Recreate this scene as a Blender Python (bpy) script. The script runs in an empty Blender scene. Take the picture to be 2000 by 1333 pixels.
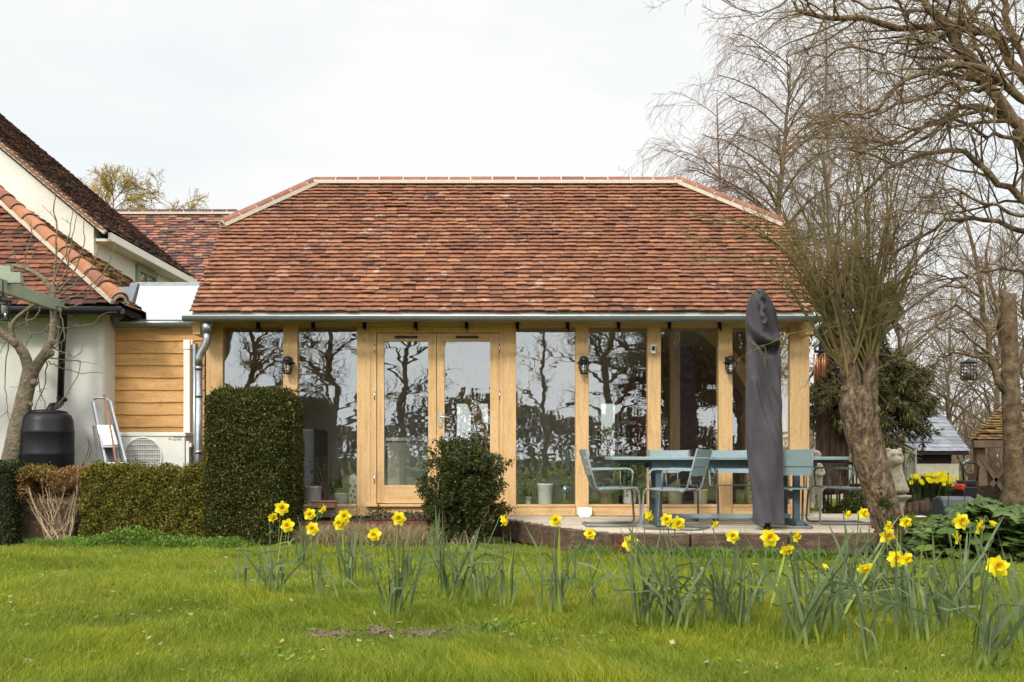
import bpy, bmesh, math, random
import numpy as np
from math import sin, cos, tan, pi, radians as R, sqrt
from mathutils import Vector, Matrix

random.seed(7)
rng = np.random.default_rng(11)
S = bpy.context.scene
COL = S.collection

# ------------------------------------------------------------------ camera
FPX = 1944.0            # focal length in pixels of a 2000 px wide picture
EYE = 1.06              # eye height above the lawn
HY = 890.0              # horizon row of the 2000 x 1333 picture
cam_d = bpy.data.cameras.new('camera')
cam_d.sensor_width = 36.0
cam_d.lens = FPX / 2000 * 36
cam_d.shift_y = (HY - 666.5) / 2000
cam_d.clip_start = 0.1
cam_d.clip_end = 2000
cam = bpy.data.objects.new('camera', cam_d)
cam.location = (0, 0, EYE)
cam.rotation_euler = (pi / 2, 0, 0)
COL.objects.link(cam)
S.camera = cam

# ------------------------------------------------------------------ sky
W = bpy.data.worlds.new('World')
S.world = W
W.use_nodes = True
nt = W.node_tree
nt.nodes.clear()
def wn(t, **k):
    n = nt.nodes.new(t)
    for a, b in k.items():
        setattr(n, a, b)
    return n
SUN_EL, SUN_AZ = R(38), R(205)     # high, behind the camera and a little to the left
sky = wn('ShaderNodeTexSky', sky_type='NISHITA', sun_disc=False, sun_elevation=SUN_EL, sun_rotation=SUN_AZ)
tc = wn('ShaderNodeTexCoord')
mp = wn('ShaderNodeMapping'); mp.inputs['Scale'].default_value = (1.0, 1.0, 2.6)
ns = wn('ShaderNodeTexNoise'); ns.inputs['Scale'].default_value = 2.3; ns.inputs['Detail'].default_value = 5; ns.inputs['Roughness'].default_value = .55
cr = wn('ShaderNodeValToRGB')
cr.color_ramp.elements[0].position = .33; cr.color_ramp.elements[0].color = (.70, .745, .765, 1)
cr.color_ramp.elements[1].position = .56; cr.color_ramp.elements[1].color = (.815, .815, .80, 1)
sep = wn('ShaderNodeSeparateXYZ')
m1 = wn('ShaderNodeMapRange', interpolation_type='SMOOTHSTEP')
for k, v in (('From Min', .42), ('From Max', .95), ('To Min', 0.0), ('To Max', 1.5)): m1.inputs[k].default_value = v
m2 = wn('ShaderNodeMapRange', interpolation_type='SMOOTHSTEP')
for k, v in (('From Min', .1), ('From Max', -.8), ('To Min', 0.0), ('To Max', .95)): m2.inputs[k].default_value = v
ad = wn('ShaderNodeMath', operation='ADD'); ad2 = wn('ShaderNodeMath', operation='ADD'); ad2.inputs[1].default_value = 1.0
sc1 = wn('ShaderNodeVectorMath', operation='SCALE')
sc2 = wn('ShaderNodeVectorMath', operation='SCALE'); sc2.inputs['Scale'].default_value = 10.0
mx = wn('ShaderNodeMix', data_type='RGBA'); mx.inputs[0].default_value = .95
bg = wn('ShaderNodeBackground'); bg.inputs['Strength'].default_value = .1
wo = wn('ShaderNodeOutputWorld')
L = nt.links.new
L(tc.outputs['Generated'], mp.inputs['Vector']); L(mp.outputs[0], ns.inputs['Vector']); L(ns.outputs[0], cr.inputs[0])
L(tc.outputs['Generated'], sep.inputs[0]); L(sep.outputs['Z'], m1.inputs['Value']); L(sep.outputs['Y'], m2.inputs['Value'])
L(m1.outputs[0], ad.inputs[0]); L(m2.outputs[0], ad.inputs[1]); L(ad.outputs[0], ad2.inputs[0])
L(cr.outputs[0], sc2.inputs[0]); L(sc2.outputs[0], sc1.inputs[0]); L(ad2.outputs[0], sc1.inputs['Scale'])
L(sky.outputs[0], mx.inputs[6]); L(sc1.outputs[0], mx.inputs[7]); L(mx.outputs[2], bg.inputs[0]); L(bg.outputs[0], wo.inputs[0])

# ------------------------------------------------------------------ sun through thin cloud
sd = bpy.data.lights.new('sun', 'SUN'); sd.energy = 2.0; sd.angle = R(11); sd.color = (1, .95, .87)
so = bpy.data.objects.new('sun', sd); COL.objects.link(so)
sdir = Vector((sin(SUN_AZ) * cos(SUN_EL), cos(SUN_AZ) * cos(SUN_EL), sin(SUN_EL)))
so.rotation_euler = sdir.to_track_quat('Z', 'Y').to_euler()
so.location = sdir * 60

S.view_settings.view_transform = 'Standard'
S.view_settings.look = 'None'
S.view_settings.exposure = 0.33
S.view_settings.gamma = 1
S.view_settings.use_curve_mapping = False
S.render.engine = 'CYCLES'
S.cycles.use_denoising = True
S.cycles.max_bounces = 8
S.cycles.transparent_max_bounces = 16
S.cycles.caustics_reflective = False
S.cycles.caustics_refractive = False
S.cycles.sample_clamp_indirect = 6

# ------------------------------------------------------------------ helpers
def at(px, py, Y):
    return Vector(((px - 1000) * Y / FPX, Y, EYE + (HY - py) * Y / FPX))
def smooth(a, b, x):
    t = np.clip((np.asarray(x, float) - a) / (b - a), 0, 1)
    return t * t * (3 - 2 * t)
def gz(x, y):
    """lawn height"""
    x = np.asarray(x, float); y = np.asarray(y, float)
    z = 0.12 * (1 - smooth(7.0, 10.5, y)) * smooth(-4, 3, y)
    z = z + 0.018 * np.sin(x * 1.7 + .6 * y) * np.cos(y * 1.3 - .4 * x) + .008 * np.sin(4.1 * x + 1.3) * np.sin(3.7 * y)
    return z * (1 - smooth(60, 90, np.abs(y) + np.abs(x)))
def on_lawn(px, py):
    Y = 8.0
    for _ in range(20):
        X = (px - 1000) * Y / FPX
        Y = .5 * Y + .5 * (EYE - float(gz(X, Y))) * FPX / (py - HY)
    X = (px - 1000) * Y / FPX
    return Vector((X, Y, float(gz(X, Y))))

def base_of(o):
    v = Vector((0, 0, 0))
    while o is not None:
        v += o.location; o = o.parent
    return v
def thing(name, label, cat, loc=(0, 0, 0), group=None):
    o = bpy.data.objects.new(name, None); o.empty_display_size = .2
    COL.objects.link(o); o.location = loc
    return tag(o, label, cat, group)
def tag(o, label=None, cat=None, group=None, kind=None):
    if label: o['label'] = label
    if cat: o['category'] = cat
    if group: o['group'] = group
    if kind: o['kind'] = kind
    return o
def copy_tree(o, parent=None):
    c = o.copy(); COL.objects.link(c)
    if parent is not None: c.parent = parent
    for ch in o.children: copy_tree(ch, c)
    return c

class MB:
    """collects shapes; build() links them as one mesh object"""
    def __init__(s): s.v = []; s.f = []; s.sm = []; s.mi = []; s.cur = 0
    def add(s, vs, fs, smooth=False):
        n = len(s.v); s.v.extend([tuple(v) for v in vs])
        for f in fs:
            s.f.append(tuple(i + n for i in f)); s.sm.append(smooth); s.mi.append(s.cur)
        return s
    def box(s, x0, x1, y0, y1, z0, z1, M=None):
        vs = [Vector(p) for p in ((x0, y0, z0), (x1, y0, z0), (x1, y1, z0), (x0, y1, z0), (x0, y0, z1), (x1, y0, z1), (x1, y1, z1), (x0, y1, z1))]
        if M is not None: vs = [M @ v for v in vs]
        return s.add(vs, [(3, 2, 1, 0), (4, 5, 6, 7), (0, 1, 5, 4), (1, 2, 6, 5), (2, 3, 7, 6), (3, 0, 4, 7)])
    def bar(s, a, b, w, h, up=(0, 0, 1)):
        """rectangular bar from a to b, w across, h along up"""
        a = Vector(a); b = Vector(b); t = (b - a).normalized(); u = Vector(up)
        sd_ = t.cross(u)
        if sd_.length < 1e-4: sd_ = t.cross(Vector((0, 1, 0)))
        sd_.normalize(); u = sd_.cross(t).normalized()
        vs = []
        for p in (a, b):
            for i, j in ((-1, -1), (1, -1), (1, 1), (-1, 1)):
                vs.append(p + sd_ * (i * w / 2) + u * (j * h / 2))
        return s.add(vs, [(3, 2, 1, 0), (4, 5, 6, 7), (0, 1, 5, 4), (1, 2, 6, 5), (2, 3, 7, 6), (3, 0, 4, 7)])
    def prism(s, poly, d):
        """closed polygon (3D points) extruded by vector d"""
        n = len(poly); d = Vector(d)
        vs = [Vector(p) for p in poly] + [Vector(p) + d for p in poly]
        fs = [tuple(range(n - 1, -1, -1)), tuple(range(n, 2 * n))]
        for i in range(n):
            j = (i + 1) % n; fs.append((i, j, j + n, i + n))
        return s.add(vs, fs)
    def tube(s, pts, r, n=10, cap=True):
        pts = [Vector(p) for p in pts]; m = len(pts)
        rr = r if hasattr(r, '__len__') else [r] * m
        t0 = (pts[1] - pts[0]).normalized()
        ref = Vector((0, 0, 1)) if abs(t0.z) < .9 else Vector((1, 0, 0))
        u = t0.cross(ref).normalized(); vs = []
        for i in range(m):
            t = (pts[min(i + 1, m - 1)] - pts[max(i - 1, 0)]).normalized()
            u = (u - t * u.dot(t)).normalized(); w = t.cross(u)
            for k in range(n):
                a = 2 * pi * k / n; vs.append(pts[i] + (u * cos(a) + w * sin(a)) * rr[i])
        fs = []
        for i in range(m - 1):
            for k in range(n):
                k2 = (k + 1) % n
                fs.append((i * n + k, i * n + k2, (i + 1) * n + k2, (i + 1) * n + k))
        s.add(vs, fs, True)
        if cap:
            b = len(s.v) - m * n
            s.f.append(tuple(b + k for k in range(n - 1, -1, -1))); s.sm.append(False); s.mi.append(s.cur)
            s.f.append(tuple(b + (m - 1) * n + k for k in range(n))); s.sm.append(False); s.mi.append(s.cur)
        return s
    def lathe(s, prof, c=(0, 0, 0), n=24, sy=1.0, closed=False, wob=None):
        c = Vector(c); vs = []
        for i, (r, z) in enumerate(prof):
            for k in range(n):
                a = 2 * pi * k / n
                q = r if wob is None else r * (1 + wob(a, z))
                vs.append(c + Vector((q * cos(a), q * sin(a) * sy, z)))
        m = len(prof); fs = []
        for i in range(m - 1 + (1 if closed else 0)):
            i2 = (i + 1) % m
            for k in range(n):
                k2 = (k + 1) % n
                fs.append((i * n + k, i * n + k2, i2 * n + k2, i2 * n + k))
        s.add(vs, fs, True)
        if not closed:
            b = len(s.v) - m * n
            for ring, rev in ((0, True), (m - 1, False)):
                if prof[ring][0] > 1e-4:
                    idx = [b + ring * n + k for k in range(n)]
                    if rev: idx.reverse()
                    s.f.append(tuple(idx)); s.sm.append(False); s.mi.append(s.cur)
        return s
    def ball(s, c, r, n=12, m=8, sc=(1, 1, 1)):
        c = Vector(c); vs = [c + Vector((0, 0, -r * sc[2]))]
        for i in range(1, m):
            p = pi * i / m
            for k in range(n):
                a = 2 * pi * k / n
                vs.append(c + Vector((r * sc[0] * sin(p) * cos(a), r * sc[1] * sin(p) * sin(a), -r * sc[2] * cos(p))))
        vs.append(c + Vector((0, 0, r * sc[2]))); fs = []
        for k in range(n):
            k2 = (k + 1) % n
            fs.append((0, 1 + k2, 1 + k)); e = 1 + (m - 2) * n
            fs.append((e + k, e + k2, len(vs) - 1))
            for i in range(m - 2):
                b = 1 + i * n
                fs.append((b + k, b + k2, b + n + k2, b + n + k))
        return s.add(vs, fs, True)
    def build(s, name, mats, parent=None, bevel=0, loc=None):
        if not isinstance(mats, (list, tuple)): mats = [mats]
        b = base_of(parent) if loc is None else Vector(loc)
        me = bpy.data.meshes.new(name)
        me.from_pydata([(v[0] - b[0], v[1] - b[1], v[2] - b[2]) for v in s.v], [], s.f)
        me.polygons.foreach_set('use_smooth', s.sm)
        me.polygons.foreach_set('material_index', s.mi)
        for m in mats: me.materials.append(m)
        me.update()
        o = bpy.data.objects.new(name, me); COL.objects.link(o)
        if parent is not None: o.parent = parent
        elif loc is not None: o.location = loc
        if bevel:
            bm_ = o.modifiers.new('bevel', 'BEVEL'); bm_.width = bevel; bm_.segments = 2; bm_.limit_method = 'ANGLE'; bm_.angle_limit = R(40)
        return o

def npmesh(name, V, F, mat, parent=None, smooth=False, loc=None):
    """V (n,3), F (m,k) all faces the same size"""
    V = np.asarray(V, np.float32); F = np.asarray(F, np.int32)
    b = np.array(base_of(parent) if loc is None else loc, np.float32)
    V = V - b
    me = bpy.data.meshes.new(name)
    me.vertices.add(len(V)); me.vertices.foreach_set('co', V.ravel())
    m, k = F.shape
    me.loops.add(m * k); me.loops.foreach_set('vertex_index', F.ravel())
    me.polygons.add(m)
    me.polygons.foreach_set('loop_start', np.arange(0, m * k, k, dtype=np.int32))
    me.polygons.foreach_set('loop_total', np.full(m, k, np.int32))
    if smooth: me.polygons.foreach_set('use_smooth', np.ones(m, bool))
    me.materials.append(mat)
    me.update(calc_edges=True)
    o = bpy.data.objects.new(name, me); COL.objects.link(o)
    if parent is not None: o.parent = parent
    elif loc is not None: o.location = loc
    return o

class NB:
    """numpy mesh collector (quads)"""
    def __init__(s): s.V = []; s.F = []; s.n = 0
    def put(s, V, F):
        s.V.append(V); s.F.append(F + s.n); s.n += len(V)
    def tubes(s, P, Rr, sides=4):
        """P (N,n,3), Rr (N,n)"""
        if len(P) == 0: return
        N, n, _ = P.shape
        T = np.empty_like(P); T[:, 1:-1] = P[:, 2:] - P[:, :-2]; T[:, 0] = P[:, 1] - P[:, 0]; T[:, -1] = P[:, -1] - P[:, -2]
        T /= np.linalg.norm(T, axis=2, keepdims=True) + 1e-9
        mean = P[:, -1] - P[:, 0]; mean /= np.linalg.norm(mean, axis=1, keepdims=True) + 1e-9
        ref = np.where(np.abs(mean[:, 2:3]) < .8, np.array([[0, 0, 1.]]), np.array([[0.3, 1., 0]]))
        ref = np.repeat(ref[:, None], n, 1)
        U = np.cross(T, ref); U /= np.linalg.norm(U, axis=2, keepdims=True) + 1e-9
        Wv = np.cross(T, U)
        a = np.arange(sides) * 2 * pi / sides
        V = P[:, :, None] + Rr[:, :, None, None] * (U[:, :, None] * np.cos(a)[None, None, :, None] + Wv[:, :, None] * np.sin(a)[None, None, :, None])
        idx = np.arange(N * n * sides).reshape(N, n, sides)
        nx = np.roll(idx, -1, axis=2)
        F = np.stack([idx[:, :-1], nx[:, :-1], nx[:, 1:], idx[:, 1:]], -1).reshape(-1, 4)
        s.put(V.reshape(-1, 3), F)
    def leaves(s, P, D, Nn, Ls, Ws, curl=.15):
        D = D / (np.linalg.norm(D, axis=1, keepdims=True) + 1e-9)
        Sd = np.cross(D, Nn); Sd /= np.linalg.norm(Sd, axis=1, keepdims=True) + 1e-9
        N2 = np.cross(Sd, D)
        Ls = np.broadcast_to(Ls, (len(P),))[:, None]; Ws = np.broadcast_to(Ws, (len(P),))[:, None]
        mid = P + D * Ls * .5 - N2 * Ls * curl
        V = np.stack([P, mid + Sd * Ws * .5 + N2 * Ls * curl * .7, P + D * Ls, mid - Sd * Ws * .5 + N2 * Ls * curl * .7], 1)
        F = np.arange(len(P) * 4).reshape(-1, 4)
        s.put(V.reshape(-1, 3), F)
    def build(s, name, mat, parent=None, smooth=False, loc=None):
        return npmesh(name, np.concatenate(s.V), np.concatenate(s.F), mat, parent, smooth, loc)

def rnd(n): return rng.random(n)
def rdir(n):
    v = rng.normal(size=(n, 3)); return v / np.linalg.norm(v, axis=1, keepdims=True)

def grow(P, Rr, dens, length, ang=(25, 60), npts=5, wig=.18, trop=(0, 0, 0), rr=.55, tip=.35, t0=.15, rmin=.0012, taperlen=.55, flat=0):
    """children of polylines P; returns child P,R"""
    N, n, _ = P.shape
    seg = np.linalg.norm(P[:, 1:] - P[:, :-1], axis=2); Ltot = seg.sum(1)
    cnt = rng.poisson(Ltot * (1 - t0) * dens)
    par = np.repeat(np.arange(N), cnt); M = len(par)
    if M == 0: return np.zeros((0, npts, 3)), np.zeros((0, npts))
    t = t0 + (1 - t0) * rnd(M) ** .9
    f = t * (n - 1); i = np.minimum(f.astype(int), n - 2); u = (f - i)[:, None]
    p = P[par, i] * (1 - u) + P[par, i + 1] * u
    r = Rr[par, i] * (1 - u[:, 0]) + Rr[par, i + 1] * u[:, 0]
    T = P[par, i + 1] - P[par, i]; T /= np.linalg.norm(T, axis=1, keepdims=True) + 1e-9
    q = rdir(M); q[:, 2] *= (1 - flat)
    q -= T * (q * T).sum(1, keepdims=True); q /= np.linalg.norm(q, axis=1, keepdims=True) + 1e-9
    a = np.radians(ang[0] + (ang[1] - ang[0]) * rnd(M))[:, None]
    d = T * np.cos(a) + q * np.sin(a)
    ln = (length[0] + (length[1] - length[0]) * rnd(M)) * (1 - taperlen * t)
    st = (ln / (npts - 1))[:, None]
    out = np.empty((M, npts, 3)); out[:, 0] = p
    tr = np.array(trop)
    for k in range(1, npts):
        d = d + rng.normal(size=(M, 3)) * wig + tr * (1.0 / npts)
        d /= np.linalg.norm(d, axis=1, keepdims=True) + 1e-9
        out[:, k] = out[:, k - 1] + d * st
    r0 = np.maximum(r * rr, rmin)
    rad = r0[:, None] * (1 + (tip - 1) * np.linspace(0, 1, npts))[None]
    return out, np.maximum(rad, rmin * .7)

def polyline(pts, n):
    """resample a list of 3D points smoothly (Catmull-Rom) to n points"""
    pts = [Vector(p) for p in pts]
    if len(pts) == 2: pts = [pts[0], (pts[0] + pts[1]) / 2, pts[1]]
    e = [pts[0] * 2 - pts[1]] + pts + [pts[-1] * 2 - pts[-2]]
    res = []
    m = len(pts) - 1
    for k in range(n):
        f = k / (n - 1) * m; i = min(int(f), m - 1); t = f - i
        a, b, c, d = e[i], e[i + 1], e[i + 2], e[i + 3]
        res.append(.5 * ((2 * b) + (c - a) * t + (2 * a - 5 * b + 4 * c - d) * t * t + (3 * b - a - 3 * c + d) * t ** 3))
    return res
def limb(px, r0, r1, n=14, jit=.0):
    """px: list of (x, y, dist) picture points -> arrays"""
    P = np.array([list(p) for p in polyline([at(*p) for p in px], n)])
    if jit: P[1:-1] += rng.normal(size=(n - 2, 3)) * jit
    return P, np.linspace(r0, r1, n)

# ------------------------------------------------------------------ materials
def new_mat(name):
    m = bpy.data.materials.new(name); m.use_nodes = True
    t = m.node_tree; t.nodes.clear()
    return m, t
def ramp(t, stops, interp='LINEAR'):
    c = t.nodes.new('ShaderNodeValToRGB'); e = c.color_ramp.elements; c.color_ramp.interpolation = interp
    while len(e) > 1: e.remove(e[-1])
    e[0].position = stops[0][0]; e[0].color = (*stops[0][1], 1)
    for p, col in stops[1:]:
        x = e.new(p); x.color = (*col, 1)
    return c
def pbr(name, stops, scale=8, stretch=(1, 1, 1), rough=.7, detail=6, nrough=.6, bump=.2, bscale=None, island=None, imix='MULTIPLY',
        metal=0, trans=0, spec=.28, bdist=.01, stain=None, coat=0, fine=None):
    """noise ramp colour; island = ramp stops by piece; trans = translucent share; stain=(scale,lo,hi,colour)"""
    m, t = new_mat(name); N = t.nodes.new; K = t.links.new
    tc = N('ShaderNodeTexCoord'); mp = N('ShaderNodeMapping'); mp.inputs['Scale'].default_value = stretch
    K(tc.outputs['Object'], mp.inputs['Vector'])
    nz = N('ShaderNodeTexNoise'); nz.inputs['Scale'].default_value = scale; nz.inputs['Detail'].default_value = detail; nz.inputs['Roughness'].default_value = nrough
    K(mp.outputs[0], nz.inputs['Vector'])
    c = ramp(t, stops); K(nz.outputs[0], c.inputs[0]); col = c.outputs[0]
    if island:
        g = N('ShaderNodeNewGeometry'); ic = ramp(t, island); K(g.outputs['Random Per Island'], ic.inputs[0])
        x = N('ShaderNodeMix'); x.data_type = 'RGBA'; x.blend_type = imix; x.inputs[0].default_value = 1.0
        K(ic.outputs[0], x.inputs[6]); K(col, x.inputs[7]); col = x.outputs[2]
    if fine:
        n3 = N('ShaderNodeTexNoise'); n3.inputs['Scale'].default_value = fine[0]; n3.inputs['Detail'].default_value = 3; K(mp.outputs[0], n3.inputs['Vector'])
        r3 = ramp(t, [(.3, (fine[1],) * 3), (.7, (fine[2],) * 3)]); K(n3.outputs[0], r3.inputs[0])
        x = N('ShaderNodeMix'); x.data_type = 'RGBA'; x.blend_type = 'MULTIPLY'; x.inputs[0].default_value = 1.0
        K(col, x.inputs[6]); K(r3.outputs[0], x.inputs[7]); col = x.outputs[2]
    if stain:
        n2 = N('ShaderNodeTexNoise'); n2.inputs['Scale'].default_value = stain[0]; n2.inputs['Detail'].default_value = 8; n2.inputs['Roughness'].default_value = .7
        K(tc.outputs['Object'], n2.inputs['Vector'])
        mr = N('ShaderNodeMapRange'); mr.inputs['From Min'].default_value = stain[1]; mr.inputs['From Max'].default_value = stain[2]
        mr.inputs['To Max'].default_value = stain[4] if len(stain) > 4 else 1.0
        K(n2.outputs[0], mr.inputs['Value'])
        x = N('ShaderNodeMix'); x.data_type = 'RGBA'; K(mr.outputs[0], x.inputs[0]); K(col, x.inputs[6]); x.inputs[7].default_value = (*stain[3], 1)
        col = x.outputs[2]
    b = N('ShaderNodeBsdfPrincipled'); b.inputs['Roughness'].default_value = rough; b.inputs['Metallic'].default_value = metal
    b.inputs['Specular IOR Level'].default_value = spec
    if coat: b.inputs['Coat Weight'].default_value = coat; b.inputs['Coat Roughness'].default_value = .2
    K(col, b.inputs['Base Color'])
    if bump:
        nb = N('ShaderNodeTexNoise'); nb.inputs['Scale'].default_value = bscale or scale * 3; nb.inputs['Detail'].default_value = 5
        K(mp.outputs[0], nb.inputs['Vector'])
        bp = N('ShaderNodeBump'); bp.inputs['Strength'].default_value = bump; bp.inputs['Distance'].default_value = bdist
        K(nb.outputs[0], bp.inputs['Height']); K(bp.outputs[0], b.inputs['Normal'])
    o = N('ShaderNodeOutputMaterial')
    if trans:
        tr = N('ShaderNodeBsdfTranslucent'); K(col, tr.inputs['Color'])
        ms = N('ShaderNodeMixShader'); ms.inputs[0].default_value = trans
        K(b.outputs[0], ms.inputs[1]); K(tr.outputs[0], ms.inputs[2]); K(ms.outputs[0], o.inputs[0])
    else: K(b.outputs[0], o.inputs[0])
    return m
def plain(name, c, rough=.5, metal=0, var=.12, scale=12, bump=.05, **k):
    a = tuple(x * (1 - var) for x in c); b = tuple(min(1, x * (1 + var)) for x in c)
    return pbr(name, [(.3, a), (.7, b)], scale=scale, rough=rough, metal=metal, bump=bump, **k)
def glass_mat(name, refl=.3, tint=(.93, .95, .94), wave=.0, wscale=(3, 3, 12), wd=.002):
    m, t = new_mat(name); N = t.nodes.new; K = t.links.new
    tr = N('ShaderNodeBsdfTransparent'); tr.inputs[0].default_value = (*tint, 1)
    gl = N('ShaderNodeBsdfGlossy'); gl.inputs['Roughness'].default_value = 0.0; gl.inputs['Color'].default_value = (.92, .96, 1, 1)
    if wave:
        tc = N('ShaderNodeTexCoord'); mp = N('ShaderNodeMapping'); mp.inputs['Scale'].default_value = wscale; K(tc.outputs['Object'], mp.inputs[0])
        nz = N('ShaderNodeTexNoise'); nz.inputs['Scale'].default_value = 1; nz.inputs['Detail'].default_value = 1.5; K(mp.outputs[0], nz.inputs['Vector'])
        bp = N('ShaderNodeBump'); bp.inputs['Strength'].default_value = wave; bp.inputs['Distance'].default_value = wd
        K(nz.outputs[0], bp.inputs['Height']); K(bp.outputs[0], gl.inputs['Normal'])
    lw = N('ShaderNodeLayerWeight'); lw.inputs[0].default_value = .2
    mr = N('ShaderNodeMapRange'); mr.inputs['To Min'].default_value = refl; mr.inputs['To Max'].default_value = 1
    pw = N('ShaderNodeMath'); pw.operation = 'POWER'; pw.inputs[1].default_value = 5; lw.inputs[0].default_value = .5
    K(lw.outputs['Facing'], pw.inputs[0]); K(pw.outputs[0], mr.inputs['Value'])
    ms = N('ShaderNodeMixShader'); K(mr.outputs[0], ms.inputs[0]); K(tr.outputs[0], ms.inputs[1]); K(gl.outputs[0], ms.inputs[2])
    o = N('ShaderNodeOutputMaterial'); K(ms.outputs[0], o.inputs[0])
    return m

OAK = [(.28, (.54, .315, .135)), (.5, (.66, .425, .20)), (.75, (.73, .50, .265))]
mt = {}
def daffm(name, isl, trans, rough, spec):
    m = leafm(name, isl, trans, rough, spec); t = m.node_tree; N = t.nodes.new
    pr = [n for n in t.nodes if n.type == 'BSDF_PRINCIPLED'][0]; src = pr.inputs['Base Color'].links[0].from_socket
    tc = N('ShaderNodeTexCoord'); sp = N('ShaderNodeSeparateXYZ'); t.links.new(tc.outputs['Object'], sp.inputs[0])
    mr = N('ShaderNodeMapRange'); mr.inputs['From Min'].default_value = .03; mr.inputs['From Max'].default_value = .12; mr.inputs['To Min'].default_value = .55; mr.inputs['To Max'].default_value = 0
    t.links.new(sp.outputs['Z'], mr.inputs['Value']); x = N('ShaderNodeMix'); x.data_type = 'RGBA'; t.links.new(mr.outputs[0], x.inputs[0]); t.links.new(src, x.inputs[6]); x.inputs[7].default_value = (.30, .40, .035, 1)
    for l in [l for l in t.links if l.from_socket == src and l.to_node != x]: d = l.to_socket; t.links.new(x.outputs[2], d)
    return m
def grassm(name, isl, trans, rough, spec):
    return pbr(name, [(.28, (.48, .55, .6)), (.48, (.95, .97, 1)), (.7, (1.35, 1.18, .95))], scale=1.3, detail=9, nrough=.65, rough=rough, bump=0, island=isl, trans=trans, spec=spec, stain=(.8, .54, .70, (.30, .26, .04), .6))
mt['oak_v'] = pbr('oak_upright', OAK, scale=3, stretch=(9, 9, .7), rough=.62, bump=.25, bscale=14, stain=(3.2, .56, .76, (.34, .19, .085), .6), fine=(24, .78, 1.1))
mt['oak_h'] = pbr('oak_level', OAK, scale=3, stretch=(.7, 9, 9), rough=.62, bump=.25, bscale=14, stain=(3.2, .56, .76, (.34, .19, .085), .6), fine=(24, .78, 1.1))
mt['board'] = pbr('oak_board', [(.25, (.44, .215, .07)), (.5, (.58, .315, .11)), (.78, (.66, .40, .165))], scale=2.2, stretch=(1.1, 6, 6), rough=.6, bump=.3, bscale=12,
                  stain=(5, .57, .75, (.26, .11, .035), .7), fine=(18, .8, 1.08))
mt['board_dk'] = pbr('oak_dark', [(.3, (.20, .10, .04)), (.7, (.34, .19, .08))], scale=3, stretch=(1, 6, 6), rough=.7)
TILE = [(0, (.12, .062, .048)), (.03, (.17, .078, .054)), (.07, (.22, .100, .063)), (.3, (.262, .115, .066)), (.5, (.29, .128, .072)), (.66, (.265, .114, .068)), (.88, (.36, .162, .085)), (.98, (.39, .19, .10)), (1, (.36, .22, .15))]
def tile_mat(name, st, lich, dark=1.0, lic=(.62, .56, .47)):
    st = [(p, tuple(x * dark for x in c)) for p, c in st]
    return pbr(name, [(.25, (.55, .55, .56)), (.5, (.95, .93, .92)), (.8, (1.2, 1.14, 1.08))], scale=7, rough=.85, bump=.5, bscale=60, bdist=.006, island=st,
               stain=(4.2, lich, lich + .1, lic, .75), fine=(70, .78, 1.12))
mt['tile'] = tile_mat('clay_tile', TILE, .605, .92, (.60, .52, .43))
mt['tile_old'] = tile_mat('old_clay_tile', [(0, (.06, .032, .024)), (.3, (.12, .052, .034)), (.6, (.18, .072, .042)), (.9, (.25, .098, .05)), (1, (.29, .125, .065))], .66)
mt['tile_dark'] = tile_mat('weathered_tile', [(0, (.035, .028, .025)), (.35, (.07, .045, .036)), (.7, (.13, .065, .045)), (1, (.24, .11, .06))], .6, 1, (.25, .2, .13))
mt['tile_mid'] = tile_mat('mottled_tile', [(0, (.06, .05, .05)), (.3, (.12, .065, .055)), (.6, (.26, .11, .075)), (.85, (.36, .16, .10)), (1, (.30, .2, .11))], .64, 1, (.34, .28, .16))
mt['tile_moss'] = tile_mat('mossy_tile', [(0, (.09, .05, .03)), (.4, (.20, .09, .04)), (.8, (.30, .14, .05)), (1, (.3, .19, .08))], .5, 1, (.17, .16, .035))
mt['slate'] = pbr('slate', [(.3, (.8, .8, .8)), (.7, (1.1, 1.1, 1.1))], scale=6, rough=.5, bump=.2, island=[(0, (.13, .14, .16)), (.5, (.19, .20, .225)), (1, (.26, .27, .295))])
mt['ridge'] = pbr('ridge_tile', [(.3, (.7, .7, .7)), (.7, (1.1, 1.08, 1.05))], scale=7, rough=.8, bump=.3, island=[(0, (.21, .095, .072)), (.5, (.27, .115, .08)), (1, (.32, .15, .10))], fine=(50, .8, 1.1))
mt['ridge_dark'] = pbr('dark_ridge_tile', [(.3, (.7, .7, .7)), (.7, (1.1, 1.08, 1.05))], scale=7, rough=.8, bump=.3, island=[(0, (.07, .045, .045)), (1, (.14, .085, .075))])
mt['ridge_orange'] = pbr('orange_hip_tile', [(.3, (.75, .7, .65)), (.7, (1.1, 1.1, 1.1))], scale=5, rough=.8, bump=.4, island=[(0, (.24, .10, .058)), (.5, (.37, .16, .08)), (1, (.44, .21, .11))],
                         stain=(5, .55, .68, (.22, .16, .10), .8))
mt['mortar'] = plain('mortar', (.56, .50, .40), .9, bump=.5, scale=30)
mt['render_w'] = pbr('lime_render', [(.3, (.60, .585, .535)), (.7, (.68, .665, .61))], scale=3, rough=.9, bump=.5, bscale=40, bdist=.01, stain=(2.2, .5, .75, (.46, .42, .34), .6))
mt['render_c'] = pbr('cream_render', [(.3, (.66, .64, .56)), (.7, (.74, .72, .64))], scale=2, rough=.9, bump=.5, bscale=30, bdist=.01, stain=(1.2, .58, .8, (.52, .47, .36), .5))
mt['galv'] = pbr('galvanised_steel', [(.3, (.27, .29, .30)), (.7, (.40, .42, .43))], scale=14, rough=.38, metal=.85, bump=.08)
mt['galv_g'] = pbr('weathered_zinc', [(.3, (.15, .17, .16)), (.7, (.22, .24, .225))], scale=6, stretch=(.5, 3, 3), rough=.5, metal=.35, bump=.06)
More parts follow.
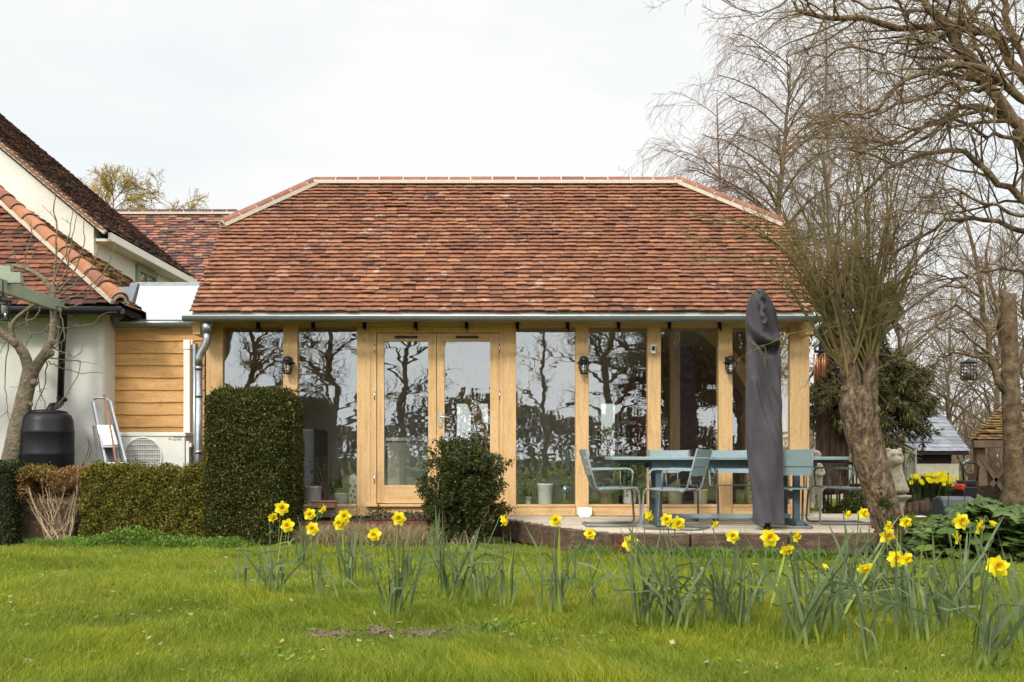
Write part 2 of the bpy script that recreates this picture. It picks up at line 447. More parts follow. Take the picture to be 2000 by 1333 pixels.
mt['alu'] = plain('aluminium', (.50, .51, .52), .42, .8)
mt['alu_edge'] = plain('bright_aluminium', (.86, .87, .88), .3, .6)
mt['lead'] = plain('lead_flashing', (.17, .18, .20), .6, .3, bump=.3)
mt['blackp'] = plain('black_plastic', (.009, .009, .011), .42, bump=.1, scale=5)
mt['lantern'] = plain('black_painted_metal', (.018, .017, .019), .45)
mt['white_pl'] = plain('white_plastic', (.78, .77, .73), .35, var=.04)
mt['ac'] = plain('ac_casing', (.72, .70, .63), .4, var=.03)
mt['fin'] = plain('ac_fins', (.33, .32, .29), .5)
mt['red'] = plain('red_enamel', (.65, .06, .04), .4)
mt['greytxt'] = plain('grey_print', (.12, .12, .13), .5)
mt['sage'] = pbr('sage_paint', [(.3, (.22, .26, .185)), (.7, (.30, .345, .25))], scale=6, rough=.6, bump=.2, stain=(4, .58, .72, (.16, .17, .10), .6))
mt['steel'] = plain('steel_handle', (.65, .65, .64), .25, .9)
mt['dark'] = plain('dark_void', (.012, .011, .010), .9)
mt['sleeper'] = pbr('old_sleeper', [(.25, (.045, .028, .02)), (.5, (.12, .075, .05)), (.8, (.24, .17, .12))], scale=3, stretch=(1, 4, 6), rough=.9, bump=.8, bscale=16, bdist=.02, fine=(40, .6, 1.2))
mt['paving'] = pbr('paving', [(.3, (.40, .335, .25)), (.7, (.56, .49, .385))], scale=4, rough=.9, bump=.4, stain=(3, .55, .72, (.22, .17, .11), .8))
mt['rust'] = pbr('rusty_steel', [(.3, (.06, .024, .016)), (.55, (.16, .056, .032)), (.8, (.27, .11, .065))], scale=7, rough=.85, bump=.4)
mt['brick'] = pbr('brick', [(.3, (.26, .09, .055)), (.7, (.42, .17, .10))], scale=9, rough=.9, bump=.5)
mt['clod'] = pbr('dry_clod', [(.3, (.09, .065, .045)), (.7, (.22, .165, .12))], scale=20, rough=1, bump=1, bdist=.02)
mt['soil'] = pbr('soil', [(.3, (.035, .024, .016)), (.7, (.09, .065, .042))], scale=20, rough=1, bump=1, bdist=.03)
mt['stone'] = pbr('carved_stone', [(.3, (.30, .255, .185)), (.55, (.48, .42, .32)), (.8, (.58, .52, .41))], scale=9, rough=.95, bump=.9, bscale=28, bdist=.02, stain=(5, .55, .7, (.16, .14, .08), .7))
mt['terra'] = plain('terracotta', (.36, .19, .13), .85, bump=.3)
mt['potw'] = plain('white_pot', (.84, .85, .83), .35, var=.03)
mt['potc'] = plain('cream_pot', (.66, .61, .47), .4, var=.05)
mt['blue'] = pbr('blue_grey_paint', [(.3, (.22, .30, .325)), (.7, (.29, .375, .40))], scale=5, stretch=(1, 6, 6), rough=.55, bump=.15, fine=(40, .9, 1.05))
mt['blue_dk'] = plain('slate_blue_paint', (.075, .105, .125), .55)
mt['tubeg'] = plain('grey_tube', (.20, .205, .205), .45, .3)
mt['cover'] = pbr('charcoal_cover', [(.3, (.058, .052, .060)), (.7, (.082, .075, .084))], scale=3, rough=.88, bump=.35, bscale=7, bdist=.03, stain=(9, .7, .76, (.22, .21, .2), .5))
mt['copper'] = plain('copper_tube', (.62, .24, .11), .35, .8)
mt['bark'] = pbr('mossy_bark', [(.36, (.035, .022, .014)), (.48, (.135, .088, .052)), (.64, (.29, .215, .145))], scale=16, stretch=(1, 1, .45), nrough=.75, rough=.95, bump=1, bscale=26, bdist=.05, stain=(5, .56, .70, (.20, .15, .04), .45), fine=(60, .6, 1.3))
mt['shoot'] = pbr('olive_shoot', [(.3, (.10, .075, .03)), (.5, (.19, .15, .055)), (.75, (.30, .24, .10))], scale=6, rough=.85, bump=.3)
mt['twig'] = pbr('lichened_twig', [(.3, (.085, .055, .033)), (.5, (.19, .13, .072)), (.66, (.28, .205, .085)), (.8, (.34, .27, .12))], scale=9, rough=.95, bump=.3)
mt['limbm'] = pbr('brown_limb', [(.3, (.045, .029, .018)), (.5, (.125, .084, .05)), (.75, (.25, .18, .105))], scale=8, stretch=(1, 1, 1), rough=.95, bump=.9, bscale=26, bdist=.02, stain=(9, .56, .68, (.24, .20, .05), .6))
mt['birch'] = pbr('birch_bark', [(.3, (.15, .125, .10)), (.55, (.40, .35, .29)), (.8, (.55, .50, .43))], scale=3, stretch=(2, 2, .8), rough=.9, bump=.4)
mt['birchtwig'] = plain('birch_twig', (.24, .165, .13), .9, var=.3)
mt['fartwig'] = plain('far_twig', (.20, .15, .10), .95, var=.35, scale=1.5)
mt['yeltwig'] = pbr('lichen_gold_twig', [(.35, (.22, .165, .07)), (.65, (.50, .36, .08))], scale=2.5, rough=.95, bump=0)
mt['figbark'] = pbr('fig_bark', [(.3, (.11, .085, .058)), (.6, (.22, .175, .12)), (.85, (.31, .26, .19))], scale=9, nrough=.75, rough=.85, bump=1, bscale=26, bdist=.03, stain=(7, .52, .66, (.08, .06, .04), .75), fine=(50, .7, 1.2))
mt['figtwig'] = plain('fig_twig', (.13, .085, .058), .85, var=.35)
mt['redbark'] = pbr('red_fibrous_bark', [(.3, (.03, .018, .013)), (.55, (.10, .062, .044)), (.8, (.19, .13, .10))], scale=4, stretch=(5, 5, .5), rough=.95, bump=1, bscale=10, bdist=.04)
mt['conifer'] = pbr('conifer_leaf', [(.3, (.6, .6, .6)), (.7, (1.2, 1.2, 1.2))], scale=3, rough=.8, bump=0, island=[(0, (.04, .042, .016)), (.6, (.095, .092, .032)), (1, (.20, .175, .06))], trans=.2)
def leafm(name, isl, trans=.25, rough=.6, spec=.14):
    return pbr(name, [(.3, (.75, .75, .75)), (.7, (1.2, 1.2, 1.2))], scale=2.5, rough=rough, bump=0, island=isl, trans=trans, spec=spec)
mt['yew'] = leafm('clipped_leaf', [(0, (.022, .030, .009)), (.45, (.042, .052, .014)), (.78, (.085, .09, .022)), (.93, (.20, .18, .035)), (1, (.34, .29, .08))])
mt['box'] = leafm('box_leaf', [(0, (.05, .055, .012)), (.4, (.11, .108, .018)), (.7, (.21, .185, .028)), (.92, (.34, .275, .045)), (1, (.40, .27, .10))])
mt['brownleaf'] = leafm('dead_box_leaf', [(0, (.15, .075, .03)), (.5, (.30, .16, .07)), (.85, (.42, .26, .12)), (.9, (.17, .14, .03)), (1, (.2, .17, .035))])
mt['darkleaf'] = leafm('dark_hedge_leaf', [(0, (.015, .026, .01)), (.6, (.04, .06, .02)), (1, (.09, .11, .035))])
mt['bush'] = leafm('holly_leaf', [(0, (.022, .03, .01)), (.5, (.05, .062, .018)), (.85, (.10, .11, .032)), (1, (.2, .2, .06))])
mt['herb'] = leafm('herb_leaf', [(0, (.06, .12, .02)), (.6, (.14, .24, .04)), (1, (.25, .36, .07))], .35)
mt['herbg'] = leafm('grey_herb_leaf', [(0, (.08, .08, .045)), (.6, (.16, .16, .09)), (1, (.24, .23, .14))], .2)
mt['bigleaf'] = leafm('broad_leaf', [(0, (.045, .085, .018)), (.6, (.085, .14, .03)), (1, (.15, .21, .05))], .25, .4)
mt['weed'] = leafm('weed_leaf', [(0, (.08, .15, .02)), (.6, (.14, .24, .035)), (1, (.22, .32, .06))], .3)
mt['dryg'] = leafm('dry_grass', [(0, (.20, .14, .07)), (.5, (.38, .29, .16)), (.8, (.48, .40, .24)), (.9, (.12, .17, .04)), (1, (.15, .2, .05))], .2)
mt['hedgefar'] = leafm('far_hedge_leaf', [(0, (.07, .055, .03)), (.6, (.13, .10, .06)), (1, (.18, .16, .08))])
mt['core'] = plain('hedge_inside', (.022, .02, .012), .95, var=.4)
mt['stem'] = plain('bare_stem', (.42, .31, .20), .85, var=.25)
mt['grass'] = grassm('grass_blade', [(0, (.105, .15, .010)), (.4, (.19, .25, .020)), (.75, (.265, .32, .034)), (.93, (.35, .37, .06)), (1, (.40, .34, .12))], .35, .6, .1)
mt['daff_leaf'] = daffm('daffodil_leaf', [(0, (.085, .125, .05)), (.5, (.145, .195, .085)), (.85, (.22, .275, .13)), (1, (.30, .36, .05))], .25, .5, .25)
mt['petal'] = leafm('yellow_petal', [(0, (.92, .78, .012)), (1, (.98, .86, .03))], .4, .5, .2)
mt['trumpet'] = leafm('golden_trumpet', [(0, (.90, .62, .005)), (1, (.94, .69, .01))], .35, .5, .2)
mt['prim'] = leafm('cream_petal', [(0, (.75, .70, .35)), (1, (.85, .82, .55))], .3)
mt['glass'] = glass_mat('window_glass', .16, (.99, 1, .99), .5, (1.8, 1.8, 6.0), .0016)
mt['glass_c'] = glass_mat('clear_glass', .08)
mt['rooflight'] = glass_mat('rooflight_glass', .35, (.7, .75, .8), 0)
mt['interior'] = plain('interior_wall', (.66, .64, .60), .9, var=.05)
mt['floor'] = plain('floor_tiles', (.34, .30, .25), .5)
mt['weather'] = pbr('dark_weatherboard', [(.3, (.022, .014, .012)), (.7, (.05, .032, .028))], scale=3, stretch=(1, 1, 8), rough=.8)
mt['post_g'] = plain('greenish_post', (.22, .19, .06), .9, var=.25)
mt['oldwood'] = plain('old_timber', (.15, .105, .07), .9, var=.3, bump=.5)
# ================================================================== ground
def make_ground():
    def axis(lo, hi, fine_lo, fine_hi, step):
        a = list(np.arange(fine_lo, fine_hi + 1e-6, step))
        x = fine_hi; s = step
        while x < hi: s *= 1.35; x += s; a.append(min(x, hi))
        x = fine_lo; s = step; b = []
        while x > lo: s *= 1.35; x -= s; b.append(max(x, lo))
        return np.array(b[::-1] + a)
    xs = axis(-500, 500, -7, 8, .15); ys = axis(-400, 900, 2.5, 16, .15)
    X, Y = np.meshgrid(xs, ys); Z = gz(X, Y)
    V = np.stack([X, Y, Z], -1).reshape(-1, 3)
    nx, ny = len(xs), len(ys)
    i = np.arange(nx * ny).reshape(ny, nx)
    F = np.stack([i[:-1, :-1], i[:-1, 1:], i[1:, 1:], i[1:, :-1]], -1).reshape(-1, 4)
    m = pbr('lawn_ground', [(.3, (.055, .062, .012)), (.5, (.095, .115, .018)), (.75, (.14, .16, .026))], scale=1.6, rough=1, bump=.5, bscale=40, bdist=.02,
            stain=(1.1, .66, .74, (.10, .08, .05), .7))
    o = npmesh('lawn', V, F, m, None, True)
    tag(o, 'mown green lawn sloping gently up to the terrace', 'lawn', kind='structure')
make_ground()

# ================================================================== roofs
def tile_plane(mb, O, u, v, Lb, lim, gauge=.1, tw=.165, th=.014, lift=.026, cut=.004, jitter=1.0, seed=1):
    """plain tiles: O eave origin, u along the eave, v up the slope, lim(b) -> (a0, a1)"""
    rd = random.Random(seed)
    O = Vector(O); u = Vector(u).normalized(); v = Vector(v).normalized(); n = u.cross(v).normalized()
    rows = int(Lb / gauge) + 1
    for i in range(rows):
        b = i * gauge
        if b > Lb - .02: break
        a0, a1 = lim(b + gauge * .5)
        if a1 - a0 < .05: continue
        tl = min(gauge * 1.5, Lb - b)
        sag = rd.uniform(-.004, .004) * jitter
        A0, A1 = lim(0)
        a = A0 - (i % 2) * tw / 2 - rd.uniform(0, .03)
        ph = rd.uniform(0, 6)
        while a < a1:
            w = tw * rd.uniform(.9, 1.1) if rd.random() > .04 else tw * 1.35
            x0, x1 = max(a + .002, a0), min(a + w - .002, a1); a += w
            if x1 - x0 < .02: continue
            db = (rd.gauss(0, .0045) + .004 * sin(ph + a * 1.3)) * jitter + sag; dl = rd.uniform(0, .007) * jitter; rot = rd.gauss(0, .012) * jitter
            if rd.random() < .02: dl += .012
            cam_ = rd.uniform(.002, .006)
            vs = []
            for (bb, hh) in ((b + db, lift + dl), (b + tl, .004)):
                for k, xx in enumerate((x0, (x0 + x1) / 2, x1)):
                    c = cam_ if k == 1 else 0
                    r_ = (xx - (x0 + x1) / 2) * rot if hh > .01 else 0
                    for tt in (0, -th):
                        vs.append(O + u * xx + v * (bb + r_) + n * (hh + c + tt))
            mb.add(vs, [(0, 2, 8, 6), (2, 4, 10, 8), (1, 3, 2, 0), (3, 5, 4, 2), (0, 6, 7, 1), (4, 5, 11, 10)])
def ridge_run(mt_, mm, a, b, r=.1, seg=.33, gap=.022, up=(0, 0, 1), n=10, seed=3, lap=0):
    rd = random.Random(seed)
    a = Vector(a); b = Vector(b); t = (b - a); Ln = t.length; t.normalize()
    s = t.cross(Vector(up)).normalized(); U = s.cross(t).normalized()
    def half(mb, p, q, r1, r2, th):
        vs = []
        for (c, rr) in ((p, r1), (q, r2)):
            for ro in (rr, rr - th):
                for k in range(n + 1):
                    an = pi * (-.08 + 1.16 * k / n)
                    vs.append(c + s * (ro * cos(an)) + U * (ro * sin(an)))
        m = n + 1; fs = []
        for k in range(n):
            fs.append((k, k + 1, 2 * m + k + 1, 2 * m + k)); fs.append((m + k + 1, m + k, 3 * m + k, 3 * m + k + 1))
            fs.append((k + 1, k, m + k, m + k + 1)); fs.append((2 * m + k, 2 * m + k + 1, 3 * m + k + 1, 3 * m + k))
        mb.add(vs, fs, False)
    half(mm, a, b, r - .012, r - .012, .03)
    x = 0
    while x < Ln - .05:
        L_ = min(seg * rd.uniform(.94, 1.06), Ln - x)
        dz = Vector((0, 0, rd.uniform(-.003, .004)))
        half(mt_, a + t * (x + gap / 2) + dz, a + t * (x + L_ - gap / 2) + dz, r + lap, r, .016); x += L_
    # mortar bed
    mm.bar(a - U * r * .15 + s * r * .95, b - U * r * .15 + s * r * .95, .05, .05, U)
    mm.bar(a - U * r * .15 - s * r * .95, b - U * r * .15 - s * r * .95, .05, .05, U)

FY = 13.0
def fx(px): return (px - 1000) * FY / FPX
def fz(py): return EYE + (HY - py) * FY / FPX
ZE = EYE + (HY - 611) * 12.6 / FPX
HR = 2.245; RS = 1.404
EX0, EX1 = at(371, 0, 12.6).x, at(1594, 0, 12.6).x
RX0, RX1 = at(617, 0, 12.6 + HR).x, at(1328, 0, 12.6 + HR).x
s2 = sqrt(2)
room = thing('garden_room', 'oak framed garden room with glazed front and red clay tiled half hipped roof', 'building', (0, 13, .27))
roof = MB()
def lim_front(b):
    r = b / s2
    if r <= RS: return 0, EX1 - EX0
    t = (r - RS) / (HR - RS)
    return t * (RX0 - EX0), (EX1 - EX0) - t * (EX1 - RX1)
tile_plane(roof, (EX0, 12.6, ZE), (1, 0, 0), (0, 1, 1), HR * s2, lim_front, gauge=.0915, th=.016, lift=.039, jitter=1.15)
Yb_ = 12.6 + 2 * HR
tile_plane(roof, (EX1, Yb_, ZE), (-1, 0, 0), (0, -1, 1), HR * s2,
           lambda b: ((EX1 - EX0) - lim_front(b)[1], (EX1 - EX0) - lim_front(b)[0]), gauge=.0915, seed=5)
YR = 12.6 + HR
for sx, ex, rx in ((-1, EX0, RX0), (1, EX1, RX1)):      # the two half hips
    run = abs(rx - ex); rise = HR - RS; sl = sqrt(run * run + rise * rise)
    O = Vector((ex, YR + (HR - RS) * sx * -1 * -1, ZE + RS))
    if sx < 0:
        O = Vector((ex, YR + rise, ZE + RS)); u = (0, -1, 0)
    else:
        O = Vector((ex, YR - rise, ZE + RS)); u = (0, 1, 0)
    tile_plane(roof, O, u, (-sx * run, 0, rise), sl, lambda b, sl=sl, rise=rise: (rise * b / sl, 2 * rise - rise * b / sl), seed=9)
ro = roof.build('roof', mt['tile'], room)
deck_ = MB()                                             # boarding under the tiles
E = .02
P0 = [(EX0 + E, 12.62, ZE - .01), (EX1 - E, 12.62, ZE - .01), (EX1 - E, 12.6 + RS, ZE + RS - .03), (RX1, YR, ZE + HR - .03), (RX0, YR, ZE + HR - .03), (EX0 + E, 12.6 + RS, ZE + RS - .03)]
deck_.prism(P0, (0, 0.02, -.06))
deck_.prism([(x, 2 * YR - y, z) for x, y, z in P0][::-1], (0, -.02, -.06))
for ex, rx in ((EX0, RX0), (EX1, RX1)):
    sx = 1 if ex < 0 else -1
    deck_.prism([(ex + sx * .02, YR - (HR - RS), ZE + RS - .03), (rx, YR, ZE + HR - .03), (ex + sx * .02, YR + (HR - RS), ZE + RS - .03)], (0, 0, -.06))
deck_.build('roof_boarding', mt['interior'], room)
rt, rm = MB(), MB()
zr = ZE + HR + .02
ridge_run(rt, rm, (RX0 - .02, YR, zr), (RX1 + .02, YR, zr), .082, .335, seed=4)
for ex, rx, sg in ((EX0, RX0, 1), (EX1, RX1, -1)):
    ridge_run(rt, rm, (ex, 12.6 + RS, ZE + RS + .03), (rx, YR, zr), .085, .30, seed=8)
    ridge_run(rt, rm, (ex, Yb_ - RS, ZE + RS + .03), (rx, YR, zr), .085, .30, seed=12)
rt.build('ridge_tile_run', mt['ridge'], ro); rm.build('mortar', mt['mortar'], ro)

# --- frame
def post(x0, x1, y=(13.0, 13.17), z=(fz(1008), 2.80), name='post'):
    return MB().box(x0, x1, y[0], y[1], z[0], z[1]).build(name, mt['oak_v'], room, .006)
for a, b in ((402, 435), (553, 581), (697, 724), (983, 1008), (1124, 1150), (1265, 1291), (1404, 1431), (1543, 1581)):
    post(fx(a), fx(b))
sill = MB()
for a, b in ((435, 553), (581, 697), (1008, 1124), (1150, 1265), (1291, 1404), (1431, 1543)):
    sill.box(fx(a) + .001, fx(b) - .001, 12.99, 13.15, fz(1008), fz(990.5))
sill.box(fx(724) + .001, fx(983) - .001, 12.985, 13.15, fz(1010), fz(990.5))
sill.build('sill_beam', mt['oak_h'], room, .004)
lg = MB()
for a, b in ((435, 553), (581, 697), (1008, 1124), (1150, 1265), (1291, 1404), (1431, 1543)):
    lg.box(fx(a) + .002, fx(b) - .002, 12.98, 13.16, fz(990.3), fz(986))
lg.build('sill_board', mt['oak_h'], room, .003)
MB().box(fx(402), fx(1581), 12.993, 13.16, 2.742, 2.87).build('head_beam', mt['oak_h'], room)
MB().box(EX0 - .01, EX1 + .01, 12.70, 12.73, fz(634), 2.87).build('fascia', mt['oak_h'], room)
MB().box(EX0 - .01, EX1 + .01, 12.735, 12.99, 2.80, 2.82).build('soffit', mt['oak_h'], room)
for a in (EX0 + .02, EX1 - .12):
    MB().box(a, a + .1, 12.64, 12.99, fz(660), 2.795).build('beam_end', mt['oak_v'], room, .004)
bk = MB()
for px in (505, 612, 712, 812, 911, 1010, 1108, 1207, 1306, 1404, 1500):
    c = fx(px); bk.box(c - .018, c + .014, 12.95, 12.985, fz(643), 2.795); bk.box(c + .0145, c + .026, 12.96, 12.985, fz(648), 2.795)
bk.build('soffit_bracket', mt['dark'], room)
# --- plinth below the frame
MB().box(fx(402), fx(1581), 13.05, 13.2, -.1, fz(1008.3)).build('plinth', mt['dark'], room)
# --- fixed panes
for a, b in ((435, 553), (581, 697), (1008, 1124), (1150, 1265), (1291, 1404), (1431, 1543)):
    MB().box(fx(a) - .003, fx(b) + .003, 13.045, 13.055, fz(987), 2.745).build('window_pane', mt['glass'], room)
# --- door set
fr = MB()
fr.box(fx(724) + .001, fx(735), 13.005, 13.13, fz(985), 2.741); fr.box(fx(975), fx(983) - .001, 13.005, 13.13, fz(985), 2.741)
fr.box(fx(735), fx(975), 13.005, 13.13, fz(650), 2.741)
fr.build('door_frame', mt['oak_v'], room, .003)
MB().box(fx(715), fx(990), 12.93, 13.12, fz(989.5), fz(985)).build('threshold', mt['oak_h'], room, .003)
def leaf(x0, x1, g0, g1, hinge_px, handle):
    y0, y1 = 13.018, 13.075
    d = MB()
    d.box(x0, g0, y0, y1, fz(983.5), fz(651)); d.box(g1, x1, y0, y1, fz(983.5), fz(651))
    o = d.build('door', mt['oak_v'], room, .004)
    r_ = MB(); r_.box(g0, g1, y0 + .0015, y1 - .0015, fz(667), fz(651)); r_.box(g0, g1, y0 + .0015, y1 - .0015, fz(983.5), fz(948))
    r_.build('door_rail', mt['oak_h'], o, .003)
    MB().box(g0 - .002, g1 + .002, 13.04, 13.05, fz(949), fz(666)).build('door_pane', mt['glass'], o)
    gx = (g0 + g1) / 2
    MB().box(gx - .148, gx + .148, 13.004, y0 - .001, fz(661), fz(656.5)).build('trickle_vent', mt['lantern'], o, .003)
    for py in (681, 773, 936):
        MB().tube([(hinge_px, 13.003, fz(py) - .055), (hinge_px, 13.003, fz(py) + .055)], .009, 8).build('hinge', mt['steel'], o)
    if handle:
        h = MB(); c = fx(860.5)
        h.box(c - .02, c + .02, 13.006, y0 - .001, fz(835), fz(806))
        h.tube([(c, 13.0, fz(815)), (c, 12.965, fz(815)), (c + .02, 12.96, fz(815)), (c + .13, 12.96, fz(816))], .009, 8)
        h.ball((c, 13.004, fz(826)), .009)
        h.build('door_handle', mt['steel'], o)
leaf(fx(736), fx(852), fx(750), fx(836), fx(731.5), False)
leaf(fx(853), fx(974.5), fx(868), fx(957), fx(976), True)
# --- side, back and inner walls
XL, XR, YBK = fx(402), fx(1581), 17.0
w = MB(); w.box(XL, XL + .15, 13.18, YBK, 0, 2.85)
w.prism([(XL + .02, 13.0, 2.85), (XL + .02, 17.0, 2.85), (XL + .02, YR + .84, ZE + RS - .1), (XL + .02, YR - .84, ZE + RS - .1)], (.1, 0, 0))
w.prism([(XR - .12, 13.0, 2.85), (XR - .12, 17.0, 2.85), (XR - .12, YR + .84, ZE + RS - .1), (XR - .12, YR - .84, ZE + RS - .1)], (.1, 0, 0))
w.build('side_wall', mt['board'], room)
w = MB(); ZT = 2.84                                        # back wall with three windows
wins = [(-1.0, -.35), (1.45, 2.1)]
x = XL + .15
for a, b in wins + [(XR - .15, XR - .15)]:
    w.box(x, a, YBK - .15, YBK, 0, ZT)
    if b > a: w.box(a, b, YBK - .15, YBK, 0, 1.0); w.box(a, b, YBK - .15, YBK, 2.0, ZT)
    x = b
w.build('back_wall', mt['interior'], room)
for a, b in wins:
    f = MB(); f.box(a, a + .06, YBK - .1, YBK - .04, 1.0, 2.0); f.box(b - .06, b, YBK - .1, YBK - .04, 1.0, 2.0)
    f.box(a + .06, b - .06, YBK - .1, YBK - .04, 1.0, 1.06); f.box(a + .06, b - .06, YBK - .1, YBK - .04, 1.94, 2.0)
    f.box((a + b) / 2 - .025, (a + b) / 2 + .025, YBK - .098, YBK - .042, 1.06, 1.94)
    fo = f.build('back_window', mt['oak_v'], room)
    MB().box(a + .06, b - .06, YBK - .075, YBK - .065, 1.06, 1.94).build('pane', mt['glass_c'], fo)
MB().box(XL + .15, XR - .2, 13.17, YBK - .15, .2, .275).build('floor', mt['floor'], room)
rs = MB()
for y in (13.9, 14.9, 15.9, 16.8):
    rs.box(XR - .16, XR, y, y + .15, .27, 2.84)
rs.box(XR - .16, XR, 13.18, 16.79, .0, .268); rs.build('side_post', mt['oak_v'], room)
MB().box(XR - .08, XR - .07, 13.18, 16.8, .27, 2.84).build('side_pane', mt['glass'], room)
def arch(x0, z0, x1, z1, y, wd=.16, th=.08, bul=.25):
    a, b = Vector((x0, y, z0)), Vector((x1, y, z1)); n_ = Vector((-(z1 - z0), 0, x1 - x0)).normalized()
    pts = [a.lerp(b, t) + n_ * bul * 4 * t * (1 - t) for t in [k / 12 for k in range(13)]]
    m = MB()
    for p, q in zip(pts, pts[1:]): m.bar(p, q, th, wd, n_)
    m.build('arched_brace', mt['oak_v'], room)
arch(-4.05, 1.4, -2.9, 3.2, 14.6, bul=.1); arch(-.1, 1.2, 1.3, 3.2, 15.2, bul=.3); arch(3.9, 1.2, 2.6, 3.2, 15.2, bul=-.3); arch(-.4, 1.2, -1.9, 3.2, 15.2, bul=-.3)
for x in (-.25, 2.4): MB().box(x, x + .15, 15.1, 15.25, .28, 3.1).build('inner_post', mt['oak_v'], room)
MB().box(XL + .16, XR - .17, 15.0, 15.2, 2.95, 3.13).build('tie_beam', mt['oak_h'], room)

# --- vent box at the foot of the fifth post
vb = MB(); a, b = fx(1127), fx(1155)
vb.prism([(a, 12.90, fz(991)), (b, 12.90, fz(991)), (b, 12.90, fz(1004)), (b - .03, 12.90, fz(1009)), (a + .03, 12.90, fz(1009)), (a, 12.90, fz(1004))], (0, .08, 0))
for k in range(4): vb.box(a + .035 + k * .035, a + .053 + k * .035, 12.90, 12.95, fz(1012), fz(1009) - .001)
vb.build('vent_cover', mt['potw'], room, .003)

# --- gutter and downpipe
def gutter(name, x0, x1, y, z, r, mat, parent, joints=()):
    m = MB(); n = 10
    for (xa, xb) in [(x0, x1)]:
        vs = []
        for xx in (xa, xb):
            for ro in (r, r - .006):
                for k in range(n + 1):
                    an = pi + pi * k / n; vs.append((xx, y + ro * cos(an), z + ro * sin(an)))
        q = n + 1; fs = []
        for k in range(n):
            fs += [(k, k + 1, 2 * q + k + 1, 2 * q + k), (q + k + 1, q + k, 3 * q + k, 3 * q + k + 1)]
        fs += [(0, 2 * q, 3 * q, q), (n, q + n, 3 * q + n, 2 * q + n)]
        m.add(vs, fs, True)
        for xx in (xa, xb): m.prism([(xx, y + r * cos(pi + pi * k / n), z + r * sin(pi + pi * k / n)) for k in range(n + 1)], (.004, 0, 0))
    o = m.build(name, mat, parent)
    l = MB(); l.tube([(x0, y - r, z), (x1, y - r, z)], .009, 8)
    l.build('rolled_lip', mt['alu_edge'], o)
    b = MB()
    for j in joints:
        vs = []
        for xx in (j - .02, j + .02):
            for k in range(n + 1):
                an = pi + pi * k / n; vs.append((xx, y + (r + .004) * cos(an), z + (r + .004) * sin(an)))
        b.add(vs, [(k, k + 1, n + 2 + k, n + 1 + k) for k in range(n)], True)
    if joints: b.build('gutter_bracket', mat, o)
    return o
GZ = at(0, 618, 12.5).z
gx = lambda p: at(p, 0, 12.5).x
go = gutter('gutter', gx(357), gx(1606), 12.52, GZ, .068, mt['galv_g'], room, [gx(p) for p in (566, 626, 738, 912, 1085, 1135, 1245, 1410, 1590)])
dp = MB(); Yd = 12.6
q = lambda px, py, Y=Yd: at(px, py, Y)
dp.tube([q(404, 632), q(404, 652)], [.085, .05], 14)
dp.tube([q(404, 650), q(404, 662), q(402, 672), q(392, 690), q(388, 700), q(388, 716)], .05, 14)
dp.tube([q(388, 712), q(388, 1060)], .047, 14)
for py in (716, 770, 880): dp.tube([q(388, py), q(388, py + 7)], .052, 14)
dp.build('downpipe', mt['galv'], room)
d2 = MB(); d2.tube([at(381, 672, 12.9), at(381, 1050, 12.9)], .035, 12); d2.build('rear_downpipe', mt['galv'], room)

# ================================================================== link building with rooflight
link = thing('link_building', 'low link clad in golden oak weatherboard under a rooflight between white wing and garden room', 'building', (at(300, 0, 13.3).x, 13.3, 0))
bd = MB(); LY = 13.3
lx0, lx1 = at(223, 0, LY).x, at(400, 0, LY).x
lz = lambda py: at(0, py, LY).z
py = 641.0; k = 0
rd = random.Random(2)
MB().box(lx0, lx1, LY + .05, LY + 2.6, 0, lz(640)).build('wall_core', mt['dark'], link)
edges = [646] + [666 + 24.05 * i for i in range(14)]
for a, b in zip(edges, edges[1:]):
    zt, zb = lz(a) + .03, lz(b)
    n = 14; vs = []
    ph, am = rd.uniform(0, 6), rd.uniform(.001, .004)
    for i in range(n + 1):
        xx = lx0 + (lx1 - lx0) * i / n; dz = am * sin(ph + i * .7) + rd.uniform(-.0008, .0008)
        vs += [(xx, LY - .022, zb + dz), (xx, LY + .002, zb + dz), (xx, LY + .012, zt), (xx, LY + .002, zt)]
    fs = []
    for i in range(n):
        o_ = i * 4; fs += [(o_, o_ + 4, o_ + 7, o_ + 3), (o_, o_ + 1, o_ + 5, o_ + 4), (o_ + 1, o_ + 2, o_ + 6, o_ + 5)]
    bd.add(vs, fs)
bd.build('weatherboard', mt['board'], link)
MB().box(lx0, lx1, LY - .03, LY - .0225, lz(646), lz(637)).build('top_board', mt['oak_h'], link)
gutter('link_gutter', at(221, 0, 13.15).x, at(374, 0, 13.15).x, 13.2, at(0, 631, 13.2).z, .06, mt['galv_g'], link, [at(230, 0, 13.2).x])
# rooflight slope
zb_, zt_ = at(0, 628, 13.25).z, at(0, 559, 13.6).z
xa, xb = at(248, 0, 13.25).x, at(400, 0, 13.25).x
rf = MB(); rf.prism([(xa, 13.25, zb_), (xb, 13.25, zb_), (xb, 13.6, zt_), (xa, 13.6, zt_)], (0, 0, -.02)); rf.build('rooflight_pane', mt['rooflight'], link)
rf = MB(); rf.prism([(xa, 13.3, zb_ - .12), (xb, 13.3, zb_ - .12), (xb, 13.65, zt_ - .12), (xa, 13.65, zt_ - .12)], (0, 0, -.02)); rf.build('rooflight_blind', mt['interior'], link)
rf = MB(); rf.bar((xa - .03, 13.23, zb_ + .02), (xa - .03, 13.62, zt_ + .02), .1, .08); rf.bar((xa - .18, 13.3, zb_ - .02), (xa - .18, 13.62, zt_ - .02), .24, .03); rf.box(xa - .3, xb, 13.72, 15.9, zt_ - .05, zt_ - .01)
rf.build('lead_flashing', mt['lead'], link)
rf = MB(); rf.bar((xa - .02, 13.66, zt_ + .02), (xb, 13.66, zt_ + .02), .1, .07); rf.build('rooflight_top_bar', mt['galv'], link)
